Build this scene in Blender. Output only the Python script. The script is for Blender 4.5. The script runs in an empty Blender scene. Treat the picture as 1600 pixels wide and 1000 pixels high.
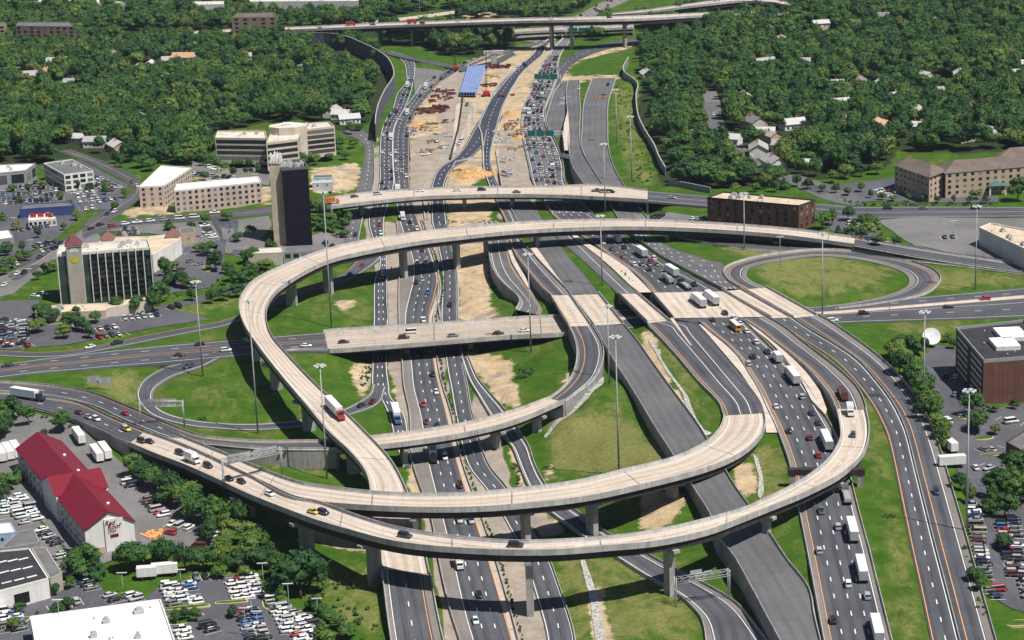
import bpy, bmesh, math, random
import numpy as np
from mathutils import Vector, Matrix, geometry
random.seed(7); RNG = np.random.default_rng(11)
S = bpy.context.scene; C = S.collection; R_ = math.radians
# ---------------------------------------------------------------- camera
FPX, HC = 3400.0, 256.0
cam = bpy.data.objects.new('camera', bpy.data.cameras.new('camera')); C.objects.link(cam)
cam.data.sensor_width = 36; cam.data.lens = 36*FPX/1600; cam.data.clip_end = 30000; cam.data.clip_start = 5
cam.location = (0, 0, HC)
CM = Matrix.Rotation(R_(90-15.62), 3, 'X') @ Matrix.Rotation(R_(-2.2), 3, 'Z')
cam.rotation_euler = CM.to_euler(); S.camera = cam
# ---------------------------------------------------------------- sky, sun, exposure
SUNDIR = Vector((0.8*math.cos(R_(60)), -0.6*math.cos(R_(60)), math.sin(R_(60)))).normalized()
W = bpy.data.worlds.new('World'); S.world = W; W.use_nodes = True
sk = W.node_tree.nodes.new('ShaderNodeTexSky'); sk.sky_type = 'NISHITA'; sk.sun_disc = False
sk.sun_elevation = R_(60); sk.sun_rotation = math.atan2(0.8, -0.6); sk.altitude = 100
bg = W.node_tree.nodes['Background']; bg.inputs['Strength'].default_value = 0.05
W.node_tree.links.new(sk.outputs[0], bg.inputs[0])
sun = bpy.data.objects.new('sun', bpy.data.lights.new('sun', 'SUN')); C.objects.link(sun)
sun.data.energy = 5.0; sun.data.angle = R_(0.5); sun.data.color = (1, 0.96, 0.90)
sun.rotation_euler = SUNDIR.to_track_quat('Z', 'Y').to_euler(); sun.location = SUNDIR*400
S.view_settings.view_transform = 'Standard'; S.view_settings.look = 'None'; S.view_settings.exposure = 0.15; S.view_settings.gamma = 1
S.cycles.max_bounces = 4; S.cycles.diffuse_bounces = 2; S.cycles.glossy_bounces = 2
# ---------------------------------------------------------------- pixel of the 1600 x 1000 photo -> world at height z
CMn = np.array(CM)
def PN(x, y, z):
    x = np.asarray(x, float); y = np.asarray(y, float); z = np.asarray(z, float)
    d = np.stack([(x-800)/FPX, -(y-500)/FPX, -np.ones_like(x)], -1) @ CMn.T
    t = (z-HC)/d[..., 2]
    return np.stack([d[..., 0]*t, d[..., 1]*t, z*np.ones_like(t)], -1)
def P(x, y, z=0.0): return Vector(PN(x, y, z))
def PIX(p):
    p = np.asarray(p, float) - np.array([0, 0, HC]); q = p @ CMn
    return 800 - FPX*q[..., 0]/q[..., 2], 500 + FPX*q[..., 1]/q[..., 2]
def SC(y): return (y+450)*0.00376      # px per metre at image row y
# ---------------------------------------------------------------- tags
def tag(o, label=None, cat=None, group=None, kind=None):
    if label: o['label'] = label
    if cat: o['category'] = cat
    if group: o['group'] = group
    if kind: o['kind'] = kind
    return o
def empty(name, loc=(0, 0, 0), rz=0.0, **k):
    o = bpy.data.objects.new(name, None); C.objects.link(o); o.location = loc; o.rotation_euler = (0, 0, rz)
    o.empty_display_size = 1
    return tag(o, **k)
def mobj(name, me, parent=None, loc=None, rz=None, **k):
    o = bpy.data.objects.new(name, me); C.objects.link(o)
    if parent is not None: o.parent = parent
    if loc is not None: o.location = loc
    if rz is not None: o.rotation_euler = (0, 0, rz)
    return tag(o, **k)
def copy_tree(o, loc, rz, sc=None, color=None):
    c = o.copy(); C.objects.link(c); c.location = loc; c.rotation_euler = (0, 0, rz)
    if sc is not None: c.scale = sc if hasattr(sc, '__len__') else (sc,)*3
    if color: c.color = color
    for ch in o.children:
        d = ch.copy(); C.objects.link(d); d.parent = c
        if color: d.color = color
        for g in ch.children:
            e = g.copy(); C.objects.link(e); e.parent = d
    return c
# ---------------------------------------------------------------- mesh builder
class MB:
    def __init__(s): s.v = []; s.f = []; s.m = []; s.sm = []
    def face(s, pts, m=0, sm=False):
        n = len(s.v); s.v += [tuple(p) for p in pts]; s.f.append(tuple(range(n, n+len(pts)))); s.m.append(m); s.sm.append(sm)
    def box(s, x0, y0, z0, x1, y1, z1, m=0, M=None, tx=0, ty=0):
        p = [(x0, y0, z0), (x1, y0, z0), (x1, y1, z0), (x0, y1, z0), (x0+tx, y0+ty, z1), (x1-tx, y0+ty, z1), (x1-tx, y1-ty, z1), (x0+tx, y1-ty, z1)]
        if M is not None: p = [tuple(M @ Vector(q)) for q in p]
        n = len(s.v); s.v += p
        for f in ((3, 2, 1, 0), (4, 5, 6, 7), (0, 1, 5, 4), (1, 2, 6, 5), (2, 3, 7, 6), (3, 0, 4, 7)):
            s.f.append(tuple(n+i for i in f)); s.m.append(m); s.sm.append(False)
    def tube(s, a, b, r0, r1, n=8, m=0, cap=True):
        a = Vector(a); b = Vector(b); d = (b-a).normalized()
        u = d.orthogonal().normalized(); w = d.cross(u); k = len(s.v)
        for c, r in ((a, r0), (b, r1)):
            for i in range(n):
                t = 2*math.pi*i/n; s.v.append(tuple(c+u*(r*math.cos(t))+w*(r*math.sin(t))))
        for i in range(n):
            j = (i+1) % n; s.f.append((k+i, k+j, k+n+j, k+n+i)); s.m.append(m); s.sm.append(True)
        if cap:
            s.f.append(tuple(k+n+i for i in range(n))); s.m.append(m); s.sm.append(False)
            s.f.append(tuple(k+n-1-i for i in range(n))); s.m.append(m); s.sm.append(False)
    def prism(s, pts, z0, z1, m=0, mtop=None, bottom=False):
        # pts ccw list of xy
        n = len(pts)
        for i in range(n):
            a = pts[i]; b = pts[(i+1) % n]
            s.face([(a[0], a[1], z0), (b[0], b[1], z0), (b[0], b[1], z1), (a[0], a[1], z1)], m)
        s.face([(p[0], p[1], z1) for p in pts], m if mtop is None else mtop)
        if bottom: s.face([(p[0], p[1], z0) for p in reversed(pts)], m)
    def mesh(s, name, mats):
        me = bpy.data.meshes.new(name); me.from_pydata(s.v, [], s.f)
        for m in (mats if isinstance(mats, (list, tuple)) else [mats]): me.materials.append(m)
        me.polygons.foreach_set('material_index', s.m); me.polygons.foreach_set('use_smooth', s.sm); me.update()
        return me
    def build(s, name, mats, parent=None, **k): return mobj(name, s.mesh(name, mats), parent, **k)
def grid_mesh(name, V, nu, nv, mats, uv=None, flip=False):
    """V: (nv,nu,3) array -> quad sheet"""
    idx = np.arange(nu*nv).reshape(nv, nu)
    q = np.stack([idx[:-1, :-1], idx[:-1, 1:], idx[1:, 1:], idx[1:, :-1]], -1).reshape(-1, 4)
    if flip: q = q[:, ::-1]
    me = bpy.data.meshes.new(name); me.vertices.add(nu*nv); me.vertices.foreach_set('co', V.reshape(-1).astype(np.float32))
    me.loops.add(q.size); me.polygons.add(len(q)); me.loops.foreach_set('vertex_index', q.reshape(-1).astype(np.int32))
    me.polygons.foreach_set('loop_start', np.arange(0, q.size, 4, dtype=np.int32)); me.polygons.foreach_set('loop_total', np.full(len(q), 4, np.int32))
    me.update(calc_edges=True)
    for m in (mats if isinstance(mats, (list, tuple)) else [mats]): me.materials.append(m)
    if uv is not None:
        l = me.uv_layers.new(name='UVMap'); l.data.foreach_set('uv', uv.reshape(-1, 2)[q.reshape(-1)].reshape(-1).astype(np.float32))
    return me
# ---------------------------------------------------------------- materials
class NT:
    def __init__(s, name, rough=0.9, spec=0.2, metal=0.0):
        s.mat = bpy.data.materials.new(name); s.mat.use_nodes = True; s.t = s.mat.node_tree; s.b = s.t.nodes['Principled BSDF']
        s.b.inputs['Roughness'].default_value = rough; s.b.inputs['Specular IOR Level'].default_value = spec; s.b.inputs['Metallic'].default_value = metal
    def n(s, typ, **k):
        o = s.t.nodes.new(typ)
        for a, v in k.items():
            if a in o.inputs.keys(): o.inputs[a].default_value = v
            else: setattr(o, a, v)
        return o
    def l(s, a, b): s.t.links.new(a, b)
    def val(s, v):
        if isinstance(v, (int, float)):
            n = s.n('ShaderNodeValue'); n.outputs[0].default_value = v; return n.outputs[0]
        if isinstance(v, (tuple, list)):
            n = s.n('ShaderNodeRGB'); n.outputs[0].default_value = (*v[:3], 1); return n.outputs[0]
        return v
    def math(s, op, a, b=0.0, clamp=False):
        n = s.n('ShaderNodeMath', operation=op, use_clamp=clamp)
        for i, v in enumerate((a, b)):
            if isinstance(v, (int, float)): n.inputs[i].default_value = v
            else: s.l(v, n.inputs[i])
        return n.outputs[0]
    def mix(s, f, a, b, mode='MIX'):
        n = s.n('ShaderNodeMix', data_type='RGBA', blend_type=mode)
        for i, v in ((0, f), (6, a), (7, b)):
            if isinstance(v, (int, float)): n.inputs[i].default_value = v
            elif isinstance(v, (tuple, list)): n.inputs[i].default_value = (*v[:3], 1)
            else: s.l(v, n.inputs[i])
        return n.outputs[2]
    def ramp(s, f, lo, hi): # smooth 0..1 between lo and hi
        n = s.n('ShaderNodeMapRange', interpolation_type='SMOOTHSTEP'); s.l(f, n.inputs[0]); n.inputs[1].default_value = lo; n.inputs[2].default_value = hi
        return n.outputs[0]
    def pos(s): return s.n('ShaderNodeNewGeometry').outputs['Position']
    def noise(s, scale, detail=3, rough=0.6, vec=None, stretch=None, dist=0.0):
        v = vec if vec is not None else s.pos()
        if stretch:
            m = s.n('ShaderNodeVectorMath', operation='MULTIPLY'); s.l(v, m.inputs[0]); m.inputs[1].default_value = stretch; v = m.outputs[0]
        n = s.n('ShaderNodeTexNoise', Scale=scale, Detail=detail, Roughness=rough, Distortion=dist); s.l(v, n.inputs['Vector']); return n.outputs['Fac']
    def out(s, col, rough=None):
        if isinstance(col, (tuple, list)): s.b.inputs['Base Color'].default_value = (*col[:3], 1)
        else: s.l(col, s.b.inputs['Base Color'])
        if rough is not None: s.l(rough, s.b.inputs['Roughness'])
        return s.mat
def simple(name, col, rough=0.8, spec=0.2, metal=0.0, var=0.12, scale=0.3, streak=0.0, stain=0.0):
    t = NT(name, rough, spec, metal)
    n = t.noise(scale, 4); f = t.ramp(n, 0.3, 0.7)
    c = t.mix(f, tuple(c*(1-var) for c in col), tuple(min(1, c*(1+var)) for c in col))
    if streak: c = t.mix(t.math('MULTIPLY', t.ramp(t.noise(0.9, 4, 0.7, stretch=(1, 1, 0.06)), 0.42, 0.72), streak), c, tuple(x*0.4 for x in col))
    if stain:
        c = t.mix(t.math('MULTIPLY', t.ramp(t.noise(0.16, 6, 0.7, dist=1.0), 0.48, 0.72), stain), c, tuple(x*0.5 for x in col))
        c = t.mix(t.math('MULTIPLY', t.ramp(t.noise(1.3, 4, 0.7), 0.5, 0.8), stain*0.7), c, tuple(x*0.55 for x in col))
    return t.out(c)
def road_mat(name, base, worn, streak=0.35, joint=0.0, lane=3.66, crack=0.1, off=0.0):
    """UV: u metres across, v metres along. wheel-path staining, patches, cracks, joints"""
    t = NT(name, 0.85, 0.25); uv = t.n('ShaderNodeUVMap').outputs[0]
    sp = t.n('ShaderNodeSeparateXYZ'); t.l(uv, sp.inputs[0]); u, v = sp.outputs[0], sp.outputs[1]
    big = t.noise(0.035, 4, 0.6); mid = t.noise(0.5, 4, 0.7); fine = t.noise(4.0, 2, 0.7)
    lw = t.math('SINE', t.math('MULTIPLY', t.math('ADD', u, off), 2*math.pi/lane))
    lf = t.ramp(lw, -0.6, 0.9)
    ln = t.noise(1.0, 4, 0.6, vec=uv, stretch=(0.9, 0.025, 1))
    c = t.mix(t.ramp(big, 0.3, 0.7), base, worn)
    c = t.mix(t.math('MULTIPLY', t.math('MULTIPLY', lf, t.ramp(ln, 0.25, 0.75)), streak), c, tuple(x*0.35 for x in base))
    c = t.mix(t.math('MULTIPLY', t.ramp(t.noise(1.0, 3, 0.6, vec=uv, stretch=(1.2, 0.05, 1)), 0.45, 0.8), 0.3), c, tuple(min(1, x*1.35) for x in worn))
    c = t.mix(t.math('MULTIPLY', t.ramp(mid, 0.35, 0.75), 0.25), c, tuple(x*0.6 for x in base))
    c = t.mix(t.math('MULTIPLY', t.ramp(fine, 0.3, 0.7), 0.14), c, (0.5, 0.5, 0.5), 'OVERLAY')
    vo = t.n('ShaderNodeTexVoronoi', feature='DISTANCE_TO_EDGE', Scale=0.11); t.l(t.pos(), vo.inputs['Vector'])
    c = t.mix(t.math('MULTIPLY', t.math('LESS_THAN', vo.outputs['Distance'], 0.012), crack), c, tuple(x*0.3 for x in base))
    if joint:
        sl = t.ramp(t.noise(1.0, 5, 0.65, vec=uv, stretch=(0.5, 0.008, 1)), 0.42, 0.7); c = t.mix(t.math('MULTIPLY', sl, 0.30), c, tuple(x*0.5 for x in base))
        j5 = t.math('LESS_THAN', t.math('FRACT', t.math('DIVIDE', v, joint*9)), 0.5/(joint*9)); c = t.mix(t.math('MULTIPLY', j5, 0.7), c, (0.08, 0.07, 0.07))
        j = t.math('LESS_THAN', t.math('FRACT', t.math('DIVIDE', v, joint)), 0.25/joint)
        c = t.mix(t.math('MULTIPLY', j, 0.3), c, tuple(x*0.4 for x in base))
    return t.out(c)
M = {}
M['asphalt'] = road_mat('asphalt', (0.078, 0.081, 0.094), (0.112, 0.115, 0.128), 0.75)
M['asphalt_dark'] = road_mat('asphalt_dark', (0.048, 0.052, 0.072), (0.064, 0.069, 0.088), 0.35)
M['asphalt_old'] = road_mat('asphalt_old', (0.115, 0.114, 0.122), (0.160, 0.157, 0.160), 0.35, crack=0.1)
M['asphalt_shoulder'] = road_mat('asphalt_shoulder', (0.19, 0.172, 0.155), (0.25, 0.228, 0.205), 0.2, crack=0.12)
M['concrete_road'] = road_mat('concrete_road', (0.57, 0.475, 0.39), (0.68, 0.575, 0.48), 0.62, joint=5.0, crack=0.1)
M['concrete_old'] = road_mat('concrete_old', (0.44, 0.375, 0.31), (0.54, 0.46, 0.38), 0.5, joint=5.0, crack=0.4)
M['concrete'] = simple('concrete', (0.50, 0.45, 0.40), 0.9, var=0.2, scale=0.2)
M['parapet'] = simple('parapet_concrete', (0.43, 0.415, 0.40), 0.9, var=0.18, scale=0.25, streak=0.5)
M['pier'] = simple('pier_concrete', (0.36, 0.35, 0.335), 0.9, var=0.2, scale=0.3, streak=0.5)
M['girder'] = simple('weathered_steel', (0.045, 0.036, 0.036), 0.7, var=0.3, scale=0.4)
M['wallc'] = simple('retaining_wall_concrete', (0.30, 0.29, 0.285), 0.9, var=0.22, scale=0.15, streak=0.6)
M['white_paint'] = simple('white_marking_paint', (0.78, 0.78, 0.76), 0.6, var=0.1)
M['orange_paint'] = simple('orange_marking_paint', (0.75, 0.36, 0.13), 0.6, var=0.1)
M['steel'] = simple('galvanised_steel', (0.42, 0.43, 0.44), 0.45, metal=0.3)
M['pole'] = simple('pole_steel', (0.38, 0.39, 0.40), 0.5)
M['black'] = simple('black_rubber', (0.015, 0.015, 0.015), 0.8)
M['green_sign'] = simple('green_sign_sheet', (0.01, 0.16, 0.13), 0.5)
M['lamp'] = simple('lamp_housing', (0.7, 0.7, 0.7), 0.5)
M['rock'] = simple('riprap_stone', (0.42, 0.41, 0.38), 0.95, var=0.5, scale=1.2)
M['wood'] = simple('lumber', (0.30, 0.20, 0.12), 0.9)
# ---------------------------------------------------------------- road network: edge pairs read off the photo, each at its own height
RD = []
def road(key, name, label, rows, mat='asphalt', kind='grade', lines=(), bars='', skirt=0.9, eh=0.0, piers=(), off=0.0, joints=True, gd=2.7):
    RD.append(dict(key=key, name=name, label=label, rows=rows, mat=mat, kind=kind, lines=lines, bars=bars, skirt=skirt, eh=eh, piers=piers, off=off, gd=gd))
def V(*rows):   # rows (y, xl, xr, z)
    out = []; z = 0
    for r in rows:
        if len(r) > 3: z = r[3]
        out.append((r[1], r[0], r[2], r[0], z))
    return out
def D3(a=.333, b=.667): return [(a, 'd', 'w'), (b, 'd', 'w')]
# I-95 corridor (z = 0)
road('N1', 'road', 'inner carriageway', V((1040,748,812,0),(1010,741,803),(950,724,786),(875,707,764),(805,690,741),(722,669,715),(650,657,699),(605,646,687),(567,642,679),(500,633,671),(460,640,679),(440,645,683),(405,645,680),(345,625,653),(290,617,640),(245,614,639),(200,616,641),(170,632,652),(145,650,673),(130,662,684),(109,700,722),(95,735,754),(82,780,797),(68,830,846),(55,870,884)),
     'asphalt', lines=[(0.02,'s','w'),(0.98,'s','o')]+D3())
road('N1s', 'road', 'shoulder', V((1040,728,748,0),(1010,722,741),(950,703,724),(875,686,707),(805,673,690),(722,645,669),(650,641,657),(605,632,646),(567,629,642),(500,624,633),(440,624,645),(405,626,645),(345,620,625)), 'asphalt_shoulder', bars='L')
road('N1r', 'road', 'shoulder', V((1040,812,820,0),(1010,803,811),(950,786,795),(875,763,773),(805,741,750),(722,715,721),(650,699,705),(605,687,691),(567,679,683),(500,671,676),(440,683,687),(345,653,656)), 'concrete_road', bars='R')
road('N2', 'road', 'two-lane carriageway', V((1040,870,912,0),(1010,858,899),(975,851,892),(900,829,867),(875,821,857),(842,806,837),(805,786,815),(765,761,792),(722,730,760),(650,713,738),(605,705,730),(567,698,723),(500,690,715),(440,692,714),(405,689,710),(345,675,698)),
     'asphalt', lines=[(0.04,'s','w'),(0.96,'s','w'),(.5,'d','w')], bars='R')
road('N2n', 'road', 'dark carriageway curving', [(675,350,698,350,0),(674,320,695,320,.05),(675,290,694,290,.1),(686,264,706,264,.1),(712,246,730,250,.1),(728,226,752,230,.1),(740,203,772,205,.15),(755,178,786,180,.2)], 'asphalt_dark', lines=[(.06,'s','w'),(.94,'s','w'),(.5,'d','w')])
road('YR', 'road', 'dark merged carriageway', V((320,778,795,.5),(290,765,777,.3),(262,756,767,.2),(240,755,766,.2),(210,752,774,.2),(195,748,778,.25),(170,758,785,.25),(145,772,797,.3),(130,782,806),(115,797,815),(100,815,831),(85,832,848),(70,845,856),(55,868,878)),
     'asphalt_dark', lines=[(.06,'s','w'),(.94,'s','w'),(.5,'d','w')], bars='LR')
road('C1', 'road', 'collector road', V((730,630,644,0),(722,629,643),(690,618,638),(650,608,632),(620,594,610),(605,582,608),(567,582,604),(500,584,606),(440,585,604),(405,594,604),(345,576,600),(290,592,615),(245,593,614),(200,597,616),(170,613,632),(145,621,642),(130,634,645),(115,635,648),(100,632,648),(90,622,640),(82,605,618),(78,585,592)),
     'asphalt', lines=[(.05,'s','w'),(.97,'s','w'),(.36,'d','w'),(.68,'d','w')])
road('O1', 'road', 'outer service road', [(535,392,556,395,0),(541,345,565,345,0),(560,290,583,290,0),(570,245,584,245,0),(568,226,582,222,.3),(552,214,575,208,.8),(530,210,545,202,1.5)], 'asphalt_old', bars='R', lines=[(.5,'d','w')])
road('U', 'road', 'ramp', [(-40,546,-40,555,7),(0,547,0,556,7),(50,550,50,558,7),(112,547,112,555,6.6),(175,535,175,544,6),(225,524,230,533,5.5),(300,510,305,518,5),(350,500,355,508,4.4),(400,482,402,490,3.6),(420,473,422,481,3),(462,456,462,463,2.2),(500,443,500,451,1.5),(535,428,545,437,.7),(556,408,586,412,.1),(572,388,604,392,0)],
     'asphalt', lines=[(.08,'s','o'),(.92,'s','w')])
# loop and cross street
road('L1', 'road', 'loop ramp', [(335,549,342,560,7),(300,563,312,575,6.5),(262,572,275,587,6),(228,590,248,603,5.5),(214,612,239,617,5),(220,632,243,633,4.5),(242,650,262,646,4),(290,664,300,656,3.5),(345,670,347,661,3),(400,672,400,662,2.5),(475,666,473,655,2),(540,650,535,640,1),(590,632,575,617,.3),(603,605,582,600,.05)],
     'asphalt', lines=[(.1,'s','w'),(.85,'s','w')])
road('CS1', 'road', 'cross street', [(-40,573,-40,594,7),(0,569,0,590,7),(62,560,62,582,7),(125,552,125,577,7),(175,546,175,572,7),(250,538,250,566,7),(345,530,345,557,7),(437,522,445,547,7),(505,516,512,545.5,7)],
     'asphalt', lines=[(.06,'s','w'),(.25,'d','w'),(.44,'s','o'),(.54,'s','o'),(.75,'d','w'),(.93,'s','w')], eh=(0, 0.9))
road('CSd', 'bridge', 'light concrete bridge carrying the cross street over the highway beside the dirt area', [(505,516,512,545.5,7),(532,513,532,545,7),(650,506,650,536,7),(747,499,747,528,7),(800,495,800,524,7),(863,492,866,521,7),(905,489,905,518,6.8)],
     'concrete_old', 'deck', lines=[(.40,'s','w'),(.52,'s','o')], eh=0.9, piers=[(627,548,0),(731,541,0),(800,536,0)], gd=1.3)
road('CS2', 'road', 'cross street', [(905,489,905,518,6.8),(960,482,960,512,6),(1040,478,1040,508,5),(1150,475,1150,506,4.5),(1262,478,1262,505,4.5),(1350,471,1350,502,4.5),(1440,463,1440,500,4.5),(1600,449,1600,495,4.5),(1680,442,1680,490,4.5)],
     'asphalt', lines=[(.04,'s','w'),(.18,'d','w'),(.33,'s','o'),(.52,'s','w'),(.72,'d','w'),(.95,'s','w')], eh=(0.9, 0))
road('CSm', 'road', 'median', [(905,501,905,505,6.9),(1040,491,1040,495,5.1),(1200,489,1200,492,4.6),(1300,486,1300,490,4.6),(1440,475,1440,479,4.6),(1600,461,1600,466,4.6)], 'concrete_road')
# left group
road('UP', 'road', 'upper carriageway of the left road', [(-40,594,-40,607,7),(0,597,0,610,7),(50,600,50,614,7.2),(100,605,100,620,7.8),(150,615,148,632,8.6),(200,634,190,651,9.6),(250,655,235,669,10.6),(280,667,265,679,11)],
     'asphalt', lines=[(.06,'s','o'),(.5,'d','w'),(.94,'s','w')], bars='L', eh=(0, 1.0))
road('R2', 'road', 'ramp', [(280,667,265,679,11),(320,680,312,688,10.6),(400,687,400,697,10),(470,687,470,699,9.6),(525,686,525,699,9.4)], 'asphalt', 'fill', lines=[(.1,'s','o'),(.9,'s','w')], bars='LR', skirt=7, eh=(1.0, 0.9))
road('Bl', 'road', 'lower carriageway of the left road', [(-40,612,-40,628,7),(0,614,0,629,7),(50,618,45,636,7.2),(82,622,72,642,7.6),(125,629,112,653,8.6),(175,651,158,671,9.8),(225,671,200,690,11)],
     'asphalt', 'fill', lines=[(.06,'s','o'),(.5,'d','w'),(.94,'s','w')], bars='LR', skirt=7, eh=(0, 1.0))
# flyover A: big loop
A_lines = [(.16,'s','w'),(.86,'s','w')]
road('A0', 'road', 'ramp below the loop flyover', [(618,1040,702,1040,2.5),(612,1000,692,1000,3.5),(605,950,681,950,4.8),(597,884,671,893,6.5)], 'asphalt', 'fill', lines=[(.1,'s','w'),(.46,'d','w'),(.8,'s','o')], bars='LR', skirt=8, eh=(1.0, 1.0))
road('A', 'flyover', 'tall looping concrete flyover that crosses the whole interchange with a truck on it',
     [(597,884,671,893,6.5),(588,845,662,850,7.5),(580,800,650,803,9),(575,745,628,747,11),(550,708,607,712,12.5),(512,672,572,674,14.5),(475,628,532,635,16.5),(437,583,492,597,18),(402,538,449,552,19),(380,503,422,518,19.5),(373,475,416,483,20),(380,455,426,460,20),(400,434,446,442,20),(450,410,482,420,19.5),(500,391,520,404,19),(550,378,562,394,18.5),(600,369,608,385,18),(650,362,655,377,17.5),(700,356,703,371,17),(800,347,800,361,15.5),(900,342.5,900,355.5,14),(1000,342,1000,354,13),(1100,346,1100,357.5,12),(1200,353,1200,364.5,11),(1270,360,1268,372,10),(1336,369,1334,381,9)],
     'concrete_road', 'deck', lines=A_lines, eh=1.0, piers=[(540,458,2.5),(454,477,4.5),(441,612,4),(484,668,3),(537,738,3),(719,419,0),(835,388,2),(945,383,4),(1042,372,5),(1206,384,6),(400,560,6.8),(625,432,0),(595,850,2)], off=1.2)
road('A9', 'road', 'ramp coming down from the loop flyover', [(1336,369,1334,381,9),(1400,381,1395,393,8),(1475,394,1460,405,7),(1600,413,1590,424,5.5),(1680,424,1670,436,5)], 'asphalt', lines=[(.12,'s','w'),(.88,'s','w')], bars='LR', eh=(1.0, 0))
# flyover C (inner) and B (outer)
road('C', 'flyover', 'inner curved concrete flyover ending at the dark lanes beside the grass slope',
     [(1131,645,1194,641,11),(1129,657,1196,660,11.2),(1121,672,1185,683,11.7),(1100,691,1155,708,12.5),(1050,714,1100,731,13.5),(975,732,1005,756,15),(900,750,910,776,16),(800,763,800,788,17.3),(725,769,725,792,17.8),(650,770,650,792,17.8),(575,766,572,789,17.6),(500,757,495,783,17),(462,750,447,773,16.6),(400,727,392,743,15),(350,706,345,719,13.8),(300,686,294,696,12),(280,678,262,683,11.2)],
     'concrete_road', 'deck', lines=[(.14,'s','w'),(.88,'s','w')], eh=1.0, piers=[(1064,790,3),(936,835,1),(803,842,0),(662,842,0),(1150,722,7)], off=1.2)
road('Cf', 'road', 'dark feeder lanes of the inner flyover', [(1012,505,1045,501,11),(1016,512,1093,506,11),(1027,522,1103,520,11),(1062,560,1133,556,11),(1092,595,1162,590,11),(1122,625,1185,620,11),(1131,645,1194,641,11)],
     'asphalt', lines=[(.1,'s','o'),(.42,'s','w'),(.68,'s','w')], bars='L', skirt=1.2, eh=(0, 1.0))
road('B', 'flyover', 'outer curved concrete flyover nearest the viewer with a dark car in its middle',
     [(1306,634,1353,636,13.3),(1312,660,1358,660,14),(1313,682,1357,684,14.5),(1304,702,1349,706,15),(1291,719,1332,724.5,15.5),(1272,735,1310,742,16),(1250,750,1280,758,16.5),(1220,766,1250,772,17),(1190,780,1205,790,17.5),(1160,793,1160,808,18),(1100,810,1102,829,19),(1025,827,1025,845,20),(950,837,950,852,20.5),(875,842,875,858,21),(800,843.5,800,859,21),(725,838,725,856,20.5),(650,828,650,850,20),(600,817,597,841,19.5),(550,801,545,827,18.8),(500,783,494,812,17.8),(457,773,448,795,16.8),(400,746,385,770,15.4),(350,722,335,746,14),(300,699,285,724,12.8),(262,684,240,707,12),(225,671,200,690,11)],
     'concrete_road', 'deck', lines=[(.12,'s','w'),(.5,'d','w'),(.88,'s','w')], eh=1.0, piers=[(1038,928,1.5),(822,948,0),(588,915,2),(474,866,3),(370,808,4.5),(1215,836,8),(1342,778,8.5),(262,735,5)], off=1.2)
road('B9', 'road', 'ramp lanes feeding the outer flyover', [(1162,500,1197,495,11),(1188,516,1226,512,11),(1210,533,1253,533,11),(1238,554,1284,556,11.4),(1265,577,1309,575,12),(1288,603,1335,599,12.6),(1300,620,1347,618,13),(1306,634,1353,636,13.3)],
     'asphalt', 'fill', lines=[(.16,'s','o'),(.7,'s','w')], bars='LR', skirt=7, eh=(0, 1.0))
# left ramp S1 -> R
road('S1', 'road', 'ramp lanes climbing towards the cross street decks', V((320,778,795,.6),(350,792,808,2.5),(377,797,814,5),(398,806,833,7.5),(419,821,852,9.3),(448,845,880,10.7),(461,859,891,11)), 'asphalt', 'fill', lines=[(.15,'s','o'),(.72,'s','w')], bars='LR', skirt=10)
road('S1d', 'bridge', 'leftmost narrow concrete deck of the side by side decks over the cross street', [(859,461,891,461,11),(889,510,924,509,11)], 'concrete_road', 'deck', lines=[(.12,'s','o'),(.8,'s','w')], gd=1.5)
road('Ra', 'road', 'curved ramp lanes on the grass bank', [(889,510,924,509,11),(899,532,940,537,11),(902,556,941,562,10.7),(896,582,928,590,10.4),(880,604,903,610,10),(860,619,882,624,9.8)], 'asphalt', 'fill', lines=[(.3,'s','o'),(.85,'s','w')], bars='LR', skirt=6, eh=(0, 0.9))
road('R', 'flyover', 'low curved concrete ramp bridge across the highway between the bank and the loop flyover', [(860,619,882,624,9.8),(800,640.5,806,656,9.5),(725,660,728,676,9.3),(650,672,652,688,9.2),(587,680,590,695,9.3),(525,686,525,699,9.4)],
     'concrete_road', 'deck', lines=[(.12,'s','o'),(.88,'s','w')], eh=0.9, piers=[(634,719,0),(765,692,0),(862,668,3),(505,735,3)], off=1.0, gd=1.6)
road('Rp', 'road', 'walled slip ramp to the cross street bridge', [(758,345,775,345,3),(762,362,797,362,4.5),(763,375,795,385,5.5),(764,392,796,397,6),(768,415,803,417,6.5),(777,433,814,435,7),(792,449,828,453,7),(808,463,838,470,7),(812,474,846,483,7),(806,484,842,492,7.04)], 'asphalt_old', 'fill', lines=[(.12,'s','w'),(.5,'s','w'),(.88,'s','o')], bars='L', skirt=9)
# wide closed lanes S2, S3
road('S2', 'road', 'wide closed carriageway', V((300,768,822,.6),(330,790,838,1.2),(364,826,863,3.2),(380,834,873,4.8),(400,849,886,6.8),(430,870,912,9.3),(460,891,936,11)), 'asphalt_old')
road('S2d', 'bridge', 'wide empty concrete deck beside the narrow leftmost deck', [(891,461,936,459,11),(928,509,974,506,11)], 'concrete_road', 'deck', gd=1.5)
road('S2b', 'road', 'wide closed carriageway running under both flyovers', V((508,928,974,11),(532,942,994),(565,960,1017,10.8),(612,990,1051,10.5),(662,1020,1088,10),(712,1052,1118,9.6),(765,1085,1150,9),(805,1110,1180,8.7),(837,1122,1203,8.5),(875,1150,1228,8.2),(920,1175,1262,8),(967,1200,1272,7.8),(1040,1240,1290,7.5)), 'asphalt_old', 'fill', bars='LR', skirt=9)
road('S3', 'road', 'closed lanes with a grass strip on their left', V((345,848,875,2),(364,866,897,3.2),(380,880,915,4.8),(400,904,933,6.8),(430,937,963,9.3),(459,966,995,11)), 'asphalt_old', lines=[(.55,'s','w')])
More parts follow.
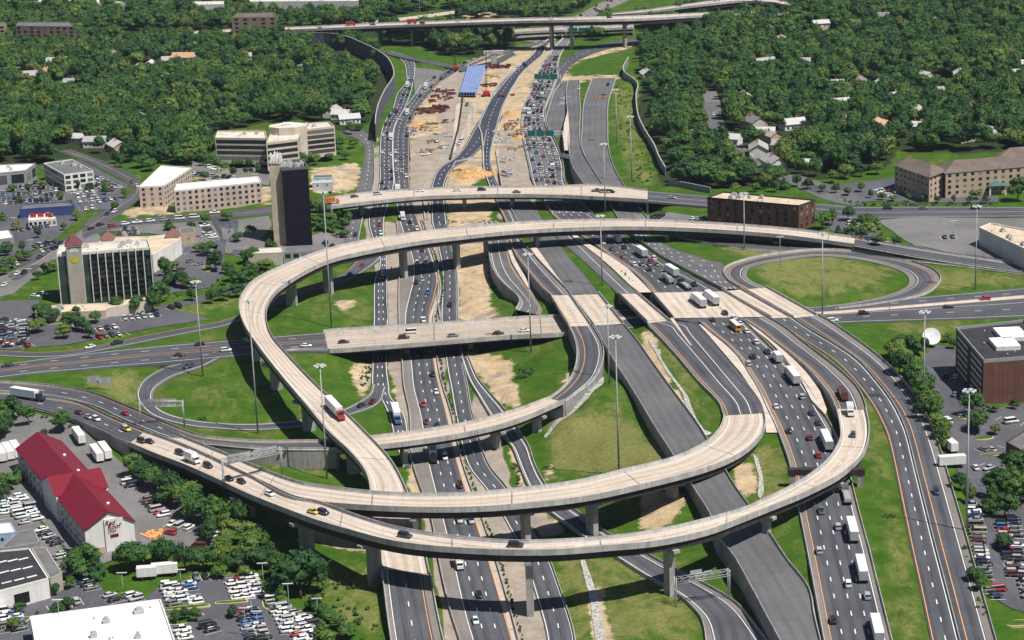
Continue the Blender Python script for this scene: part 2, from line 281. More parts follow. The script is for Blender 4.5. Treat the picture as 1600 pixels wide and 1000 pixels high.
road('S3d', 'bridge', 'concrete deck between the two open gaps over the cross street', [(966,459,995,458,11),(1012,505,1045,501,11)], 'concrete_road', 'deck', gd=1.5)
# D1 main right highway
road('D', 'road', 'jammed far carriageway', V((334,862,925,1),(290,835,884),(260,827,880),(230,820,871),(200,815,856),(175,817,851),(160,821,856),(145,829,862),(130,836,868),(115,840,872),(100,848,872),(85,858,876),(70,870,886),(55,885,900)), 'asphalt_old', lines=[(.05,'s','w'),(.22,'d','w'),(.4,'d','w'),(.58,'d','w'),(.76,'d','w'),(.95,'s','w')], bars='LR')
road('D0', 'road', 'busy carriageway climbing to the cross street deck', V((334,862,925,1),(350,880,948,2),(365,903,972,3.4),(380,928,996,5),(400,954,1024,7),(420,984,1056,9),(440,1006,1098,10.4),(457,1018,1132,11)), 'asphalt', lines=[(.07,'s','o'),(.26,'d','w'),(.45,'d','w'),(.64,'d','w'),(.86,'s','w')])
road('D1d', 'bridge', 'widest concrete deck over the cross street with two white trucks on it', [(1018,457,1131,455,11),(1052,497,1198,495,11)], 'concrete_road', 'deck', gd=1.5, lines=[(.2,'d','w'),(.36,'d','w'),(.52,'d','w'),(.68,'d','w')])
road('D1', 'road', 'busy right-hand highway', V((503,1092,1162,11),(520,1112,1180),(542,1139,1202),(563,1158,1223,10.8),(588,1173,1247,10.5),(607,1185,1262,10.4),(642,1201,1283,10),(667,1213,1298,9.8),(700,1226,1314,9.6),(732,1236,1324,9.4),(800,1250,1341,9),(855,1261,1356,8.8),(912,1272,1370,8.5),(1040,1296,1402,8)),
     'asphalt', lines=[(.1,'s','o'),(.28,'d','w'),(.49,'d','w'),(.69,'d','w'),(.91,'s','w')], bars='LR')
road('D1a', 'road', 'lanes joining', [(1056,498,1160,496,11.02),(1090,505,1160,501,11.01)], 'asphalt')
# E: outermost pair
road('Ep', 'road', 'broad closed area of patched lanes', [(975,358,1004,360,4),(1010,384,1046,386,6),(1033,400,1085,399,7.6),(1054,412,1128,412,9),(1090,431,1132,432,10.3),(1130,452,1157,451,11)], 'asphalt_old', lines=[(.25,'d','w'),(.5,'d','w'),(.75,'d','w')], bars='L')
road('E1d', 'bridge', 'narrow concrete deck right of the truck deck', [(1131,455,1157,452,11),(1205,497,1236,496,11)], 'concrete_road', 'deck', gd=1.5)
road('E1', 'road', 'inner lanes of the outermost right road', [(1205,497,1236,496,11),(1228,513,1262,514,11),(1272,541,1307,541,11),(1305,564,1340,564,10.8),(1335,594,1368,595,10.4),(1362,630,1394,630,10),(1380,664,1411,664,9.8),(1389,688,1419,688,9.6),(1400,737,1431,737,9.3),(1422,845,1458,845,9),(1442,937,1482,937,8.8),(1464,1040,1508,1040,8.5)],
     'asphalt', lines=[(.06,'s','o'),(.52,'d','w'),(.93,'s','w')], bars='R')
road('E2d', 'bridge', 'outermost concrete deck beside the grassy loop', [(1161,452,1197,449,11),(1240,497,1276,493,11)], 'concrete_road', 'deck', gd=1.5)
road('E2', 'road', 'outer lanes of the outermost right road', [(1240,497,1278,493,11),(1266,514,1304,508,11),(1311,543,1352,542,11),(1344,568,1385,569,10.8),(1372,600,1415,600,10.4),(1396,630,1437,632,10),(1412,660,1452,660,9.8),(1421,688,1463,688,9.6),(1433,737,1479,737,9.3),(1460,845,1510,843,9),(1484,937,1536,935,8.8),(1510,1040,1566,1040,8.5)],
     'asphalt', lines=[(.2,'s','o'),(.72,'s','w')], bars='R')
road('EL', 'road', 'loop ramp round the right-hand grass mound', [(1161,452,1197,449,11),(1140,440,1178,441,10.7),(1131,427,1167,432,10),(1137,417,1170,420,9.5),(1160,408,1190,413,9),(1200,399,1217,408,8),(1275,391,1278,400,7),(1350,395,1345,406,6),(1425,410,1400,420,5.2),(1462,425,1420,434,5),(1467,442,1415,449,4.9),(1440,462,1380,463,4.7),(1370,475,1330,473,4.6),(1310,482,1290,478,4.5)],
     'asphalt', lines=[(.25,'s','o'),(.72,'s','w')], bars='L')
road('V', 'road', 'narrow ramp passing under the loop flyover', [(985,352,985,357,3.6),(1040,362,1040,368,5),(1130,376,1130,385,6),(1220,386,1220,394,6),(1300,388,1300,394,6),(1400,400,1400,406,5.5),(1480,408,1480,414,5.5),(1600,420,1600,429,5.4)], 'asphalt', bars='R')
# W: slip from the dirt area curving out at the bottom
road('W', 'road', 'slip road', [(722,560,731,558,.02),(734,594,746,592,.02),(750,622,768,619,.03),(764,646,788,642,.03),(786,680,812,677,.05),(802,702,826,700,.1),(811,724,833,722,.1),(824,755,848,753,.1),(842,785,872,781,.2),(874,812,908,806,.3),(915,842,950,836,.5),(960,870,1000,862,.8),(1010,902,1055,892,1),(1055,927,1105,917,1.2),(1084,952,1150,945,1.5),(1100,977,1180,980,1.8),(1108,1040,1225,1040,2)],
     'asphalt', lines=[(.14,'s','w'),(.84,'s','w')], bars='LR')
# crossing bridge T
road('T0', 'road', 'avenue in front of the apartments', [(-40,420,-40,432,7),(40,398,46,409,7),(100,372,112,382,7),(140,352,150,364,7),(200,342,200,352,7),(300,333,300,343,7),(400,324,400,334,7.5),(482,313,482,325,8),(516,308,517,322,8.5)], 'asphalt', lines=[(.5,'s','o')], eh=(0, 0.8))
road('T', 'bridge', 'straight concrete road bridge far across the highway in front of the brick hotel', [(516,308,517,322,8.5),(575,300,577,315,9),(650,295,650,308,9),(725,292,725,305,9),(800,291,800,304,9),(875,290,875,305,9),(920,288,920,307,9),(962,290,962,309,9),(1012,296,1012,312,9)],
     'concrete_road', 'deck', lines=[(.5,'s','w')], eh=0.8, piers=[(573,343,0),(720,333,0),(798,333,.5),(949,333,2)], gd=1.5)
road('T9', 'road', 'avenue beyond the crossing bridge', [(1012,296,1012,312,9),(1104,304,1104,320,8.5),(1200,311,1200,328,8),(1280,317,1280,334,7.5),(1340,322,1336,340,7),(1450,322,1450,339,7),(1600,323,1600,338,7),(1680,323,1680,338,7)], 'asphalt', lines=[(.06,'s','w'),(.5,'s','w'),(.93,'s','w')], eh=(0.8, 0))
road('G1', 'road', 'empty ramp rising to the crossing bridge', V((125,888,905,1.5),(145,885,905,2),(175,887,906,3.5),(200,889,905,5),(230,889,907,6.8),(260,895,922,8),(288,912,940,9)), 'asphalt_old', 'fill', bars='LR', skirt=9)
road('G0', 'road', 'empty lane', V((128,878,888,1.2),(145,866,887),(160,861,887),(180,855,884),(198,853,881),(215,868,880)), 'asphalt_old', bars='L')
road('G2', 'road', 'wide empty carriageway', V((122,926,962,2),(160,913,950),(200,910,949),(230,910,950),(260,922,958),(290,941,974),(335,962,1006,2.5),(352,976,1018,3.5)), 'asphalt_old', bars='LR')
road('RX', 'road', 'far slip road', [(858,135,872,137,1),(866,106,884,111,1),(900,82,908,92,1),(944,68,948,77,1),(1000,57,1004,65,1),(1030,50,1034,57,1)], 'asphalt', lines=[(.5,'d','w')])
# far bridges
road('F1', 'bridge', 'long thin far highway bridge below the top edge', [(250,53,250,57,10),(330,49,330,53,10),(400,45,400,50,11),(480,42.5,480,47,13),(600,37,600,42,16),(700,33.5,700,38.5,19),(800,30,800,35,22),(900,28,900,33,24),(1000,26,1000,31,22),(1090,22,1090,26,18),(1170,19,1170,23,12),(1240,20,1240,24,7)], 'concrete_road', 'deck', eh=0, piers=[(554,58,2),(823,92,1),(890,79,1),(958,66,1),(700,50,2),(620,55,2)], gd=3)
road('F2', 'flyover', 'curved white far flyover ending in a small loop at the top', [(940,23,952,25,10),(1000,17.5,1004,21,13),(1075,7.5,1078,11,17),(1110,3,1113,7,18),(1150,-1,1153,3,18),(1190,-1,1190,4,18),(1218,1,1214,6,18),(1238,7,1229,11,17),(1243,14,1232,15,16),(1236,20,1226,19,15),(1215,23,1214,20,14)], 'concrete_road', 'deck', eh=0, piers=[(1109,35,2),(1030,38,2),(1192,25,4)], gd=3)
road('F3', 'bridge', 'low far overpass above the congested lanes', [(780,49,780,53,7),(850,45,850,49.5,7),(900,43,900,48,7),(990,40,990,44,7)], 'concrete_old', 'deck', gd=2, piers=[(800,60,1),(905,58,1)])
road('FX', 'road', 'distant highway', [(795,62,835,66,0),(860,40,884,44,1),(905,22,925,26,2),(935,6,960,10,2),(980,-14,1010,-12,2)], 'asphalt_shoulder', lines=[(.5,'s','w'),(.25,'d','w'),(.75,'d','w')])
road('FY', 'road', 'pale distant road', [(560,35,566,39,4),(640,26,645,30,4),(700,18,704,22,4),(790,5,795,9,4),(850,-6,855,-2,4)], 'concrete_road')
road('FZ', 'road', 'grassy clearing road', [(596,78,602,84,1),(640,88,645,94,1),(690,98,700,106,1),(720,104,735,112,1),(765,96,775,101,1),(800,80,806,85,1)], 'asphalt')
# left town streets
road('K1', 'road', 'town street', [(-20,452,-8,462,7),(20,424,40,430,7),(60,398,84,404,7),(104,372,130,378,7)], 'asphalt', lines=[(.5,'s','o')])
road('K2', 'road', 'town street', [(128,352,150,357,7),(172,322,194,328,7),(206,300,222,302,7),(196,284,216,280,7),(160,265,180,259,7),(128,250,146,246,7),(90,236,110,233,7)], 'asphalt', lines=[(.5,'s','o')])
road('K3', 'road', 'lane', [(330,344,372,344,7),(344,372,372,374,7),(300,392,380,398,7)], 'asphalt')
road('K4', 'road', 'frontage road', [(250,478,252,486,5.5),(300,466,304,474,5),(356,448,362,456,4.5),(400,438,404,445,4)], 'asphalt')
road('K5', 'road', 'residential street', [(1098,146,1120,146,6),(1100,165,1125,165,6),(1103,185,1128,185,6),(1112,205,1140,205,6),(1135,228,1160,226,6),(1165,262,1195,258,6),(1230,285,1262,278,6.5),(1290,312,1330,300,7),(1340,322,1352,318,7)], 'asphalt_old')
road('K6', 'road', 'hotel drive', [(1250,290,1262,284,6.8),(1310,318,1330,312,7)], 'asphalt')

STRIPS = dict(E2=[(.76,1)], D1=[(0,.085),(.93,1)], B9=[(.76,1),(0,.12)], EL=[(0,.2),(.8,1)], A0=[(0,.08),(.84,1)], W=[(0,.11),(.88,1)], Ra=[(0,.1),(.9,1)], S1=[(0,.1),(.8,1)], C1=[(.98,1)], Rp=[(0,.1),(.9,1)], D0=[(0,.06)], Cf=[(0,.07)], Bl=[(0,.05),(.96,1)], E1=[(.94,1)], A9=[(0,.1),(.9,1)], L1=[(0,.07),(.88,1)])
# ---------------------------------------------------------------- spline stations for every road
def cr(P0, P1, P2, P3, t):
    t = t[:, None]; return 0.5*((2*P1)+(-P0+P2)*t+(2*P0-5*P1+4*P2-P3)*t**2+(-P0+3*P1-3*P2+P3)*t**3)
ROADS = {}
for r in RD:
    rows = r['rows']; eh = r['eh']
    e0, e1 = eh if isinstance(eh, tuple) else (eh, eh); E_ = np.linspace(e0, e1, len(rows))
    Lc = np.array([PN(a[0], a[1], a[4]+h) - np.array([0, 0, h]) for a, h in zip(rows, E_)]); Rc = np.array([PN(a[2], a[3], a[4]+h) - np.array([0, 0, h]) for a, h in zip(rows, E_)])
    Ls, Rs = [], []
    n = len(Lc)
    for i in range(n-1):
        seg = max(np.linalg.norm(Lc[i+1]-Lc[i]), np.linalg.norm(Rc[i+1]-Rc[i])); k = max(2, int(seg/4.0))
        t = np.arange(k)/k
        for A_, out in ((Lc, Ls), (Rc, Rs)):
            p0 = A_[i-1] if i > 0 else 2*A_[0]-A_[1]; p3 = A_[i+2] if i+2 < n else 2*A_[-1]-A_[-2]
            out.append(cr(p0, A_[i], A_[i+1], p3, t))
    L = np.vstack(Ls+[Lc[-1:]]); Rr = np.vstack(Rs+[Rc[-1:]])
    for end in (0, -1):   # carry roads that leave the frame straight on
        a_ = rows[end]; nx = 2 if end == 0 else -3
        if a_[1] >= 1035 or a_[0] <= -35 or a_[0] >= 1640 or a_[1] <= -10:
            dm = ((L[end]+Rr[end])-(L[nx]+Rr[nx]))/2; dm[2] = 0; dm /= np.linalg.norm(dm); ln = 45 if a_[0] <= -35 else 110
            k_ = (np.arange(1, ln//5+1)*5.0)[:, None]*dm[None]
            if end == 0: L = np.vstack([(L[0]+k_)[::-1], L]); Rr = np.vstack([(Rr[0]+k_)[::-1], Rr])
            else: L = np.vstack([L, L[-1]+k_]); Rr = np.vstack([Rr, Rr[-1]+k_])
    cz = (L[:, 2]+Rr[:, 2])/2; L[:, 2] = cz; Rr[:, 2] = cz
    c = (L+Rr)/2; v = np.concatenate([[0], np.cumsum(np.linalg.norm(np.diff(c, axis=0), axis=1))])
    w = np.linalg.norm((Rr-L)[:, :2], axis=1)
    r.update(L=L, R=Rr, c=c, v=v, w=w); ROADS[r['key']] = r
# ---------------------------------------------------------------- terrain heights
smp = []
for r in RD:
    if r['kind'] == 'grade':
        st = max(1, int(8/4)); smp.append(r['c'][::st]); smp.append(r['L'][::st]); smp.append(r['R'][::st])
ctrl = [ # x, y, z hand-read ground heights
 (20,700,5),(100,700,5),(200,760,4.8),(60,800,5),(200,860,4.5),(100,940,4),(300,900,4),(330,980,3.8),(420,960,3.6),(480,990,3),(540,980,2.5),(600,1000,2),(440,860,3.5),(390,800,4.2),(280,740,4.8),(330,780,4.5),(200,720,5),(150,700,5),(570,930,2),(560,860,2.2),(500,840,2.8),(480,750,3),(540,760,2.5),(420,740,4),(350,700,6),(440,705,4.5),(600,780,1.6),(620,900,1),(700,1000,0.2),
 (330,610,7.5),(380,640,5),(300,640,6),(440,600,5),(480,640,2.5),(520,590,3.5),(560,580,2),(180,590,6.5),(450,480,5),(500,490,4.5),(560,470,2.5),(575,490,0.5),(540,500,4.5),(420,500,6.5),(560,440,1),(470,520,6.8),
 (740,380,0),(750,430,0),(770,470,0.5),(735,480,0),(800,480,3.5),(760,330,0),(740,310,0),(650,330,0),(745,560,0),(800,600,1.5),(860,560,6),(840,590,4),(760,590,0.5),(800,560,2.5),(880,590,7),
 (860,700,0.5),(900,660,6),(950,620,9),(960,700,5),(1000,720,6),(900,720,1.5),(940,600,9.5),(860,740,.3),(960,800,1),(1040,760,5),(1060,800,4),(1000,790,2),(1100,830,2),(1150,900,1.5),(1130,870,2),(1050,850,1.5),(950,860,.8),(980,930,.8),(900,900,0),(900,980,0),(1180,960,2),(1200,1010,2),(1040,990,1.3),(1080,900,1.6),
 (1060,600,10),(1100,660,10),(1180,740,8.5),(1210,830,8),(1220,700,9),(1250,900,7.8),(1140,800,6),
 (1380,800,8.8),(1400,950,8.5),(1350,700,9.3),(1480,640,6.5),(1460,600,7),(1500,760,5.5),(1530,800,5.2),(1560,950,5.2),(1550,700,5),(1580,880,5),(1500,560,5.5),(1450,530,6),(1560,520,5.5),(1400,520,5),(1590,600,5),(1590,1000,5.5),(1450,570,6),(1480,700,6),
 (1300,440,7),(1230,430,8),(1350,430,6.5),(1380,440,6),(1250,465,6),(1150,400,7),(1080,380,6),(1500,435,5),(1580,440,5),(1400,370,6.5),(1480,350,6.5),(1560,360,6.5),(1500,380,6),(1290,350,7),(1180,355,6.5),(1100,335,5.5),(1050,335,5),
 (60,480,7),(150,500,7),(250,440,7),(300,420,6.5),(350,400,6.5),(50,540,7),(200,400,7),(100,330,7),(60,280,7),(450,370,6),(400,400,6),(500,350,5),(520,280,5),(430,310,7),(470,300,6),(530,370,4),(500,410,3.5),(510,260,5),
 (550,240,3),(540,190,5),(560,130,5),(590,100,4),(450,200,7),(300,150,8),(100,200,8),(100,100,10),(300,80,10),(500,100,8),(20,20,10),(200,10,10),(400,10,9),(600,10,7),(700,60,3),(760,80,2),(640,100,1),
 (970,170,3),(990,220,4),(980,130,4),(1000,270,4.5),(1060,290,6),(1100,240,7),(1200,200,9),(1300,250,8),(1400,200,10),(1550,220,10),(1050,150,6),(1200,100,10),(1500,100,12),(1100,50,8),(1300,20,12),(1580,10,14),(1000,100,4),(930,100,2),(920,80,1.5),(1450,270,8),(1580,280,8),
 (720,130,.0),(680,200,.0),(720,260,0),(800,240,0),(810,280,0),(800,180,0),(780,110,.3)]
cp = np.array([PN(*a) for a in ctrl]); smp.append(np.repeat(cp, 3, axis=0))
SM = np.vstack(smp)
NR, NCc, Y0, Y1, HF = 450, 440, 400.0, 2900.0, 0.38
ys = Y0*(Y1/Y0)**(np.arange(NR)/(NR-1)); fs = np.linspace(-HF, HF, NCc)
GX = ys[:, None]*fs[None, :]; GY = np.repeat(ys[:, None], NCc, 1)
st = 4
ri = np.unique(np.r_[np.arange(0, NR, st), NR-1]); ci = np.unique(np.r_[np.arange(0, NCc, st), NCc-1])
cx, cy = GX[np.ix_(ri, ci)].ravel(), GY[np.ix_(ri, ci)].ravel(); cz = np.empty_like(cx)
for a in range(0, len(cx), 2000):
    d2 = (cx[a:a+2000, None]-SM[None, :, 0])**2+(cy[a:a+2000, None]-SM[None, :, 1])**2+9.0
    wgt = d2**-1.6; cz[a:a+2000] = (wgt*SM[None, :, 2]).sum(1)/wgt.sum(1)
cz = cz.reshape(len(ri), len(ci))
tmp = np.stack([np.interp(np.arange(NCc), ci, row) for row in cz]); GZ = np.stack([np.interp(np.arange(NR), ri, tmp[:, j]) for j in range(NCc)], 1)
ef = np.clip((np.abs(fs)-0.28)/0.08, 0, 1)[None, :]; GZ = GZ*(1-ef)+6*ef
e2 = np.maximum(np.clip((np.abs(fs)-0.335)/0.045, 0, 1)[None, :], np.clip((440-ys)/35, 0, 1)[:, None]); e2 = np.maximum(e2, np.clip((ys-2750)/140, 0, 1)[:, None])
def wob(x, y): return 0.25*np.sin(x*0.09+y*0.05)+0.18*np.sin(x*0.21-y*0.13+1.7)+0.12*np.sin(x*0.47+y*0.29)
GZ = (GZ+wob(GX, GY))*(1-e2)-2.75*e2
nat = GZ.copy()
for r in RD:
    if r['kind'] == 'deck': continue
    c = r['c']; hw = r['w']/2
    x0, x1, y0, y1 = c[:, 0].min()-40, c[:, 0].max()+40, c[:, 1].min()-40, c[:, 1].max()+40
    rr = np.where((ys > y0) & (ys < y1))[0]
    if not len(rr): continue
    sx, sy = GX[rr], GY[rr]; m = (sx > x0) & (sx < x1); I, J = np.where(m)
    px, py = sx[m], sy[m]
    # distance to segments
    best = np.full(len(px), 1e9); bz = np.zeros(len(px))
    a = c[:-1, :2]; b = c[1:, :2]-a; bl = (b**2).sum(1)+1e-9
    Lr = (r['R']-r['L'])[:, :2]; 
    for s in range(len(a)):
        near = np.abs(px-a[s, 0])+np.abs(py-a[s, 1]) < 70
        if not near.any(): continue
        qx, qy = px[near]-a[s, 0], py[near]-a[s, 1]
        t = np.clip((qx*b[s, 0]+qy*b[s, 1])/bl[s], 0, 1)
        d = np.hypot(qx-t*b[s, 0], qy-t*b[s, 1])-(hw[s]*(1-t)+hw[s+1]*t)
        zz = c[s, 2]*(1-t)+c[s+1, 2]*t
        ii = np.where(near)[0]; better = d < best[ii]
        best[ii[better]] = d[better]; bz[ii[better]] = zz[better]
    g = GZ[rr[I], J]
    pad = 2.5 if r['kind'] == 'grade' else 1.5
    cap = np.where(best < pad, bz-0.22, 1e9)
    if r['kind'] == 'grade': cap = np.where((best >= pad) & (best < pad+6), bz-0.15+(best-pad)*0.35, cap)
    GZ[rr[I], J] = np.minimum(g, cap)
def zt(x, y):
    x = np.asarray(x, float); y = np.asarray(y, float)
    i = np.clip(np.log(np.maximum(y, 1)/Y0)/np.log(Y1/Y0)*(NR-1), 0, NR-1.001); j = np.clip((x/y+HF)/(2*HF)*(NCc-1), 0, NCc-1.001)
    a = i.astype(int); b = j.astype(int); u = i-a; v = j-b
    return (GZ[a, b]*(1-u)*(1-v)+GZ[a+1, b]*u*(1-v)+GZ[a, b+1]*(1-u)*v+GZ[a+1, b+1]*u*v)
def PT(x, y):      # photo pixel -> point on the ground
    z = np.full(np.shape(x), 4.0)
    for _ in range(5): p = PN(x, y, z); z = zt(p[..., 0], p[..., 1])
    return PN(x, y, z)
# ---------------------------------------------------------------- cover masks
def inpoly(x, y, poly):
    c = np.zeros(np.shape(x), bool); n = len(poly)
    for i in range(n):
        x1, y1 = poly[i]; x2, y2 = poly[(i+1) % n]
        if y1 == y2: continue
        k = ((y1 > y) != (y2 > y)) & (x < (x2-x1)*(y-y1)/(y2-y1)+x1); c ^= k
    return c
GV = np.stack([GX, GY, GZ], -1); gpx, gpy = PIX(GV.reshape(-1, 3)); gpx = gpx.reshape(GX.shape); gpy = gpy.reshape(GX.shape)
wx = gpx+2.2*np.sin(GX*0.35+GY*0.2)+1.5*np.sin(GX*0.8-GY*0.5); wy = gpy+1.6*np.sin(GX*0.3-GY*0.25+1)
DIRT = [[(640,180),(560,215),(600,60)][:0] or [(722,400),(760,365),(766,480),(790,490),(720,505)],
 [(700,300),(778,295),(762,350),(765,500),(718,505),(716,430),(700,380)],
 [(640,345),(660,200),(650,185),(690,165),(742,90),(800,88),(820,80),(790,100),(762,130),(745,180),(735,210),(715,245),(690,262),(676,300),(676,345)],
 [(780,170),(795,150),(860,75),(845,110),(830,130),(816,160),(814,200),(820,240),(836,300),(836,330),(780,330),(776,250)],
 [(486,262),(560,254),(566,262),(556,300),(505,304),(486,302)],
 [(196,328),(270,318),(300,330),(190,342)],
 [(722,545),(800,560),(806,610),(815,650),(780,625),(745,585)],
 [(545,575),(580,560),(582,600),(560,625)],
 [(470,765),(560,800),(640,830),(600,870),(500,850),(440,800)],
 [(590,345),(625,345),(628,440),(640,500),(640,560),(652,660),(660,740),(680,800),(660,820),(640,760),(622,640),(606,560),(600,440)],
 [(790,680),(822,690),(850,800),(890,830),(860,836),(815,770)],
 [(760,760),(800,800),(840,880),(870,1000),(850,1000),(800,860)],
 [(850,725),(862,720),(872,760),(856,750)],[(1000,760),(1080,775),(1040,830),(1000,830)],[(1145,730),(1180,720),(1185,780),(1150,770)],
 [(1010,505),(1024,520),(1040,580),(1075,640),(1100,680),(1085,680),(1040,620),(1000,545)],
 [(920,960),(930,905),(940,905),(948,960),(960,1010),(930,1010)],
 [(858,128),(872,102),(900,86),(1000,64),(1000,69),(905,96),(886,110),(878,126)],
 [(850,118),(1000,118),(990,124),(860,130)],
 [(905,548),(930,560),(905,590),(870,620),(880,600)],[(660,40),(760,14),(790,12),(770,26),(700,34)],
 [(520,470),(560,466),(560,480),(530,490)],
 [(1500,828),(1510,900),(1540,960),(1530,900)]]
DIRT += [[(642,200),(652,170),(700,112),(760,84),(830,72),(868,58),(866,90),(838,120),(822,160),(816,200),(826,250),(640,330),(641,290)],[(650,262),(690,265),(672,345),(655,345)]]
DIRT += [[(300,268),(405,272),(408,284),(300,282)],[(404,290),(425,290),(425,318),(405,322)]]
CONC = [[(642,215),(700,205),(735,215),(700,270),(676,345),(640,345)],[(690,120),(735,95),(725,160),(700,205),(680,190)],[(785,200),(812,205),(836,300),(838,345),(780,345),(775,270)],[(584,213),(594,213),(596,290),(582,345),(600,405),(588,440),(568,345),(583,290)],[(735,595),(760,640),(786,700),(800,760),(840,800),(880,830),(850,840),(800,790),(765,740),(745,680)],[(626,345),(680,345),(690,420),(690,500),(700,600),(720,690),(800,805),(830,880),(860,1010),(800,1010),(770,900),(720,720),(690,600),(672,500),(684,430),(655,345)],
 [(640,255),(700,262),(690,300),(676,345),(653,345),(640,300)],[(600,345),(626,345),(630,500),(645,650),(665,740),(676,800),(720,1010),(700,1010),(672,860),(640,700),(606,560)],
 [(710,160),(738,160),(732,205),(700,240)],[(820,240),(836,300),(836,335),(790,335),(786,290),(800,260)]]
SHADE = []
dirt = np.zeros(GX.shape); conc = np.zeros(GX.shape)
for p_ in DIRT: dirt[inpoly(wx, wy, p_)] = 1
for p_ in CONC: conc[inpoly(wx, wy, p_)] = 1
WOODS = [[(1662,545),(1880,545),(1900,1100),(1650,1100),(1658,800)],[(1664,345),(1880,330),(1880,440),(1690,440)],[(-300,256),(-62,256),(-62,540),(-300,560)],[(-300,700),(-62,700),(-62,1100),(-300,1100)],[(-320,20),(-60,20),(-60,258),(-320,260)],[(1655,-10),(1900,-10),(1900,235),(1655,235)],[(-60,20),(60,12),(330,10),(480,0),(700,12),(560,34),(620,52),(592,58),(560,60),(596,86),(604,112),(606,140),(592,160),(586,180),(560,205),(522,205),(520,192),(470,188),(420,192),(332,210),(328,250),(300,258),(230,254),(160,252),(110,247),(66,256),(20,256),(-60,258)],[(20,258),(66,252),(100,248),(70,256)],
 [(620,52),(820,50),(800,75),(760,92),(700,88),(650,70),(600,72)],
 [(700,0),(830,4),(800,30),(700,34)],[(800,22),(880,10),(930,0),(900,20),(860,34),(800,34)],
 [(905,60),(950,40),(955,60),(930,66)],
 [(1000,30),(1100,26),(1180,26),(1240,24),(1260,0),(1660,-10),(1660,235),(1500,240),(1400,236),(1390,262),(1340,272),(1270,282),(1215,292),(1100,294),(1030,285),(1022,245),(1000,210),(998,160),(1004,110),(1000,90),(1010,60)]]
def blur(a, k=2):
    for _ in range(k):
        b = np.pad(a, 1, mode='edge'); a = (b[:-2, 1:-1]+b[2:, 1:-1]+b[1:-1, :-2]+b[1:-1, 2:]+2*b[1:-1, 1:-1])/6
    return a
DRY = [([(850,660),(900,640),(960,640),(1050,700),(1060,720),(900,745),(860,740)],1),([(1080,370),(1300,395),(1240,420),(1150,400)],1),([(1170,410),(1260,402),(1330,404),(1400,425),(1380,450),(1250,470),(1190,440)],.8),([(1440,415),(1610,430),(1610,447),(1450,455)],.9),([(1340,380),(1490,405),(1480,412),(1300,392)],1),([(1370,505),(1500,505),(1500,520),(1390,520)],1),([(1350,690),(1390,690),(1450,1010),(1400,1010)],.6),([(100,585),(230,575),(215,600),(230,640),(150,610)],.9),([(60,520),(380,455),(400,470),(230,520),(120,540)],.7),([(1005,510),(1030,510),(1130,650),(1110,670),(1060,620)],.9),([(1160,700),(1230,690),(1240,820),(1190,820)],.8),([(860,860),(1080,870),(1090,1010),(870,1010)],.7),([(950,120),(990,125),(1015,230),(1030,290),(980,290),(955,200)],.7),([(490,870),(610,880),(610,1010),(520,1010)],.7),([(260,590),(420,560),(440,640),(300,655)],.45),([(1030,560),(1120,640),(1110,680)],.5),([(430,470),(585,430),(585,500),(430,512)],.4),([(350,700),(480,700),(560,760),(430,740)],.6)]
dry = np.zeros(GX.shape)
for p_, v_ in DRY: dry[inpoly(wx, wy, p_)] = v_
woods = np.zeros(GX.shape)
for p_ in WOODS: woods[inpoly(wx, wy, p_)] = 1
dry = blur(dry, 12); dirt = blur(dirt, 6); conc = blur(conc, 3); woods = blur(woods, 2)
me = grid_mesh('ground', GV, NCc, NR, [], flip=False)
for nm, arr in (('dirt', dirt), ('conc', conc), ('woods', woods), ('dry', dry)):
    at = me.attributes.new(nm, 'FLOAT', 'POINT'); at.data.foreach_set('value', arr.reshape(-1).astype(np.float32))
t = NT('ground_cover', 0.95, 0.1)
def at_(nm): a = t.n('ShaderNodeAttribute', attribute_name=nm); return a.outputs['Fac']
nb = t.noise(0.02, 4, 0.6); nm_ = t.noise(0.12, 5, 0.7); nf = t.noise(0.8, 5, 0.8); ns = t.noise(0.14, 6, 0.72, stretch=(1, 0.6, 1), dist=0.4)
g = t.mix(t.ramp(nm_, 0.3, 0.7), (0.036, 0.097, 0.008), (0.078, 0.145, 0.013))
g = t.mix(t.math('MULTIPLY', t.ramp(t.math('ADD', t.math('MULTIPLY', ns, 0.6), t.math('MULTIPLY', nb, 0.5)), 0.55, 0.80), 0.85), g, (0.26, 0.215, 0.08))
g = t.mix(t.math('MULTIPLY', t.ramp(nf, 0.35, 0.75), 0.5), g, (0.018, 0.054, 0.008))
dcol = t.mix(t.ramp(nm_, 0.3, 0.72), (0.44, 0.32, 0.18), (0.66, 0.52, 0.34)); dcol = t.mix(t.math('MULTIPLY', t.ramp(nf, 0.35, 0.7), 0.45), dcol, (0.30, 0.215, 0.13))
dcol = t.mix(t.math('MULTIPLY', t.ramp(t.noise(0.06, 5, 0.7, dist=1.5), 0.50, 0.62), 0.75), dcol, (0.24, 0.22, 0.195))
ccol = t.mix(t.ramp(nm_, 0.3, 0.7), (0.30, 0.25, 0.205), (0.44, 0.37, 0.305)); ccol = t.mix(t.math('MULTIPLY', t.ramp(nf, 0.4, 0.7), 0.4), ccol, (0.16, 0.14, 0.12))
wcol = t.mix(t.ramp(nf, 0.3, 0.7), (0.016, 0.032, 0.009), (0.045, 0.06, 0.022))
dn = t.noise(0.13, 7, 0.8, stretch=(1, 0.55, 1), dist=0.6)
g = t.mix(t.math('MULTIPLY', t.ramp(t.math('ADD', t.math('MULTIPLY', at_('dry'), 0.42), dn), 0.64, 0.88), 0.62), g, t.mix(t.ramp(nf, .3, .7), (0.13, 0.145, 0.04), (0.36, 0.29, 0.125)))
c = t.mix(t.ramp(t.math('ADD', at_('woods'), t.math('MULTIPLY', t.math('SUBTRACT', nf, 0.5), 0.5)), 0.3, 0.7), g, wcol)
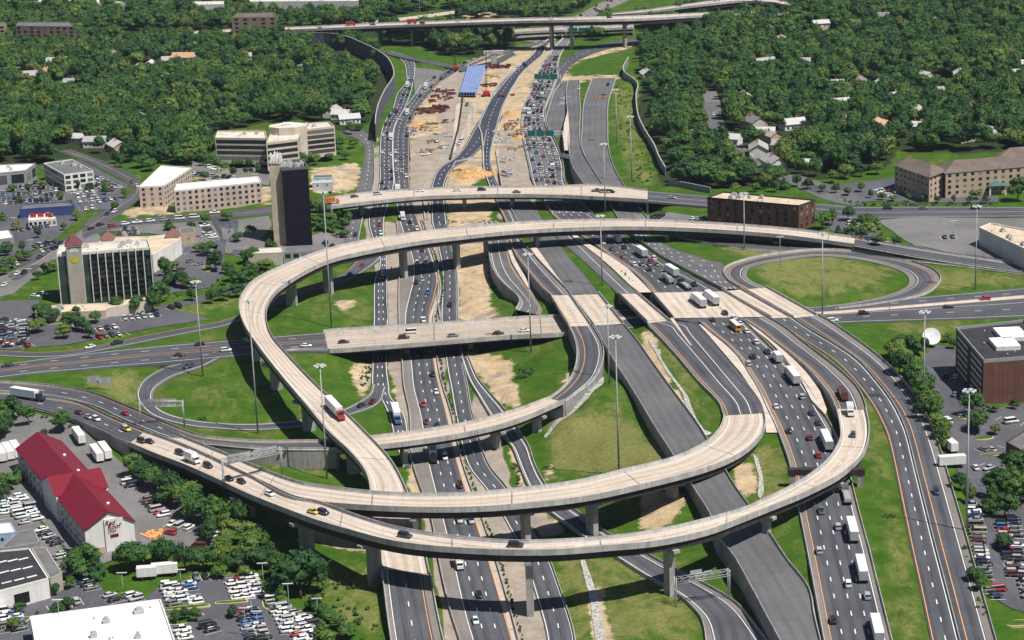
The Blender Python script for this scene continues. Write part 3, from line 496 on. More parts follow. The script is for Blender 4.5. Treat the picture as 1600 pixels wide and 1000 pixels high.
c = t.mix(t.ramp(t.math('ADD', at_('dirt'), t.math('ADD', t.math('MULTIPLY', t.math('SUBTRACT', nf, 0.5), 0.9), t.math('MULTIPLY', t.math('SUBTRACT', nm_, 0.5), 1.3))), 0.4, 0.62), c, dcol)
c = t.mix(t.ramp(t.math('ADD', at_('conc'), t.math('MULTIPLY', t.math('SUBTRACT', nf, 0.5), 0.5)), 0.4, 0.6), c, ccol)
bp = t.n('ShaderNodeBump', Strength=0.5, Distance=0.6); t.l(t.noise(0.8, 4, 0.7), bp.inputs['Height']); t.l(bp.outputs[0], t.b.inputs['Normal'])
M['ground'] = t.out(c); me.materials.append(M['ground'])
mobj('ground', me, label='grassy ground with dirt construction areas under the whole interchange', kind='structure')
MB_ = MB(); MB_.face([(-15000, -6000, -2.5), (15000, -6000, -2.5), (15000, 26000, -2.5), (-15000, 26000, -2.5)])
MB_.build('distant_ground', M['ground'], label='flat land stretching beyond the interchange', kind='structure')
# ---------------------------------------------------------------- build the roads, decks, barriers, lines
LN = 0
def lat(r):
    d = (r['R']-r['L']); d[:, 2] = 0; n = np.linalg.norm(d, axis=1, keepdims=True); return d/np.maximum(n, 1e-6)
def tangent(r):
    c = r['c']; t = np.gradient(c, axis=0); return t/np.linalg.norm(t, axis=1, keepdims=True)
def sweep(base, side, prof, name, mat, parent=None, closed=True, **k):
    """base (n,3), side (n,3) unit lateral; prof list of (lateral, up)"""
    n = len(base); m = len(prof)
    V_ = np.stack([base+side*a+np.array([0, 0, b]) for a, b in prof], 1)  # n,m,3
    f = []
    for i in range(n-1):
        for j in range(m if closed else m-1):
            k2 = (j+1) % m; f.append((i*m+j, i*m+k2, (i+1)*m+k2, (i+1)*m+j))
    if closed: f.append(tuple(range(m-1, -1, -1))); f.append(tuple((n-1)*m+j for j in range(m)))
    me = bpy.data.meshes.new(name); me.from_pydata(V_.reshape(-1, 3).tolist(), [], f); me.materials.append(mat)
    bm = bmesh.new(); bm.from_mesh(me); bmesh.ops.recalc_face_normals(bm, faces=bm.faces); bm.to_mesh(me); bm.free()
    return mobj(name, me, parent, **k)
def surf(r, z, name, mat, parent=None, nu=4, **k):
    us = np.linspace(0, 1, nu); V_ = r['L'][:, None, :]*(1-us[None, :, None])+r['R'][:, None, :]*us[None, :, None]; V_ = V_.copy(); V_[..., 2] += z
    uv = np.stack([us[None, :]*r['w'][:, None], np.repeat(r['v'][:, None], nu, 1)], -1)
    a = V_[1, 0]-V_[0, 0]; b = V_[0, -1]-V_[0, 0]; flip = (b[0]*a[1]-b[1]*a[0]) < 0
    return mobj(name, grid_mesh(name, V_, nu, len(V_), mat, uv, flip), parent, **k)
def at_u(r, u): return r['L']*(1-u)+r['R']*u
def marks(r, z, parent):
    mb = MB(); tg = tangent(r); sd = lat(r)
    for u, st, col in r['lines']:
        m = 0 if col == 'w' else 1; p = at_u(r, u); hw = 0.13 if st == 's' else 0.16
        if st == 's':
            a = p-sd*hw; b = p+sd*hw
            for i in range(len(p)-1):
                mb.face([a[i]+[0, 0, z], b[i]+[0, 0, z], b[i+1]+[0, 0, z], a[i+1]+[0, 0, z]], m)
        else:
            v = r['v']; s = 2.0
            while s+3.2 < v[-1]:
                q = [np.array([np.interp(x, v, p[:, k]) for k in range(3)]) for x in (s, s+3.2)]
                d = q[1]-q[0]; d = d/np.linalg.norm(d); n = np.array([-d[1], d[0], 0])*hw
                mb.face([q[0]-n+[0, 0, z], q[0]+n+[0, 0, z], q[1]+n+[0, 0, z], q[1]-n+[0, 0, z]], m); s += 12.2
    if mb.f:
        me = mb.mesh('lane_marking', [M['white_paint'], M['orange_paint']])
        bm = bmesh.new(); bm.from_mesh(me)
        for f in bm.faces:
            if f.normal.z < 0: f.normal_flip()
        bm.to_mesh(me); bm.free(); mobj('lane_marking', me, parent)
JERS = [(0, 0), (0.62, 0), (0.62, 0.1), (0.42, 0.35), (0.38, 0.95), (0.2, 0.95), (0.16, 0.35), (0, 0.1)]
def add_piers(r, parent):
    c = r['c']; tg = tangent(r)
    for (px, py, zg) in r['piers']:
        b = P(px, py, zg); d = np.hypot(c[:, 0]-b.x, c[:, 1]-b.y)
        # pick the deck station whose ground foot is nearest to the traced pier base
        i = int(np.argmin(d)); q = c[i]
        zg2 = float(zt(q[0], q[1]))-0.6; zt_ = q[2]-0.5-r['gd']; wd = r['w'][i]
        if zt_-zg2 < 1.5: continue
        Mx = Matrix.Translation((q[0], q[1], 0)) @ Matrix.Rotation(math.atan2(tg[i][1], tg[i][0]), 4, 'Z')
        cap = min(wd*0.40, 5.0); h = zt_-zg2; cw = min(2.3, wd*0.17)
        mb = MB()
        mb.box(-0.95, -cw, zg2, 0.95, cw, zt_-1.6, M=Mx)
        col = mb.build('pier', M['pier'], parent)
        m2 = MB()   # hammerhead: tapered underside
        for s in (-1, 1): pass
        pr = [(-cap-0.6, zt_), (cap+0.6, zt_), (cap+0.6, zt_-0.9), (cw+0.2, zt_-1.9), (-cw-0.2, zt_-1.9), (-cap-0.6, zt_-0.9)]
        pf = [tuple(Mx @ Vector((1.05, a, z))) for a, z in pr]; pb = [tuple(Mx @ Vector((-1.05, a, z))) for a, z in pr]
        m2.face(pf); m2.face(pb[::-1])
        for k in range(6): j = (k+1) % 6; m2.face([pb[k], pb[j], pf[j], pf[k]])
        m2.build('pier_cap', M['pier'], col)
BL = dict(N1s='low concrete barrier along the left edge of the inner highway lanes', N1r='dark-topped median barrier in the middle of the lower highway')
for r in RD:
    LN += 1; sd = lat(r); z0 = {'deck': 0.0}.get(r['kind'], 0.004*(LN % 12)); mat = M[r['mat']]; L, Rr = r['L'], r['R']
    if r['kind'] in ('grade', 'fill'):
        ob = surf(r, z0, 'road', mat, label=r['label']+' paved road surface', kind='structure')
        sk_ = r['skirt']; mw = M['wallc'] if r['kind'] == 'fill' else mat
        if r['kind'] == 'fill':
            w = empty('retaining_wall', tuple(r['c'][len(r['c'])//2]*[1, 1, 0]), label='grey concrete retaining wall carrying the '+r['label'], cat='wall')
            off = -np.array(w.location)
            for e_, s_ in ((L, -1), (Rr, 1)):
                sweep(e_+off, sd*s_, [(-0.3, -0.02), (0.35, -0.02), (0.35, -sk_), (-0.3, -sk_)], 'wall_panel', mw, w)
        else:
            for e_, s_ in ((L, -1), (Rr, 1)):
                sweep(e_, sd*s_, [(-0.05, z0-0.01), (0.25, -0.03), (0.5, -sk_), (-0.05, -sk_)], 'road_edge', mat, ob)
        marks(r, z0+0.035, ob)
        for u0, u1 in STRIPS.get(r['key'], ()):
            r2 = dict(r); r2['L'] = at_u(r, u0); r2['R'] = at_u(r, u1); r2['w'] = r['w']*(u1-u0); surf(r2, z0+0.018, 'shoulder', M['asphalt_shoulder'], ob, nu=2)
        for ch in r['bars']:
            e_ = L if ch == 'L' else Rr; s_ = -1 if ch == 'L' else 1
            side = 'left' if (ch == 'L') == (L[len(L)//2][0] < Rr[len(L)//2][0]) else 'right'
            q = e_[len(e_)//2]
            prof = [(a-0.1, b-0.02) for a, b in JERS]
            sweep(e_-q, sd*s_, prof, 'concrete_barrier', M['parapet'], loc=tuple(q), label='concrete barrier on the %s edge of the %s' % (side, r['label'].replace('of the outermost right road', 'far right').replace('below the loop flyover', '')), cat='barrier', group='concrete road barriers')
    else:
        q = r['c'][len(r['c'])//2]*np.array([1, 1, 0]); root = empty(r['name'], tuple(q), label=r['label'], cat='bridge'); o_ = np.array([-q[0], -q[1], 0])
        rr = dict(r); rr['L'] = L+o_; rr['R'] = Rr+o_; rr['c'] = r['c']+o_
        dk = surf(rr, 0, 'deck', mat, root); marks(rr, 0.03, dk)
        for e_, s_ in ((rr['L'], -1), (rr['R'], 1)):
            sweep(e_, sd*s_, [(-0.45, 0.005), (-0.2, 0.75), (-0.2, 1.1), (0.06, 1.1), (0.06, -0.8), (-0.45, -0.8)], 'parapet', M['parapet'], root)
        wd = float(np.median(r['w'])); ins = min(0.9, wd*0.12)
        n = len(L); Vb = rr['L']+sd*ins; Vc = rr['R']-sd*ins; g_ = -0.45; gb = -0.45-r['gd']; bi = min(1.6, wd*.2)
        sw = np.stack([rr['L']+[0, 0, g_], Vb+[0, 0, g_-0.1], Vb+[0, 0, gb], Vb+sd*0.5+[0, 0, gb], Vc-sd*0.5+[0, 0, gb], Vc+[0, 0, gb], Vc+[0, 0, g_-0.1], rr['R']+[0, 0, g_]], 1)
        m = 8; f = [(i*m+j, i*m+j+1, (i+1)*m+j+1, (i+1)*m+j) for i in range(n-1) for j in range(m-1)]
        f += [tuple(range(m)), tuple((n-1)*m+j for j in range(m-1, -1, -1))]
        me = bpy.data.meshes.new('girder'); me.from_pydata(sw.reshape(-1, 3).tolist(), [], f); me.materials.append(M['girder']); mobj('girder', me, root)
        # abutments at both ends
        for i, s_ in ((0, 1), (n-1, -1)):
            if r['key'] in ('F1', 'F2'): continue
            if (r['key'], i) in (('A', 0), ('R', n-1), ('C', n-1)): pass
            a = L[i]; b = Rr[i]; d = r['c'][i]-r['c'][i+s_]; d = d/np.linalg.norm(d); dd = Vector((d[0], d[1], 0))
            zb = float(min(zt(a[0], a[1]), zt(b[0], b[1]), zt(*(r['c'][min(max(i+s_*4, 0), n-1)][:2]))))-1.5
            mb = MB(); A_, B_ = Vector(a), Vector(b); zt_ = a[2]-0.47
            p = [A_+dd*0.3, B_+dd*0.3, B_-dd*0.8, A_-dd*0.8]; p = [Vector((v.x+o_[0], v.y+o_[1], 0)) for v in p]
            if (p[1]-p[0]).cross(p[2]-p[1]).z < 0: p = p[::-1]
            if zt_-zb > 1: mb.prism([(v.x, v.y) for v in p], zb, zt_); mb.build('abutment', M['wallc'], root)
        add_piers_r = dict(r); 
        mk = empty('tmp_piers') if False else None
        # piers are built in world space and then shifted under the root
        before = set(root.children)
        add_piers(r, root)
        for ch in root.children:
            if ch not in before: ch.location = (-q[0], -q[1], 0)
# concrete gore wedges between diverging carriageways
M['concrete_pale'] = simple('pale_gore_concrete', (.60, .505, .43), .9, var=.12, scale=.2, stain=.3)
def wedge(rows, z=11.0, mat='concrete_pale', label='pale concrete gore between diverging lanes'):
    L = []; 
    mb = MB(); pts = [(P(a[0], a[1], a[4]), P(a[2], a[3], a[4])) for a in rows]
    for i in range(len(pts)-1):
        f = [pts[i][0], pts[i][1], pts[i+1][1], pts[i+1][0]]; up = Vector((0, 0, 0.06)); f = [p+up for p in f]
        if (f[1]-f[0]).cross(f[3]-f[0]).z < 0: f = f[::-1]
        mb.face(f)
        for k in (0, 1):
            a, b = pts[i][k], pts[i+1][k]; mb.face([a+up, b+up, b-Vector((0, 0, 9)), a-Vector((0, 0, 9))])
    mb.build('pavement', M[mat], label=label, kind='structure')
wedge(V((361,885,892,4),(376,903,912,5),(400,935,953,7),(419,957,981,8.8),(446,985,1008,10.4),(457,1000,1018,11)), label='long pale concrete strip beside the truck lanes')
wedge(V((507,1092,1094,11.1),(520,1104,1115,11.1),(554,1133,1150,11.1),(582,1157,1169,10.9),(625,1186,1196,10.6),(660,1196,1212,10.2),(676,1197,1218,10)), label='pale concrete wedge left of the busy highway')
wedge([(1159,499,1164,498,11.1),(1202,533,1209,530,11.1),(1222,553,1236,551,11.1),(1250,590,1264,576,11.1),(1268,625,1279,605,11),(1290,648,1292,640,11)], label='pale concrete wedge under the outer flyover lanes')
wedge(V((381,824,834,5.3),(400,838,848,7.3),(430,862,869,9.8),(458,888,891,11.1)), label='pale concrete wedge beside the wide closed lanes')
wedge(V((386,792,802,6),(410,800,812,7.2),(430,812,820,7.5),(450,825,828,7.5)), label='pale concrete wedge between the two ramps')
wedge(V((497,1046,1052,11.1),(520,1064,1067,11.1),(540,1079,1081,11.1)), label='thin concrete nose between closed lanes')
wedge(V((172,887,887.5,4),(195,881,889,6),(215,880,890,6.4),(235,882,889,7)), label='pale concrete wedge beside the empty ramp')

# straddle bent carrying the outer flyover over the right-hand highway
a, b = P(1238, 762, 8.5), P(1344, 762, 8.5); e = empty('straddle_bent', tuple(a), label='dark straddle bent under the outer flyover across the right-hand highway', cat='bridge pier'); L_ = (b-a).to_2d().length; e.rotation_euler = (0, 0, math.atan2(b.y-a.y, b.x-a.x))
for x in (0, L_): mb = MB(); mb.box(x-1, -1, -2, x+1, 1, 4.6); mb.build('column', M['pier'], e)
mb = MB(); mb.box(-1.5, -1.2, 4.6, L_+1.5, 1.2, 6.6); mb.build('cross_beam', M['girder'], e)
# ---------------------------------------------------------------- draped paved areas
def patch(name, label, poly, mat, off=0.25, step=5.0, kind='structure', cat=None):
    w = PT(np.array([p[0] for p in poly], float), np.array([p[1] for p in poly], float))
    b = []
    n = len(w)
    for i in range(n):
        a, c = w[i], w[(i+1) % n]; k = max(1, int(np.hypot(*(c-a)[:2])/step))
        for j in range(k): b.append(a[:2]+(c-a)[:2]*j/k)
    B = np.array(b); x0, y0 = B.min(0); x1, y1 = B.max(0)
    gx, gy = np.meshgrid(np.arange(x0, x1, step)+step/2, np.arange(y0, y1, step)+step/2); gx = gx.ravel(); gy = gy.ravel()
    k = inpoly(gx, gy, [tuple(q) for q in B]); pts = [Vector(q) for q in B]+[Vector((a, c)) for a, c in zip(gx[k], gy[k])]
    r = geometry.delaunay_2d_cdt(pts, [(i, (i+1) % len(B)) for i in range(len(B))], [], 1, 0.01)
    vs = np.array([tuple(v) for v in r[0]]); z = zt(vs[:, 0], vs[:, 1])+off
    faces = []
    for f in r[2]:
        a, b_, c = vs[f[0]], vs[f[1]], vs[f[2]]
        if (b_[0]-a[0])*(c[1]-a[1])-(b_[1]-a[1])*(c[0]-a[0]) < 0: f = f[::-1]
        faces.append(tuple(f))
    me = bpy.data.meshes.new(name); me.from_pydata([(a[0], a[1], c) for a, c in zip(vs, z)], [], faces); me.materials.append(M[mat])
    l = me.uv_layers.new(name='UVMap')
    for lp in me.loops: v = me.vertices[lp.vertex_index].co; l.data[lp.index].uv = (v.x, v.y)
    return mobj(name, me, label=label, kind=kind, cat=cat)
M['lot'] = road_mat('parking_asphalt', (0.085, 0.085, 0.098), (0.12, 0.12, 0.135), 0.0, crack=0.12)
M['lot_old'] = road_mat('old_parking_asphalt', (0.15, 0.145, 0.145), (0.21, 0.20, 0.20), 0.0, crack=0.15)
M['blue_steel'] = simple('blue_painted_steel', (0.22, 0.30, 0.55), 0.6)
LOTS = [
 ('parking lot around the red-roofed hotel', [(0,645),(60,648),(100,658),(130,672),(188,722),(255,768),(335,815),(358,850),(330,868),(222,862),(160,882),(110,862),(60,810),(12,770),(-20,765),(-20,650)], 'lot_old'),
 ('dark parking lot of the car dealer at the lower left', [(-30,935),(80,925),(90,860),(120,880),(150,905),(165,930),(225,938),(250,915),(360,900),(402,905),(425,935),(450,960),(500,1012),(510,1060),(-30,1060)], 'lot'),
 ('gravelly lot beside the warehouse', [(-30,760),(20,772),(60,815),(112,870),(90,915),(40,860),(-30,850)], 'lot_old'),
 ('hotel forecourt lot below the tall hotel', [(-20,470),(60,470),(70,488),(240,478),(330,500),(200,520),(100,540),(20,548),(-20,545)], 'lot'),
 ('parking lot right of the tall hotel', [(235,400),(300,385),(330,372),(352,380),(350,430),(330,450),(300,455),(245,460)], 'lot'),
 ('parking lot before the striped office block', [(300,252),(330,262),(425,262),(420,290),(300,276)], 'lot_old'),
 ('large town parking lot at the left edge', [(-20,285),(50,288),(85,285),(110,300),(140,322),(120,345),(90,372),(40,396),(-20,420)], 'lot'),
 ('parking lot around the white office', [(60,262),(125,250),(200,290),(190,325),(140,330),(90,285)], 'lot'),
 ('lot left of the town street', [(-20,440),(60,408),(100,378),(128,360),(130,372),(100,395),(60,430),(20,460),(-20,470)], 'lot_old'),
 ('parking lot beside the black tower', [(360,350),(430,385),(540,360),(545,375),(520,395),(440,400),(385,405),(350,395)], 'lot_old'),
 ('parking lot of the brick office at the right', [(1440,560),(1465,540),(1500,545),(1545,640),(1600,632),(1650,632),(1650,980),(1560,940),(1530,860),(1512,790),(1495,730),(1478,670),(1462,620)], 'lot'),
 ('lot behind the brick office', [(1560,510),(1650,500),(1650,545),(1600,540)], 'lot'),
 ('broad empty lot beside the white store', [(1370,345),(1430,340),(1650,342),(1650,372),(1545,360),(1530,385),(1600,408),(1540,402),(1430,385),(1395,362)], 'lot_old'),
 ('parking lot of the apartments', [(1290,290),(1395,278),(1440,300),(1560,307),(1560,316),(1340,316)], 'lot'),
 ('small lot between the brick hotel and the loop flyover', [(990,335),(1100,340),(1110,358),(1000,350)], 'lot_old'),
 ('paved ground between the avenue and the mall', [(160,362),(200,353),(330,346),(345,372),(335,400),(300,395),(285,402),(283,370),(232,365)], 'lot_old'),
 ('paved ground below the avenue left of the black tower', [(345,346),(420,338),(425,352),(400,384),(348,374)], 'lot_old'),
 ('paved corner left of the mall', [(118,378),(150,362),(158,372),(150,388),(96,392)], 'lot_old'),
 ('strip of asphalt right of the brick hotel', [(1275,325),(1330,335),(1375,365),(1360,382),(1300,362)], 'lot'),
 ('side street right of the black tower', [(1098,142),(1118,142),(1125,160),(1100,160)], 'lot_old')]
for l, p_, m in LOTS: patch('parking_lot', l, p_, m)
patch('parking_lot', 'dark triangular apron between the far left lanes', [(646,106),(692,112),(676,138),(657,150),(648,146)], 'lot_old')
for l_, p_ in (('pale far yards along the top left edge', [(-60,-14),(235,-14),(235,3),(90,8),(-60,9)]), ('pale far yards along the top edge', [(250,-14),(640,-14),(560,2),(420,5),(330,3)])): patch('parking_lot', l_, p_, 'concrete', .3, 20)
patch('pavement', 'pale sand track beneath the blue steel bridge beams', [(712,240),(738,160),(748,160),(735,205),(716,245)], 'concrete_old', 0.3)
patch('pavement', 'pale haul road', [(706,238),(708,200),(712,165),(722,160),(716,200),(712,240)], 'concrete_road', 0.35)
for l, p_ in (('long riprap ditch on the slope right of the wide closed lanes', [(1013,533),(1020,532),(1034,562),(1054,592),(1076,622),(1088,655),(1100,672),(1113,677),(1105,681),(1090,672),(1076,645),(1066,615),(1040,580)]),
              ('riprap ditch running down from the curved ramp', [(935,590),(944,590),(943,600),(920,622),(880,656),(852,686),(850,682),(880,645),(915,612)]),
              ('riprap ditch by the outer flyover', [(1176,710),(1184,716),(1191,740),(1194,770),(1188,780),(1184,776),(1186,745)]),
              ('stony channel at the bottom centre', [(905,870),(912,870),(935,935),(948,1010),(932,1010),(922,940)])):
    patch('riprap', l, p_, 'rock', 0.25, 3.0, kind='stuff')
# ---------------------------------------------------------------- foliage
tl = NT('leaves', 0.75, 0.25); oi = tl.n('ShaderNodeObjectInfo')
n1 = tl.noise(0.45, 3, 0.6); n2 = tl.noise(2.2, 3, 0.7)
cr1 = tl.n('ShaderNodeValToRGB'); tl.l(oi.outputs['Random'], cr1.inputs[0]); el = cr1.color_ramp.elements; el[0].color = (.018, .060, .020, 1); el[1].color = (.145, .195, .036, 1)
for p_, c_ in ((.3, (.032, .092, .022, 1)), (.6, (.054, .125, .024, 1)), (.85, (.088, .158, .028, 1))): e_ = el.new(p_); e_.color = c_
cA = cr1.outputs[0]
cB = tl.mix(tl.math('MULTIPLY', tl.ramp(n1, 0.3, 0.72), 0.45), cA, (0.060, 0.115, 0.028)); cB = tl.mix(tl.math('MULTIPLY', tl.ramp(n2, 0.45, 0.8), 0.4), cB, (0.014, 0.036, 0.010))
tl.b.inputs['Subsurface Weight'].default_value = 0.0
M['leaves'] = tl.out(cB)
M['bark'] = simple('bark', (0.10, 0.075, 0.055), 0.95)
from mathutils import noise as mnoise
def crown_mesh(seed, H=1.0, shape='round', nb=15, nl=760, nm='crown', core=1.0):
    rg = random.Random(seed); mb = MB()
    blobs = []
    for i in range(nb):
        if shape == 'cone':
            t = (i+0.5)/nb; z = 0.15+0.8*t; r = 0.30*(1-t)+0.03; a = rg.uniform(0, 6.28); d = r*0.5
            blobs.append((d*math.cos(a), d*math.sin(a), z, r*0.75+0.03))
        else:
            a = rg.uniform(0, 6.28); e = rg.uniform(-0.35, 1.0); rr = math.sqrt(max(0, 1-e*e)) if e > 0 else 1
            d = 0.30*rr*rg.uniform(0.75, 1.15); blobs.append((d*math.cos(a), d*math.sin(a), 0.58+0.27*e, rg.uniform(0.11, 0.19)))
    if shape != 'cone': blobs.append((0, 0, 0.58, 0.25*core))
    bm = bmesh.new(); bmesh.ops.create_icosphere(bm, subdivisions=2, radius=1); iv = [v.co.copy() for v in bm.verts]; ifc = [tuple(v.index for v in f.verts) for f in bm.faces]; bm.free()
    for bx, by, bz, br in blobs:
        k = len(mb.v); off = Vector((rg.uniform(-50, 50),)*3)
        for v in iv:
            d = 1+0.42*mnoise.noise(v*2.1+off)+0.22*mnoise.noise(v*5+off)
            mb.v.append((bx+v.x*br*d, by+v.y*br*d, bz+v.z*br*0.85*d))
        for f in ifc: mb.f.append(tuple(k+i for i in f)); mb.m.append(0); mb.sm.append(False)
    for i in range(nl):
        bx, by, bz, br = rg.choice(blobs); n = Vector((rg.gauss(0, 1), rg.gauss(0, 1), rg.gauss(0.3, 1))).normalized()
        c = Vector((bx, by, bz))+n*br*rg.uniform(0.95, 1.5); s = rg.uniform(0.014, 0.040)
        m_ = (n+Vector((rg.gauss(0, .5), rg.gauss(0, .5), rg.gauss(0, .5)))).normalized(); u = m_.orthogonal().normalized(); w = m_.cross(u)
        mb.face([c-u*s-w*s*0.6, c+u*s*0.4-w*s, c+u*s+w*s*0.7, c-u*s*0.5+w*s])
    return mb.mesh(nm, M['leaves'])
def trunk_mesh(seed, shape='round'):
    rg = random.Random(seed); mb = MB(); mb.tube((0, 0, -0.06), (0, 0, 0.30), 0.030, 0.022, 7); mb.tube((0, 0, 0.30), (0.01, 0, 0.62), 0.022, 0.008, 6)
    if shape != 'cone':
        for i in range(5):
            a = i*1.26+rg.uniform(-.3, .3); z = rg.uniform(.24, .38); mb.tube((0, 0, z), (0.2*math.cos(a), 0.2*math.sin(a), z+0.2), 0.014, 0.005, 5)
    return mb.mesh('trunk', M['bark'])
TREEM = [(crown_mesh(10+i, nb=9+2*(i % 5), core=(1.0, .8, 1.1)[i % 3]), trunk_mesh(i)) for i in range(9)]
for i, (cm_, _) in enumerate(TREEM):
    fx, fy, fz = [(1, 1, 1), (1.15, .9, .85), (.8, .85, 1.2), (1.2, 1.1, .8), (.9, 1, 1.05), (1.05, 1.2, .9), (.75, .75, 1.25), (1.1, .95, 1.1), (1, 1.1, .75)][i]
    for v in cm_.vertices: v.co = (v.co.x*fx, v.co.y*fy, .2+(v.co.z-.2)*fz)
CONEM = [(crown_mesh(40, shape='cone', nb=11, nl=500), trunk_mesh(9, 'cone'))]
BUSHM = [crown_mesh(60+i, nb=9, nl=260, nm='bush') for i in range(2)]
def nth(n):
    W_ = ['first','second','third','fourth','fifth','sixth','seventh','eighth','ninth','tenth','eleventh','twelfth','thirteenth','fourteenth','fifteenth','sixteenth','seventeenth','eighteenth','nineteenth','twentieth']
    return W_[n-1] if n <= 20 else '%d%s' % (n, {1:'st',2:'nd',3:'rd'}.get(n % 10, 'th') if n % 100 not in (11,12,13) else 'th')
NTREE = 0
def tree(loc, h, kind='round', label='', group=None, wide=1.0):
    global NTREE; NTREE += 1
    rz = random.uniform(0, 6.28)
    e = empty('pine_tree' if kind == 'cone' else 'tree', tuple(loc), rz, label=label, cat='tree', group=group)
    cm, tm = (random.choice(TREEM) if kind == 'round' else CONEM[0])
    sc = (h*wide, h*wide, h)
    for nm, me in (('crown', cm), ('trunk', tm)):
        o = mobj(nm, me, e); o.scale = sc
    return e
def bush(loc, h, label, group):
    o = mobj('bush', random.choice(BUSHM), loc=tuple(Vector(loc)-Vector((0, 0, 0.35*h))), rz=random.uniform(0, 6), label=label, cat='bush', group=group); o.scale = (h*1.2, h*1.2, h)
# near trees: clusters of (x, y, height) in photo pixels at the trunk foot
CLUST = [
 ('beside the parking lot between the red-roofed hotel and the flyover', [(205,745,9),(222,752,9),(240,765,9),(255,775,8),(270,782,10),(290,790,10),(262,790,7),(305,805,11),(320,818,10),(300,820,8),(340,835,11),(362,850,9),(385,850,8),(352,862,8),(330,850,7),(375,830,9)]),
 ('between the red-roofed hotel and the car dealer', [(120,905,9),(136,893,8),(152,905,8),(190,890,7),(205,893,9),(225,885,6),(250,880,8),(262,890,9),(290,895,8),(318,892,9),(345,890,8),(370,892,7),(395,880,9),(410,888,8),(356,895,5),(385,905,5),(345,905,5)]),
 ('on the bank below the outer flyover', [(470,935,13),(485,925,9),(440,905,8),(425,885,8),(500,965,5),(515,975,5),(530,985,5),(490,955,5),(545,998,5),(505,1000,6),(410,870,8),(425,935,6),(440,945,6)]),
 ('in front of the tall hotel', [(75,505,8),(65,495,7),(110,515,8),(120,500,6),(185,490,8),(215,490,7),(240,488,8),(95,498,5),(150,505,6),(250,475,9),(130,520,7),(100,530,7),(60,520,7),(140,530,6)]),
 ('around the lots right of the tall hotel', [(258,432,8),(265,445,8),(285,450,8),(300,452,7),(325,398,8),(338,425,9),(355,428,6),(375,455,8),(390,440,8),(370,465,7),(350,470,6),(400,460,7),(418,445,6),(300,470,6),(330,475,6),(310,395,5),(386,412,7),(398,405,6),(425,400,7),(270,425,6),(248,415,6),(392,372,7),(372,378,6),(415,425,7),(362,440,7)]),
 ('in the town beside the street', [(10,400,6),(30,412,5),(20,420,6),(8,418,5),(40,408,5),(8,430,5),(70,430,6),(85,425,7),(60,438,5),(35,395,5),(12,395,6),(140,300,5),(165,305,5),(195,310,5),(265,360,6),(320,350,6),(355,345,6),(55,330,4),(180,330,5),(230,385,5),(300,360,5)]),
 ('between the street and the beige apartment block', [(222,262,9),(235,268,9),(210,252,8),(245,255,8),(262,256,8),(200,245,8),(225,245,8),(280,252,8),(295,258,8),(190,262,7),(180,256,7),(310,252,9),(318,260,8)]),
 ('right of the black tower', [(490,330,7),(503,340,7),(515,352,8),(530,345,7),(520,365,8),(535,358,6),(505,362,7),(546,352,6),(494,352,6),(540,372,5)]),
 ('around the brick hotel', [(1285,358,10),(1300,352,7),(1325,345,7),(1352,360,8),(1370,358,6),(1355,372,7),(1370,385,6),(1330,370,5),(1345,375,5),(1310,365,4),(1320,368,4),(1335,360,5),(1400,385,6),(1378,378,5)]),
 ('by the apartments and their lot', [(1345,300,5),(1360,310,4),(1378,313,4),(1395,315,4),(1420,316,4),(1440,316,4),(1465,318,4),(1490,318,4),(1515,318,4),(1540,318,4),(1525,312,6),(1590,315,12),(1300,286,7),(1320,280,8),(1345,276,8),(1310,296,4),(1460,300,4),(1500,306,4),(1250,272,9),(1230,268,9),(1275,275,9),(1370,272,7)]),
 ('along the barrier left of the brick office lot', [(1398,560,9),(1410,572,9),(1405,585,8),(1420,590,9),(1428,605,9),(1438,618,9),(1445,632,8),(1452,645,8),(1458,660,8),(1466,675,8),(1472,690,8),(1420,560,8),(1435,600,8),(1448,618,7),(1478,702,7),(1412,550,7),(1442,655,7)]),
 ('in the lot below the brick office', [(1528,675,8),(1520,650,8),(1515,790,6),(1560,780,9),(1550,800,9),(1580,770,10),(1595,790,9),(1570,810,8),(1590,750,10),(1555,680,4),(1500,765,5),(1525,910,5),(1533,925,5),(1570,860,6),(1600,770,9),(1550,645,4),(1585,640,4)]),
 ('at the left edge by the old road', [(5,660,9),(22,655,8),(45,665,8),(98,675,8),(10,680,7),(0,690,8),(70,690,5),(15,765,7),(5,785,6),(28,755,6)]),
 ('on the small islands of the car dealer lot', [(90,965,4),(105,955,4),(30,960,4),(275,975,4),(290,970,4),(308,972,4),(25,985,4),(365,965,4),(110,920,4),(85,930,4),(60,975,4)]),
 ('beside the dirt lot left of the highway', [(470,262,8),(480,255,8),(492,258,7),(505,240,8),(520,235,8),(515,252,6),(540,250,6),(552,232,6),(548,210,7),(530,240,6),(510,245,6),(500,250,6),(560,205,6),(535,225,5)]),
 ('on the islands of the large town lot', [(20,300,5),(45,303,5),(68,296,5),(95,312,5),(122,296,5),(140,290,5),(165,300,5),(110,325,5),(30,318,4),(82,350,5),(60,372,5),(25,360,5),(5,345,5),(120,345,5),(100,360,4)]),
 ('around the striped office lot', [(335,262,6),(350,268,6),(372,262,6),(390,266,6),(405,272,6),(420,262,6),(320,282,6),(365,276,5)]),
 ('on the verge below the wood at the right', [(1195,296,8),(1210,300,6),(1225,296,6),(1245,292,6),(1262,296,6),(1180,300,5),(1150,300,5),(1285,300,5),(1305,302,5),(1325,306,5)]),
 ('scattered near the satellite dish', [(1490,545,4),(1480,535,4),(1435,555,5),(1445,545,4),(1400,548,5)])]
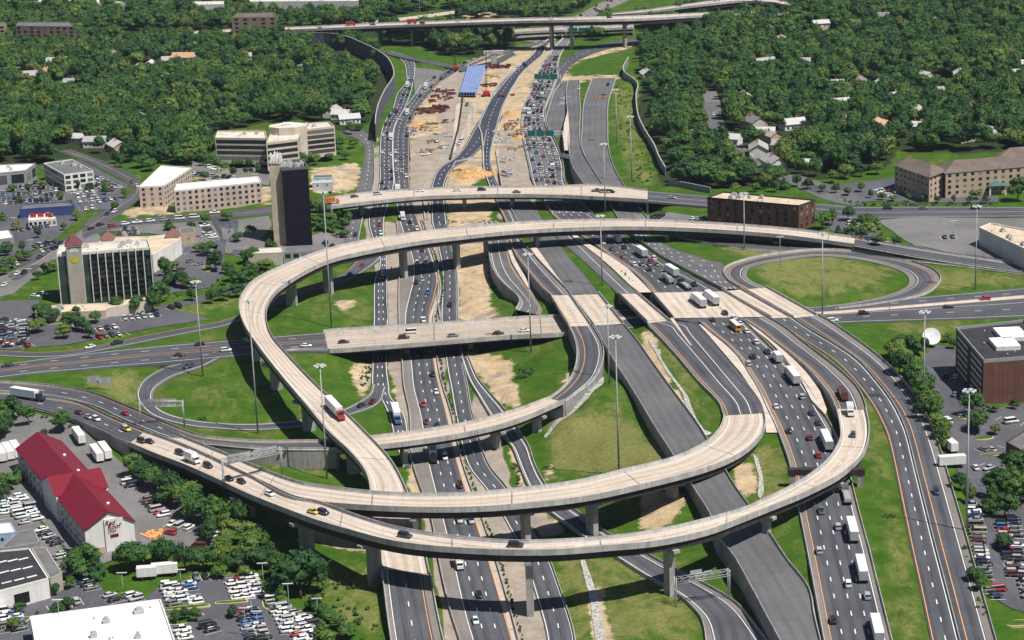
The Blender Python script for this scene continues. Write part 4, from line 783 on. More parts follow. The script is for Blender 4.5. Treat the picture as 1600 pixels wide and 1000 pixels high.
for desc, lst in CLUST:
    lst2 = sorted(lst); 
    for i, (x, y, h) in enumerate(lst2):
        p = PT(x, y); kd = 'cone' if random.random() < 0.08 else 'round'
        if y < 10: continue
        tree(p, h*1.05, kd, '%s tree from the left %s' % (nth(i+1), desc), 'trees '+desc, random.uniform(.95, 1.25))
# ---------------------------------------------------------------- houses among the trees
HS = [(45,72),(78,74),(165,72),(155,93),(180,92),(222,110),(235,104),(268,98),(288,95),(298,76),(275,68),(90,101),(52,124),(110,135),(145,132),(222,190),(332,190),(8,186),(125,220),(150,226),(185,234),(380,92),(386,106),(408,107),(428,108),(475,98),(535,183),(520,179),(546,190),(412,78),(360,70),(118,75),(30,100),(70,118),(262,128),(205,72),
 (1205,52),(1222,66),(1318,56),(1398,62),(1448,62),(1458,38),(1405,77),(1317,89),(1360,104),(1445,122),(1302,137),(1340,135),(1380,137),(1295,149),(1316,168),(1372,174),(1433,184),(1308,190),(1370,200),(1205,217),(1225,232),(1425,202),(1395,160),(1350,80),(1585,104),(1495,52),(1500,217),(1540,210),(1460,147),(1520,177),(1575,122),(1250,102),(1262,60),
 (1075,132),(1058,157),(1165,159),(1160,97),(1195,102),(1085,217),(1140,222),(1178,197),(1195,210),(1012,120),(1150,62),(1210,262),(1268,262),(1185,240),(1240,200),(1282,40),(1540,80),(1380,30),(1500,120),(1110,110)]
WALLC = [((.72,.70,.66),'white'),((.55,.48,.38),'tan'),((.34,.17,.13),'brick'),((.60,.58,.55),'pale grey'),((.5,.36,.24),'light brown')]
ROOFC = [((.38,.36,.35),'pale'),((.22,.20,.20),'dark grey'),((.38,.35,.33),'grey'),((.48,.30,.20),'orange-brown'),((.52,.51,.50),'whitish')]
for c_, n_ in WALLC: M['hw_'+n_] = simple('house_wall_'+n_.replace(' ', '_'), c_, 0.85)
for c_, n_ in ROOFC: M['hr_'+n_] = simple('house_roof_'+n_.replace(' ', '_').replace('-', '_'), c_, 0.9, scale=1.0)
M['glass'] = simple('dark_window_glass', (0.02, 0.025, 0.035), 0.12, 0.6)
HP = []
def house_kit():
    l, w, h, rh = 7.5, 4.6, 4.6, 2.6
    a = MB(); a.box(-l, -w, -2, l, w, h)
    for s in (-1, 1): a.face([(s*l, -w, h), (s*l, w, h), (s*l, 0, h+rh)][::s])
    b = MB()
    for s in (-1, 1):
        b.face([(-l-.5, s*(w+.6), h-.3), (l+.5, s*(w+.6), h-.3), (l+.5, 0, h+rh+.1), (-l-.5, 0, h+rh+.1)][::-s]); b.face([(-l-.5, s*(w+.6), h-.5), (l+.5, s*(w+.6), h-.5), (l+.5, 0, h+rh-.1), (-l-.5, 0, h+rh-.1)][::s])
    ch = MB(); ch.box(1.5, 0.2, h+1, 2.4, 1.1, h+rh+1.3)
    wi = MB()
    wi.box(-.6, -w-.04, 1.4, .6, -w, 2.8)
    return a, b, ch, wi
ka, kb, kc, kw = house_kit()
HWM = {n: ka.mesh('wall', M['hw_'+n]) for _, n in WALLC}; HRM = {n: kb.mesh('roof', M['hr_'+n]) for _, n in ROOFC}; HCM = kc.mesh('chimney', M['hw_brick']); HGM = kw.mesh('window', M['glass'])
rh_ = random.Random(5); cnt = {}
HS = sorted(set(HS)); hc = []
for x, y in HS:
    wn = rh_.choices([n for _, n in WALLC], [5, 3, 1.2, 2, 1])[0]; rn = rh_.choices([n for _, n in ROOFC], [3, 2, 2, 1, 4])[0]; hc.append((x, y, wn, rn))
for x, y, wn, rn in hc:
    side = 'left' if x < 700 else 'right'; key = (side, wn, rn); tot = sum(1 for a in hc if ('left' if a[0] < 700 else 'right', a[2], a[3]) == key); cnt[key] = cnt.get(key, 0)+1
    lab = '%s house with %s roof, %s wood' % (wn, rn, side)+(', %s of %d from the left' % (nth(cnt[key]), tot) if tot > 1 else '')
    p = PT(x, y+3); e = empty('house', tuple(p), rh_.choice([0, 1.57])+rh_.uniform(-.5, .5), label=lab, cat='house', group='houses among the trees'); e.scale = (rh_.uniform(.8, 1.15),)*3
    mobj('wall', HWM[wn], e); r_ = mobj('roof', HRM[rn], e); mobj('chimney', HCM, r_); [mobj('window', HGM, e, loc=(x_, 0, 0)) for x_ in (-5.5, -2.6, 2.6, 5.5)]
    HP.append((p[0], p[1]))
HPa = np.array(HP)
# ---------------------------------------------------------------- woods
pts = []
yy = 480.0
rw = random.Random(3)
while yy < 2750:
    sp = 8.5+1.8*(yy/2000); x = -0.36*yy
    while x < 0.36*yy:
        X, Y = x+rw.uniform(-.42, .42)*sp, yy+rw.uniform(-.42, .42)*sp; pts.append((X, Y)); x += sp
    yy += sp
pts = np.array(pts); z = zt(pts[:, 0], pts[:, 1]); pxx, pyy = PIX(np.column_stack([pts, z]))
keep = np.zeros(len(pts), bool)
for p_ in WOODS: keep |= inpoly(pxx, pyy, p_)
for p_ in ([(480,70),(560,84),(600,104),(618,130),(612,165),(598,200),(572,206),(574,160),(588,128),(556,108),(480,92)], [(985,100),(1008,100),(1016,160),(1016,195),(1046,250),(1056,294),(1020,294),(1000,215),(990,150)]): keep &= ~inpoly(pxx, pyy, p_)
keep &= ~((pxx > 150) & (pxx < 600) & (pyy > 49) & (pyy < 67))
for r in RD:
    c = r['c'][::2]; hw = np.median(r['w'])/2+(1 if r['key'] == 'K5' else 4)
    x0, x1, y0, y1 = c[:, 0].min()-20, c[:, 0].max()+20, c[:, 1].min()-20, c[:, 1].max()+20
    if r['kind'] == 'deck' and r['c'][:, 2].mean() > 12: continue
    ii = np.where(keep & (pts[:, 0] > x0) & (pts[:, 0] < x1) & (pts[:, 1] > y0) & (pts[:, 1] < y1))[0]
    if len(ii):
        d = np.sqrt(((pts[ii, None]-c[None, :, :2])**2).sum(-1)).min(1); keep[ii[d < hw+2]] = False
dx = pts[:, None, 0]-HPa[None, :, 0]; dy = pts[:, None, 1]-HPa[None, :, 1]
block = ((np.abs(dx) < 8.5) & (dy < 7) & (dy > -21)).any(1); keep &= ~block
P3 = np.column_stack([pts, z])[keep]; pxk = pxx[keep]; pyk = pyy[keep]
o_ = np.argsort(-pyk+np.where((pxk < -5) | (pxk > 1605) | (pyk > 1010), 1e5, 0)); P3 = P3[o_]; pxk = pxk[o_]; pyk = pyk[o_]
nind = max(0, 300-NTREE)
for i in range(min(nind, len(P3))):
    side = 'left of the highway' if pxk[i] < 700 else 'right of the highway'
    tree(P3[i], rw.uniform(9, 14), 'round', 'leafy tree at the front of the dense wood '+side, 'wood '+side, rw.uniform(1.0, 1.25))
rest = P3[nind:]
print('woods individuals', nind, 'rest', len(rest))
me = bpy.data.meshes.new('woodland'); me.vertices.add(len(rest)); me.vertices.foreach_set('co', rest.reshape(-1).astype(np.float32))
for nm, arr, ty in (('sc', RNG.triangular(8, 12, 18, len(rest)), 'FLOAT'), ('rot', RNG.uniform(0, 6.28, len(rest)), 'FLOAT'), ('idx', RNG.integers(0, 9, len(rest)), 'INT')):
    at = me.attributes.new(nm, ty, 'POINT'); at.data.foreach_set('value', arr.astype(np.float32 if ty == 'FLOAT' else np.int32))
wo = mobj('woodland', me, label='dense green wood of leafy trees filling both sides of the far highway', kind='stuff')
ng = bpy.data.node_groups.new('scatter', 'GeometryNodeTree'); ng.interface.new_socket('Geometry', in_out='INPUT', socket_type='NodeSocketGeometry'); ng.interface.new_socket('Geometry', in_out='OUTPUT', socket_type='NodeSocketGeometry')
gi = ng.nodes.new('NodeGroupInput'); go = ng.nodes.new('NodeGroupOutput'); jn = ng.nodes.new('GeometryNodeJoinGeometry')
def attr(nm, ty):
    a = ng.nodes.new('GeometryNodeInputNamedAttribute'); a.data_type = ty; a.inputs['Name'].default_value = nm; return [o for o in a.outputs if o.enabled and o.name == 'Attribute'][0]
sc = attr('sc', 'FLOAT'); ro = attr('rot', 'FLOAT'); ix = attr('idx', 'INT')
cr_ = ng.nodes.new('ShaderNodeCombineXYZ'); ng.links.new(ro, cr_.inputs[2])
done = set(); srcs = []
for o in list(C.objects):
    if o.name.split('.')[0] == 'crown' and o.data.name not in done and any(o.data == t_[0] for t_ in TREEM): done.add(o.data.name); srcs.append(o)
ins = ng.nodes.new('GeometryNodeInstanceOnPoints'); gj = ng.nodes.new('GeometryNodeJoinGeometry')
for o in srcs:
    oi_ = ng.nodes.new('GeometryNodeObjectInfo'); oi_.inputs['Object'].default_value = o; oi_.inputs['As Instance'].default_value = True; oi_.transform_space = 'ORIGINAL'
    ng.links.new(oi_.outputs['Geometry'], gj.inputs[0])
ng.links.new(gi.outputs[0], ins.inputs['Points']); ng.links.new(gj.outputs[0], ins.inputs['Instance']); ins.inputs['Pick Instance'].default_value = True
ng.links.new(ix, ins.inputs['Instance Index']); ng.links.new(cr_.outputs[0], ins.inputs['Rotation']); ng.links.new(sc, ins.inputs['Scale']); ng.links.new(ins.outputs[0], go.inputs[0])
md = wo.modifiers.new('scatter', 'NODES'); md.node_group = ng

# low scrub on the slopes, banks and median
sc_pts = []
for poly, n in (([(480,900),(560,905),(600,1000),(520,1010),(480,950)],60), ([(400,850),(470,880),(480,930),(420,920)],80), ([(955,130),(995,140),(1020,240),(1035,285),(990,290),(965,200)],110), ([(815,572),(835,580),(825,600),(805,592)],30), ([(1395,530),(1440,560),(1490,700),(1470,700),(1420,600)],90), ([(1310,360),(1390,372),(1380,386),(1320,372)],60), ([(560,570),(580,575),(575,600),(560,605)],24), ([(655,20),(700,20),(800,60),(700,70)],60), ([(230,455),(420,425),(425,440),(240,470)],70), ([(1290,300),(1345,318),(1560,318),(1560,322),(1330,322)],80), ([(60,650),(110,655),(140,672),(90,668)],30), ([(100,485),(235,480),(240,492),(110,500)],60), ([(800,725),(815,790),(826,790),(808,725)],30), ([(1500,830),(1525,900),(1545,970),(1530,970)],30)):
    k = 0; a = np.array(poly)
    while k < n:
        x, y = rw.uniform(a[:, 0].min(), a[:, 0].max()), rw.uniform(a[:, 1].min(), a[:, 1].max())
        if inpoly(np.array([x]), np.array([y]), poly)[0]: q = PT(x, y); sc_pts.append((q[0], q[1], q[2], rw.uniform(.6, 2.1))); k += 1
r = ROADS['N1r']
for i in range(len(r['R'])-1):
    d = r['R'][i]-r['L'][i]; d = d/np.linalg.norm(d)
    for k in range(2):
        q = r['R'][i]+(r['R'][i+1]-r['R'][i])*rw.random()+d*rw.uniform(1.0, 1.9); sc_pts.append((q[0], q[1], q[2], rw.uniform(.7, 1.3)))
sc_pts = np.array(sc_pts)
me = bpy.data.meshes.new('scrub'); me.vertices.add(len(sc_pts)); co = sc_pts[:, :3].copy(); co[:, 2] -= sc_pts[:, 3]*.35; me.vertices.foreach_set('co', co.reshape(-1).astype(np.float32))
for nm, arr, ty in (('sc', sc_pts[:, 3], 'FLOAT'), ('rot', RNG.uniform(0, 6.28, len(co)), 'FLOAT'), ('idx', RNG.integers(0, 9, len(co)), 'INT')):
    at = me.attributes.new(nm, ty, 'POINT'); at.data.foreach_set('value', arr.astype(np.float32 if ty == 'FLOAT' else np.int32))
so_ = mobj('scrub', me, label='low green scrub scattered over banks, verges and the highway median', kind='stuff'); so_.modifiers.new('scatter', 'NODES').node_group = ng
# ---------------------------------------------------------------- buildings
def wallm(n, c, rough=0.85, var=0.08): M[n] = simple(n, c, rough, var=var, scale=0.15, streak=.25); return M[n]
tg_ = NT('window_glass_blinds', .15, .6); oi2 = tg_.n('ShaderNodeObjectInfo'); M['glass'] = tg_.out(tg_.mix(tg_.math('MULTIPLY', tg_.ramp(oi2.outputs['Random'], .55, 1.0), .55), (.015, .02, .03), (.42, .40, .36)))
def brickm(n, c, c2):
    t_ = NT(n, 0.9, 0.15); b = t_.n('ShaderNodeTexBrick', Scale=1.4); b.inputs['Color1'].default_value = (*c, 1); b.inputs['Color2'].default_value = (*c2, 1); b.inputs['Mortar'].default_value = (*[x*1.5 for x in c], 1)
    tc = t_.n('ShaderNodeTexCoord'); t_.l(tc.outputs['Object'], b.inputs['Vector']); n_ = t_.noise(0.2, 4)
    M[n] = t_.out(t_.mix(t_.math('MULTIPLY', t_.ramp(n_, .3, .7), .4), b.outputs[0], tuple(x*.6 for x in c))); return M[n]
wallm('w_white', (.74,.72,.69)); wallm('w_cream', (.58,.51,.42)); wallm('w_pinkish', (.56,.43,.36)); wallm('w_beige', (.42,.385,.33)); wallm('w_tan', (.46,.36,.25)); wallm('w_blue', (.38,.50,.66)); wallm('w_grey', (.30,.30,.31)); wallm('w_pale', (.62,.60,.58))
brickm('b_dark', (.12,.062,.048), (.15,.078,.058)); brickm('b_red', (.20,.085,.06), (.26,.11,.08)); brickm('b_brown', (.13,.062,.048), (.17,.08,.06))
for n_, c_ in (('r_white', (.80,.79,.78)), ('r_tan', (.62,.50,.36)), ('r_grey', (.16,.16,.165)), ('r_black', (.045,.045,.05)), ('r_brown', (.17,.135,.115)), ('r_cream', (.64,.59,.51))): M[n_] = simple(n_, c_, .9, var=.14, scale=.15, stain=.45); wallm('r_green', (.08,.16,.14))
tr_ = NT('red_metal_roof', 0.45, 0.4); n_ = tr_.noise(.3, 3); wv = tr_.n('ShaderNodeTexWave', Scale=.9); wv.bands_direction = 'X'; tcr = tr_.n('ShaderNodeTexCoord'); tr_.l(tcr.outputs['Object'], wv.inputs['Vector'])
M['r_red'] = tr_.out(tr_.mix(tr_.math('ADD', tr_.math('MULTIPLY', wv.outputs['Fac'], .35), tr_.math('MULTIPLY', n_, .5)), (.24,.012,.030), (.11,.008,.018)))
M['red'] = simple('red_paint', (.42,.03,.03), .5); M['yellow'] = simple('yellow_panel', (.50,.46,.03), .5); M['bluep'] = simple('blue_panel', (.05,.075,.20), .6); M['unit'] = simple('rooftop_unit_metal', (.42,.42,.42), .5); M['fin'] = simple('pale_concrete_fin', (.62,.60,.56), .8)
M['glassb'] = simple('black_curtain_glass', (.010,.009,.016), .3, .25)
M['glassg'] = simple('green_grey_glazing', (.035,.055,.05), .15, .6)
M['b_far'] = simple('brownish_panel_wall', (.27,.20,.15), .9, streak=.3)
M['walldark'] = simple('dark_precast_wall', (.13,.13,.16), .9, var=.2, streak=.6)
def W3(poly, z): return [P(x, y, z) for x, y in poly]
WIN = {}
def winmesh(w, h, fr=None):
    k = (round(w, 2), round(h, 2), fr)
    if k not in WIN:
        mb = MB(); mb.box(-w/2, -.05, -h/2, w/2, .03, h/2, 0)
        if fr: mb.box(-w/2-.12, -.09, -h/2-.16, w/2+.12, .02, -h/2, 1)
        WIN[k] = mb.mesh('window', [M['glass'], M[fr] if fr else M['glass']])
    return WIN[k]
def bldg(label, cat, poly, zg, h, wall, roof, floors=0, bay=4.0, win=(1.3, 1.5), skip=(), name='building', top=True, fr=None, units=0, pm=None, par=0.7, maxw=96, band=None, side_walls=None, rot0=None, wallmats=None):
    pts = W3(poly, zg+h)
    ar = sum(pts[i].x*pts[(i+1) % len(pts)].y-pts[(i+1) % len(pts)].x*pts[i].y for i in range(len(pts)))
    if ar < 0: pts = pts[::-1]
    o = sum(pts, Vector())/len(pts); o.z = zg
    e = empty(name, tuple(o), label=label, cat=cat); q = [(p.x-o.x, p.y-o.y) for p in pts]; n = len(q)
    mb = MB(); mats = [M[wall]]+[M[m] for m in (wallmats or {}).values()]
    for i in range(n):
        a, b = q[i], q[(i+1) % n]; mi = 0
        if wallmats and i in wallmats: mi = 1+list(wallmats).index(i)
        mb.face([(a[0], a[1], -2), (b[0], b[1], -2), (b[0], b[1], h), (a[0], a[1], h)], mi)
    mb.build('wall', mats, e)
    if top:
        r = MB(); c = Vector((sum(p[0] for p in q)/n, sum(p[1] for p in q)/n))
        r.face([(p[0], p[1], h-.02) for p in q]); ro = r.build('roof', M[roof], e)
        if par:
            pr = MB()
            for i in range(n):
                a, b = Vector((*q[i], 0)), Vector((*q[(i+1) % n], 0)); d = (b-a).normalized(); nn = Vector((d.y, -d.x, 0)); t0 = nn*.04; t1 = -nn*.36
                pr.face([a+t0+Vector((0,0,h-.3)), b+t0+Vector((0,0,h-.3)), b+t0+Vector((0,0,h+par)), a+t0+Vector((0,0,h+par))])
                pr.face([a+t0+Vector((0,0,h+par)), b+t0+Vector((0,0,h+par)), b+t1+Vector((0,0,h+par)), a+t1+Vector((0,0,h+par))])
                pr.face([b+t1+Vector((0,0,h)), a+t1+Vector((0,0,h)), a+t1+Vector((0,0,h+par)), b+t1+Vector((0,0,h+par))])
            pr.build('parapet', M[pm or wall], e)
        rg = random.Random(len(label)); 
        for k in range(units*2):
            A_ = Vector((*q[0], 0)); U = Vector((*q[1], 0))-A_; Wv = Vector((*q[-1], 0))-A_; p = A_+U*rg.uniform(.06, .94)+Wv*rg.uniform(.1, .9); mb_ = MB(); mb_.tube((0, 0, 0), (0, 0, rg.uniform(.4, .9)), .28, .28, 8); mb_.build('roof_vent', M['unit'], e, loc=(p.x, p.y, h))
        for k in range(units):
            i, j = rg.random(), rg.random(); A_ = Vector((*q[0], 0)); U = Vector((*q[1], 0))-A_; Wv = Vector((*q[-1], 0))-A_
            p = A_+U*(.12+.76*i)+Wv*(.15+.7*j); s = rg.uniform(.8, 1.6); u = MB(); u.box(-s, -s*.8, 0, s, s*.8, rg.uniform(.9, 1.6), tx=.08, ty=.08); u.box(-s*.5, -s*.4, 0, s*.5, s*.4, 1.9)
            u.build('rooftop_unit', M['unit'], e, loc=(p.x, p.y, h), rz=math.atan2(U.y, U.x))
    if floors:
        cnt_ = 0; view = Vector((o.x, o.y, 0)).normalized()
        for i in range(n):
            if i in skip: continue
            a, b = Vector((*q[i], 0)), Vector((*q[(i+1) % n], 0)); L_ = (b-a).length; d = (b-a).normalized(); nn = Vector((d.y, -d.x, 0))
            if nn.dot(view) > 0.25 or L_ < 3: continue
            rz = math.atan2(d.y, d.x); nb = max(1, int(L_/bay)); fh = h/floors
            if band:
                for f in range(floors):
                    wm = MB(); wm.box(-L_/2+.6, -.05, -band/2, L_/2-.6, .03, band/2); p = (a+b)/2; wm.build('window', M['glass'], e, loc=(p.x, p.y, fh*(f+.5)), rz=rz)
                continue
            me_ = winmesh(*win, fr)
            for f in range(floors):
                for k in range(nb):
                    if cnt_ >= maxw: break
                    p = a+d*(L_*(k+.5)/nb); mobj('window', me_, e, loc=(p.x, p.y, fh*(f+.52)), rz=rz); cnt_ += 1
    return e, q, o
def rect(a, b, c): return [a, b, (b[0]+c[0]-a[0], b[1]+c[1]-a[1]), c]
def gable(e, q, h, rh, mat, over=.6, wm=None, name='roof', lift=0.0):
    """ridge along edge q1->q2 direction of a quad q"""
    a, b, c, d = [Vector((*p, h+lift)) for p in q]; m1 = (a+b)/2+Vector((0, 0, rh)); m2 = (d+c)/2+Vector((0, 0, rh)); ax = (m2-m1); ax.z = 0; ax.normalize(); u = (b-a).normalized()
    mb = MB(); o_ = ax*over; dn = Vector((0, 0, -rh*over/((b-a).length/2)))
    for p1, p2, s in ((a-u*over+dn, d-u*over+dn, 1), (b+u*over+dn, c+u*over+dn, -1)):
        mb.face([p1-o_, p2+o_, m2+o_, m1-o_][::-s]); mb.face([p1-o_-Vector((0,0,.25)), p2+o_-Vector((0,0,.25)), m2+o_-Vector((0,0,.25)), m1-o_-Vector((0,0,.25))][::s])
        mb.face([p1-o_, p2+o_, p2+o_-Vector((0,0,.3)), p1-o_-Vector((0,0,.3))])
    mb.build(name, mat, e)
    g = MB()
    for p1, p2, m in ((a, b, m1), (c, d, m2)): g.face([p1, p2, m])
    g.build('gable', wm, e)
    return m1, m2
def text(s, size, mat, parent, loc, rz, depth=.06, tilt=R_(90), shear=0, name='lettering'):
    cu = bpy.data.curves.new(name, 'FONT'); cu.body = s; cu.size = size; cu.extrude = depth; cu.align_x = 'CENTER'; cu.align_y = 'CENTER'; cu.shear = shear; cu.offset = .02
    cu.materials.append(mat); t0 = bpy.data.objects.new(name, cu); C.objects.link(t0); bpy.context.view_layer.update()
    me_ = bpy.data.meshes.new_from_object(t0.evaluated_get(bpy.context.evaluated_depsgraph_get())); bpy.data.objects.remove(t0); o = bpy.data.objects.new(name, me_); C.objects.link(o); o.parent = parent; o.location = loc; o.rotation_euler = (tilt, 0, rz); return o
# red-roofed hotel
z0 = 5.0
NL, NR_, FL = P(133,827,z0+8.5), P(209,813,z0+8.5), P(26,700,z0+8.5)
u = (NR_-NL); wd = u.length; u = u.normalized(); dpt = (FL-NL); ax = Vector((-u.y, u.x, 0)); dl = dpt.dot(ax)
ax = dpt.normalized()
o = NL.copy(); o.z = z0; ang = math.atan2(u.y, u.x)
H1 = empty('hotel', tuple(o), label='long three-storey white hotel with a bright red gabled roof at the lower left', cat='hotel')
dp = dpt.length; q = [Vector((0,0)), u.to_2d()*wd, u.to_2d()*wd+ax.to_2d()*dp, ax.to_2d()*dp]
mb = MB(); mb.prism([tuple(p) for p in q], -2, 8.5); mb.build('wall', M['w_white'], H1)
m1, m2 = gable(H1, [tuple(p) for p in q], 8.5, 4.6, M['r_red'], .5, M['w_white'])
cg0, cg1 = .36, .56   # cross gable
for s, (A_, B_) in enumerate(((q[0], q[3]), (q[1], q[2]))):
    d = (B_-A_); a = A_+d*cg0; b = A_+d*cg1; nn = (u.to_2d()*(-1 if s == 0 else 1)); mid = (q[0]+q[1])/2+ax.to_2d()*dp*(cg0+cg1)/2
    a2, b2 = a+nn*1.2, b+nn*1.2; pk = (a2+b2)/2; mb = MB(); hh = 9.0; rk = 13.3
    mb.face([(*a2, hh), (*pk, rk), (*mid, rk), (*(a2-nn*8), hh)]); mb.face([(*b2, hh), (*pk, rk), (*mid, rk), (*(b2-nn*8), hh)]); r_ = mb.build('cross_gable_roof', M['r_red'], H1)
    g = MB(); g.face([(*(a2-nn*.4), -2), (*(b2-nn*.4), -2), (*(b2-nn*.4), hh), (*(pk-nn*.4), rk-.3), (*(a2-nn*.4), hh)]); g.face([(*(a2-nn*.4), -2), (*a, -2), (*a, 8.5), (*(a2-nn*.4), hh)]); g.face([(*(b2-nn*.4), -2), (*b, -2), (*b, 8.5), (*(b2-nn*.4), hh)]); g.build('projecting_wall', M['w_white'], H1)
# windows on the long left side, as recessed vertical dark strips between white piers
lw_ = MB(); nb = 17
for k in range(nb):
    if cg0*nb-.5 < k < cg1*nb-.2: continue
    p = q[0]+ax.to_2d()*dp*(k+.5)/nb
    for f in range(3):
        mobj('window', winmesh(1.9, 1.7), H1, loc=(p.x, p.y, 1.5+2.7*f), rz=math.atan2(-ax.y, -ax.x))
    pl = MB(); pl.box(-.5, -.35, 0, .5, .02, 8.2); pp = q[0]+ax.to_2d()*dp*k/nb; pl.build('pilaster', M['w_pale'], H1, loc=(pp.x, pp.y, -.5), rz=math.atan2(-ax.y, -ax.x))
# chimney-like panel and tan base on the end wall, dark script sign
nn = Vector((u.y, -u.x, 0)); pm_ = MB(); pm_.box(-3.0, -.5, -2, 3.0, 0, 10.6)
c_ = q[0].lerp(q[1], .58); pm_.build('projecting_panel', M['w_white'], H1, loc=(c_.x, c_.y, 0), rz=ang)
for f0, f1 in ((.0, .36), (.8, 1.0)):
    bb = MB(); L_ = wd*(f1-f0); c2 = q[0].lerp(q[1], (f0+f1)/2); bb.box(-L_/2, -.12, -2, L_/2, 0, 1.6); bb.build('tan_base', M['w_tan'], H1, loc=(c2.x, c2.y, 0), rz=ang)
M['signred'] = simple('dark_red_sign', (.16,.012,.02), .5)
sg = c_.to_3d()+nn*.56
for k, (s_, dx) in enumerate((('Red', -.9), ('Roof', .2), ('Inn', -.5))):
    p = sg+u*(dx-.4); text(s_, 2.1, M['signred'], H1, (p.x, p.y, 9.2-1.35*k), ang, shear=.25)
sb = MB(); sb.box(-1.3, -.12, -.45, 1.3, 0, .45); p = sg+u*(-.1); sb.build('sign_bar', M['signred'], H1, loc=(p.x, p.y, 4.9), rz=ang)
for k, t_ in enumerate((.12, .52, .72)):
    un = MB(); un.tube((0,0,-.2), (0,0,.6), .5, .5, 8); p = q[0].lerp(q[1], .68)+ax.to_2d()*dp*t_; un.build('roof_vent', M['r_white'], H1, loc=(p.x, p.y, 11.4))
# car dealer hall (white roof) and warehouse, small blue shed
bldg('large flat white-roofed car dealer hall cut by the bottom edge', 'dealership', [(47,965),(251,938),(290,1050),(70,1085)], 4, 6.0, 'w_white', 'r_white', units=7, par=.5)
e, q_, o_ = bldg('white-walled warehouse with a worn black roof at the left edge', 'warehouse', [(-40,935),(76,905),(46,858),(-40,866)], 4.5, 5.5, 'w_white', 'r_black', par=.4)
for k in range(9):
    a, b, c, d = [Vector((*p, 5.53)) for p in q_]; i, j = (k % 3), (k//3); s = MB(); p = a.lerp(b, .45+.18*i).lerp(d.lerp(c, .45+.18*i), .18+.27*j); s.box(-1.6, -.35, 0, 1.6, .35, .12); s.build('skylight', M['r_white'], e, loc=tuple(p), rz=math.atan2((b-a).y, (b-a).x))
dr = MB(); a, b = Vector((*q_[0], 0)), Vector((*q_[1], 0)); p = a.lerp(b, .62); dr.box(-2.4, -.08, 0, 2.4, .02, 3.4); dr.build('loading_door', M['black'], e, loc=(p.x, p.y, 0), rz=math.atan2((b-a).y, (b-a).x))
bldg('low dark grey shed leaning against the warehouse', 'shed', [(78,905),(97,896),(72,856),(48,857)], 4.5, 4.5, 'w_beige', 'r_grey', par=.2)
bldg('small pale blue shed with a white roof', 'shed', [(-20,836),(25,832),(17,817),(-20,820)], 5, 4.0, 'w_blue', 'r_white', 1, 5, (.9, 1.0), par=.2)
bldg('grey lean-to roof between the blue shed and the warehouse', 'shed', [(0,858),(62,848),(52,826),(26,832)], 4.6, 3.5, 'w_grey', 'r_grey', par=.2)
# tall hotel with tower
e, q_, o_ = bldg('tall nine-storey hotel with dark balcony glass and white vertical fins', 'hotel', [(89,400),(235,389),(231,376),(93,386)], 7, 21.5, 'glassg', 'r_cream', par=.9, pm='fin', units=5)
a, b = Vector((*q_[0], 0)), Vector((*q_[1], 0)); d_ = (b-a).normalized(); nn = Vector((d_.y, -d_.x, 0)); L_ = (b-a).length; rz = math.atan2(d_.y, d_.x)
for k, f in enumerate([0, .10, .235, .265]+[.35+.65*i/8 for i in range(9)]):
    fm = MB(); fm.box(-.22, -.7, -1, .22, .02, 22.3); p = a+d_*L_*f; fm.build('fin', M['fin'], e, loc=(p.x, p.y, 0), rz=rz)
for f in range(1, 9):
    fm = MB(); fm.box(-L_/2*.62, -.45, -.35, L_/2*.62, .02, .35); p = a+d_*L_*.64; fm.build('balcony', M['glassb'], e, loc=(p.x, p.y, f*21.5/9), rz=rz)
for f in range(9):
    for k in range(10):
        if (f*7+k*3) % 4: continue
        p = a+d_*L_*(.35+.65*(k+.5)/10); fm = MB(); fm.box(-1.1, -.1, -.75, 1.1, 0, .75); fm.build('window', M['glassb'], e, loc=(p.x+nn.x*.02, p.y+nn.y*.02, 1.3+f*21.5/9), rz=rz)
tw = MB(); p = a+d_*L_*.185; tw.box(-3.3, -1.4, -1, 3.3, 5.0, 25.5); tw.build('tower', M['w_beige'], e, loc=(p.x, p.y, 0), rz=rz)
tc_ = MB(); tc_.box(-3.7, -1.8, 25.5, 3.7, 5.4, 26.1); tc_.build('tower_cornice', M['fin'], e, loc=(p.x, p.y, 0), rz=rz)
tp = MB(); cs = [(-3.9,-2.0),(3.9,-2.0),(3.9,5.6),(-3.9,5.6)]
for i in range(4): tp.face([(*cs[i], 26.1), (*cs[(i+1) % 4], 26.1), (0, 1.8, 31)])
tp.build('pyramid_roof', M['r_red'] if False else simple('brick_red_tiles', (.17,.055,.055)), e, loc=(p.x, p.y, 0), rz=rz)
ar_ = MB(); 
n0 = 14; ar_.face([(2.0*math.cos(math.pi*i/n0), -1.46, 23.0+2.0*math.sin(math.pi*i/n0)) for i in range(n0+1)]); ar_.build('arched_window', M['w_pale'], e, loc=(p.x, p.y, 0), rz=rz)
em = MB(); n0 = 22
em.face([((2.3 if i % 2 else 1.5)*math.cos(2*math.pi*i/n0), -1.52, 19.4+(1.75 if i % 2 else 1.3)*math.sin(2*math.pi*i/n0)) for i in range(n0)]); em.build('sunburst_emblem', M['yellow'], e, loc=(p.x, p.y, 0), rz=rz)
bldg('low flat podium wing along the foot of the tall hotel', 'building', [(53,479),(165,474),(235,464),(238,470),(168,482),(165,486),(56,490)][::-1], 6.8, 3.6, 'w_cream', 'r_tan', par=.3, units=3)
bldg('long low tan-roofed mall with white curved side behind the tall hotel', 'shop', [(150,388),(238,400),(283,374),(270,367),(232,371),(160,372)], 7, 7, 'w_white', 'r_tan', par=.6, units=4)
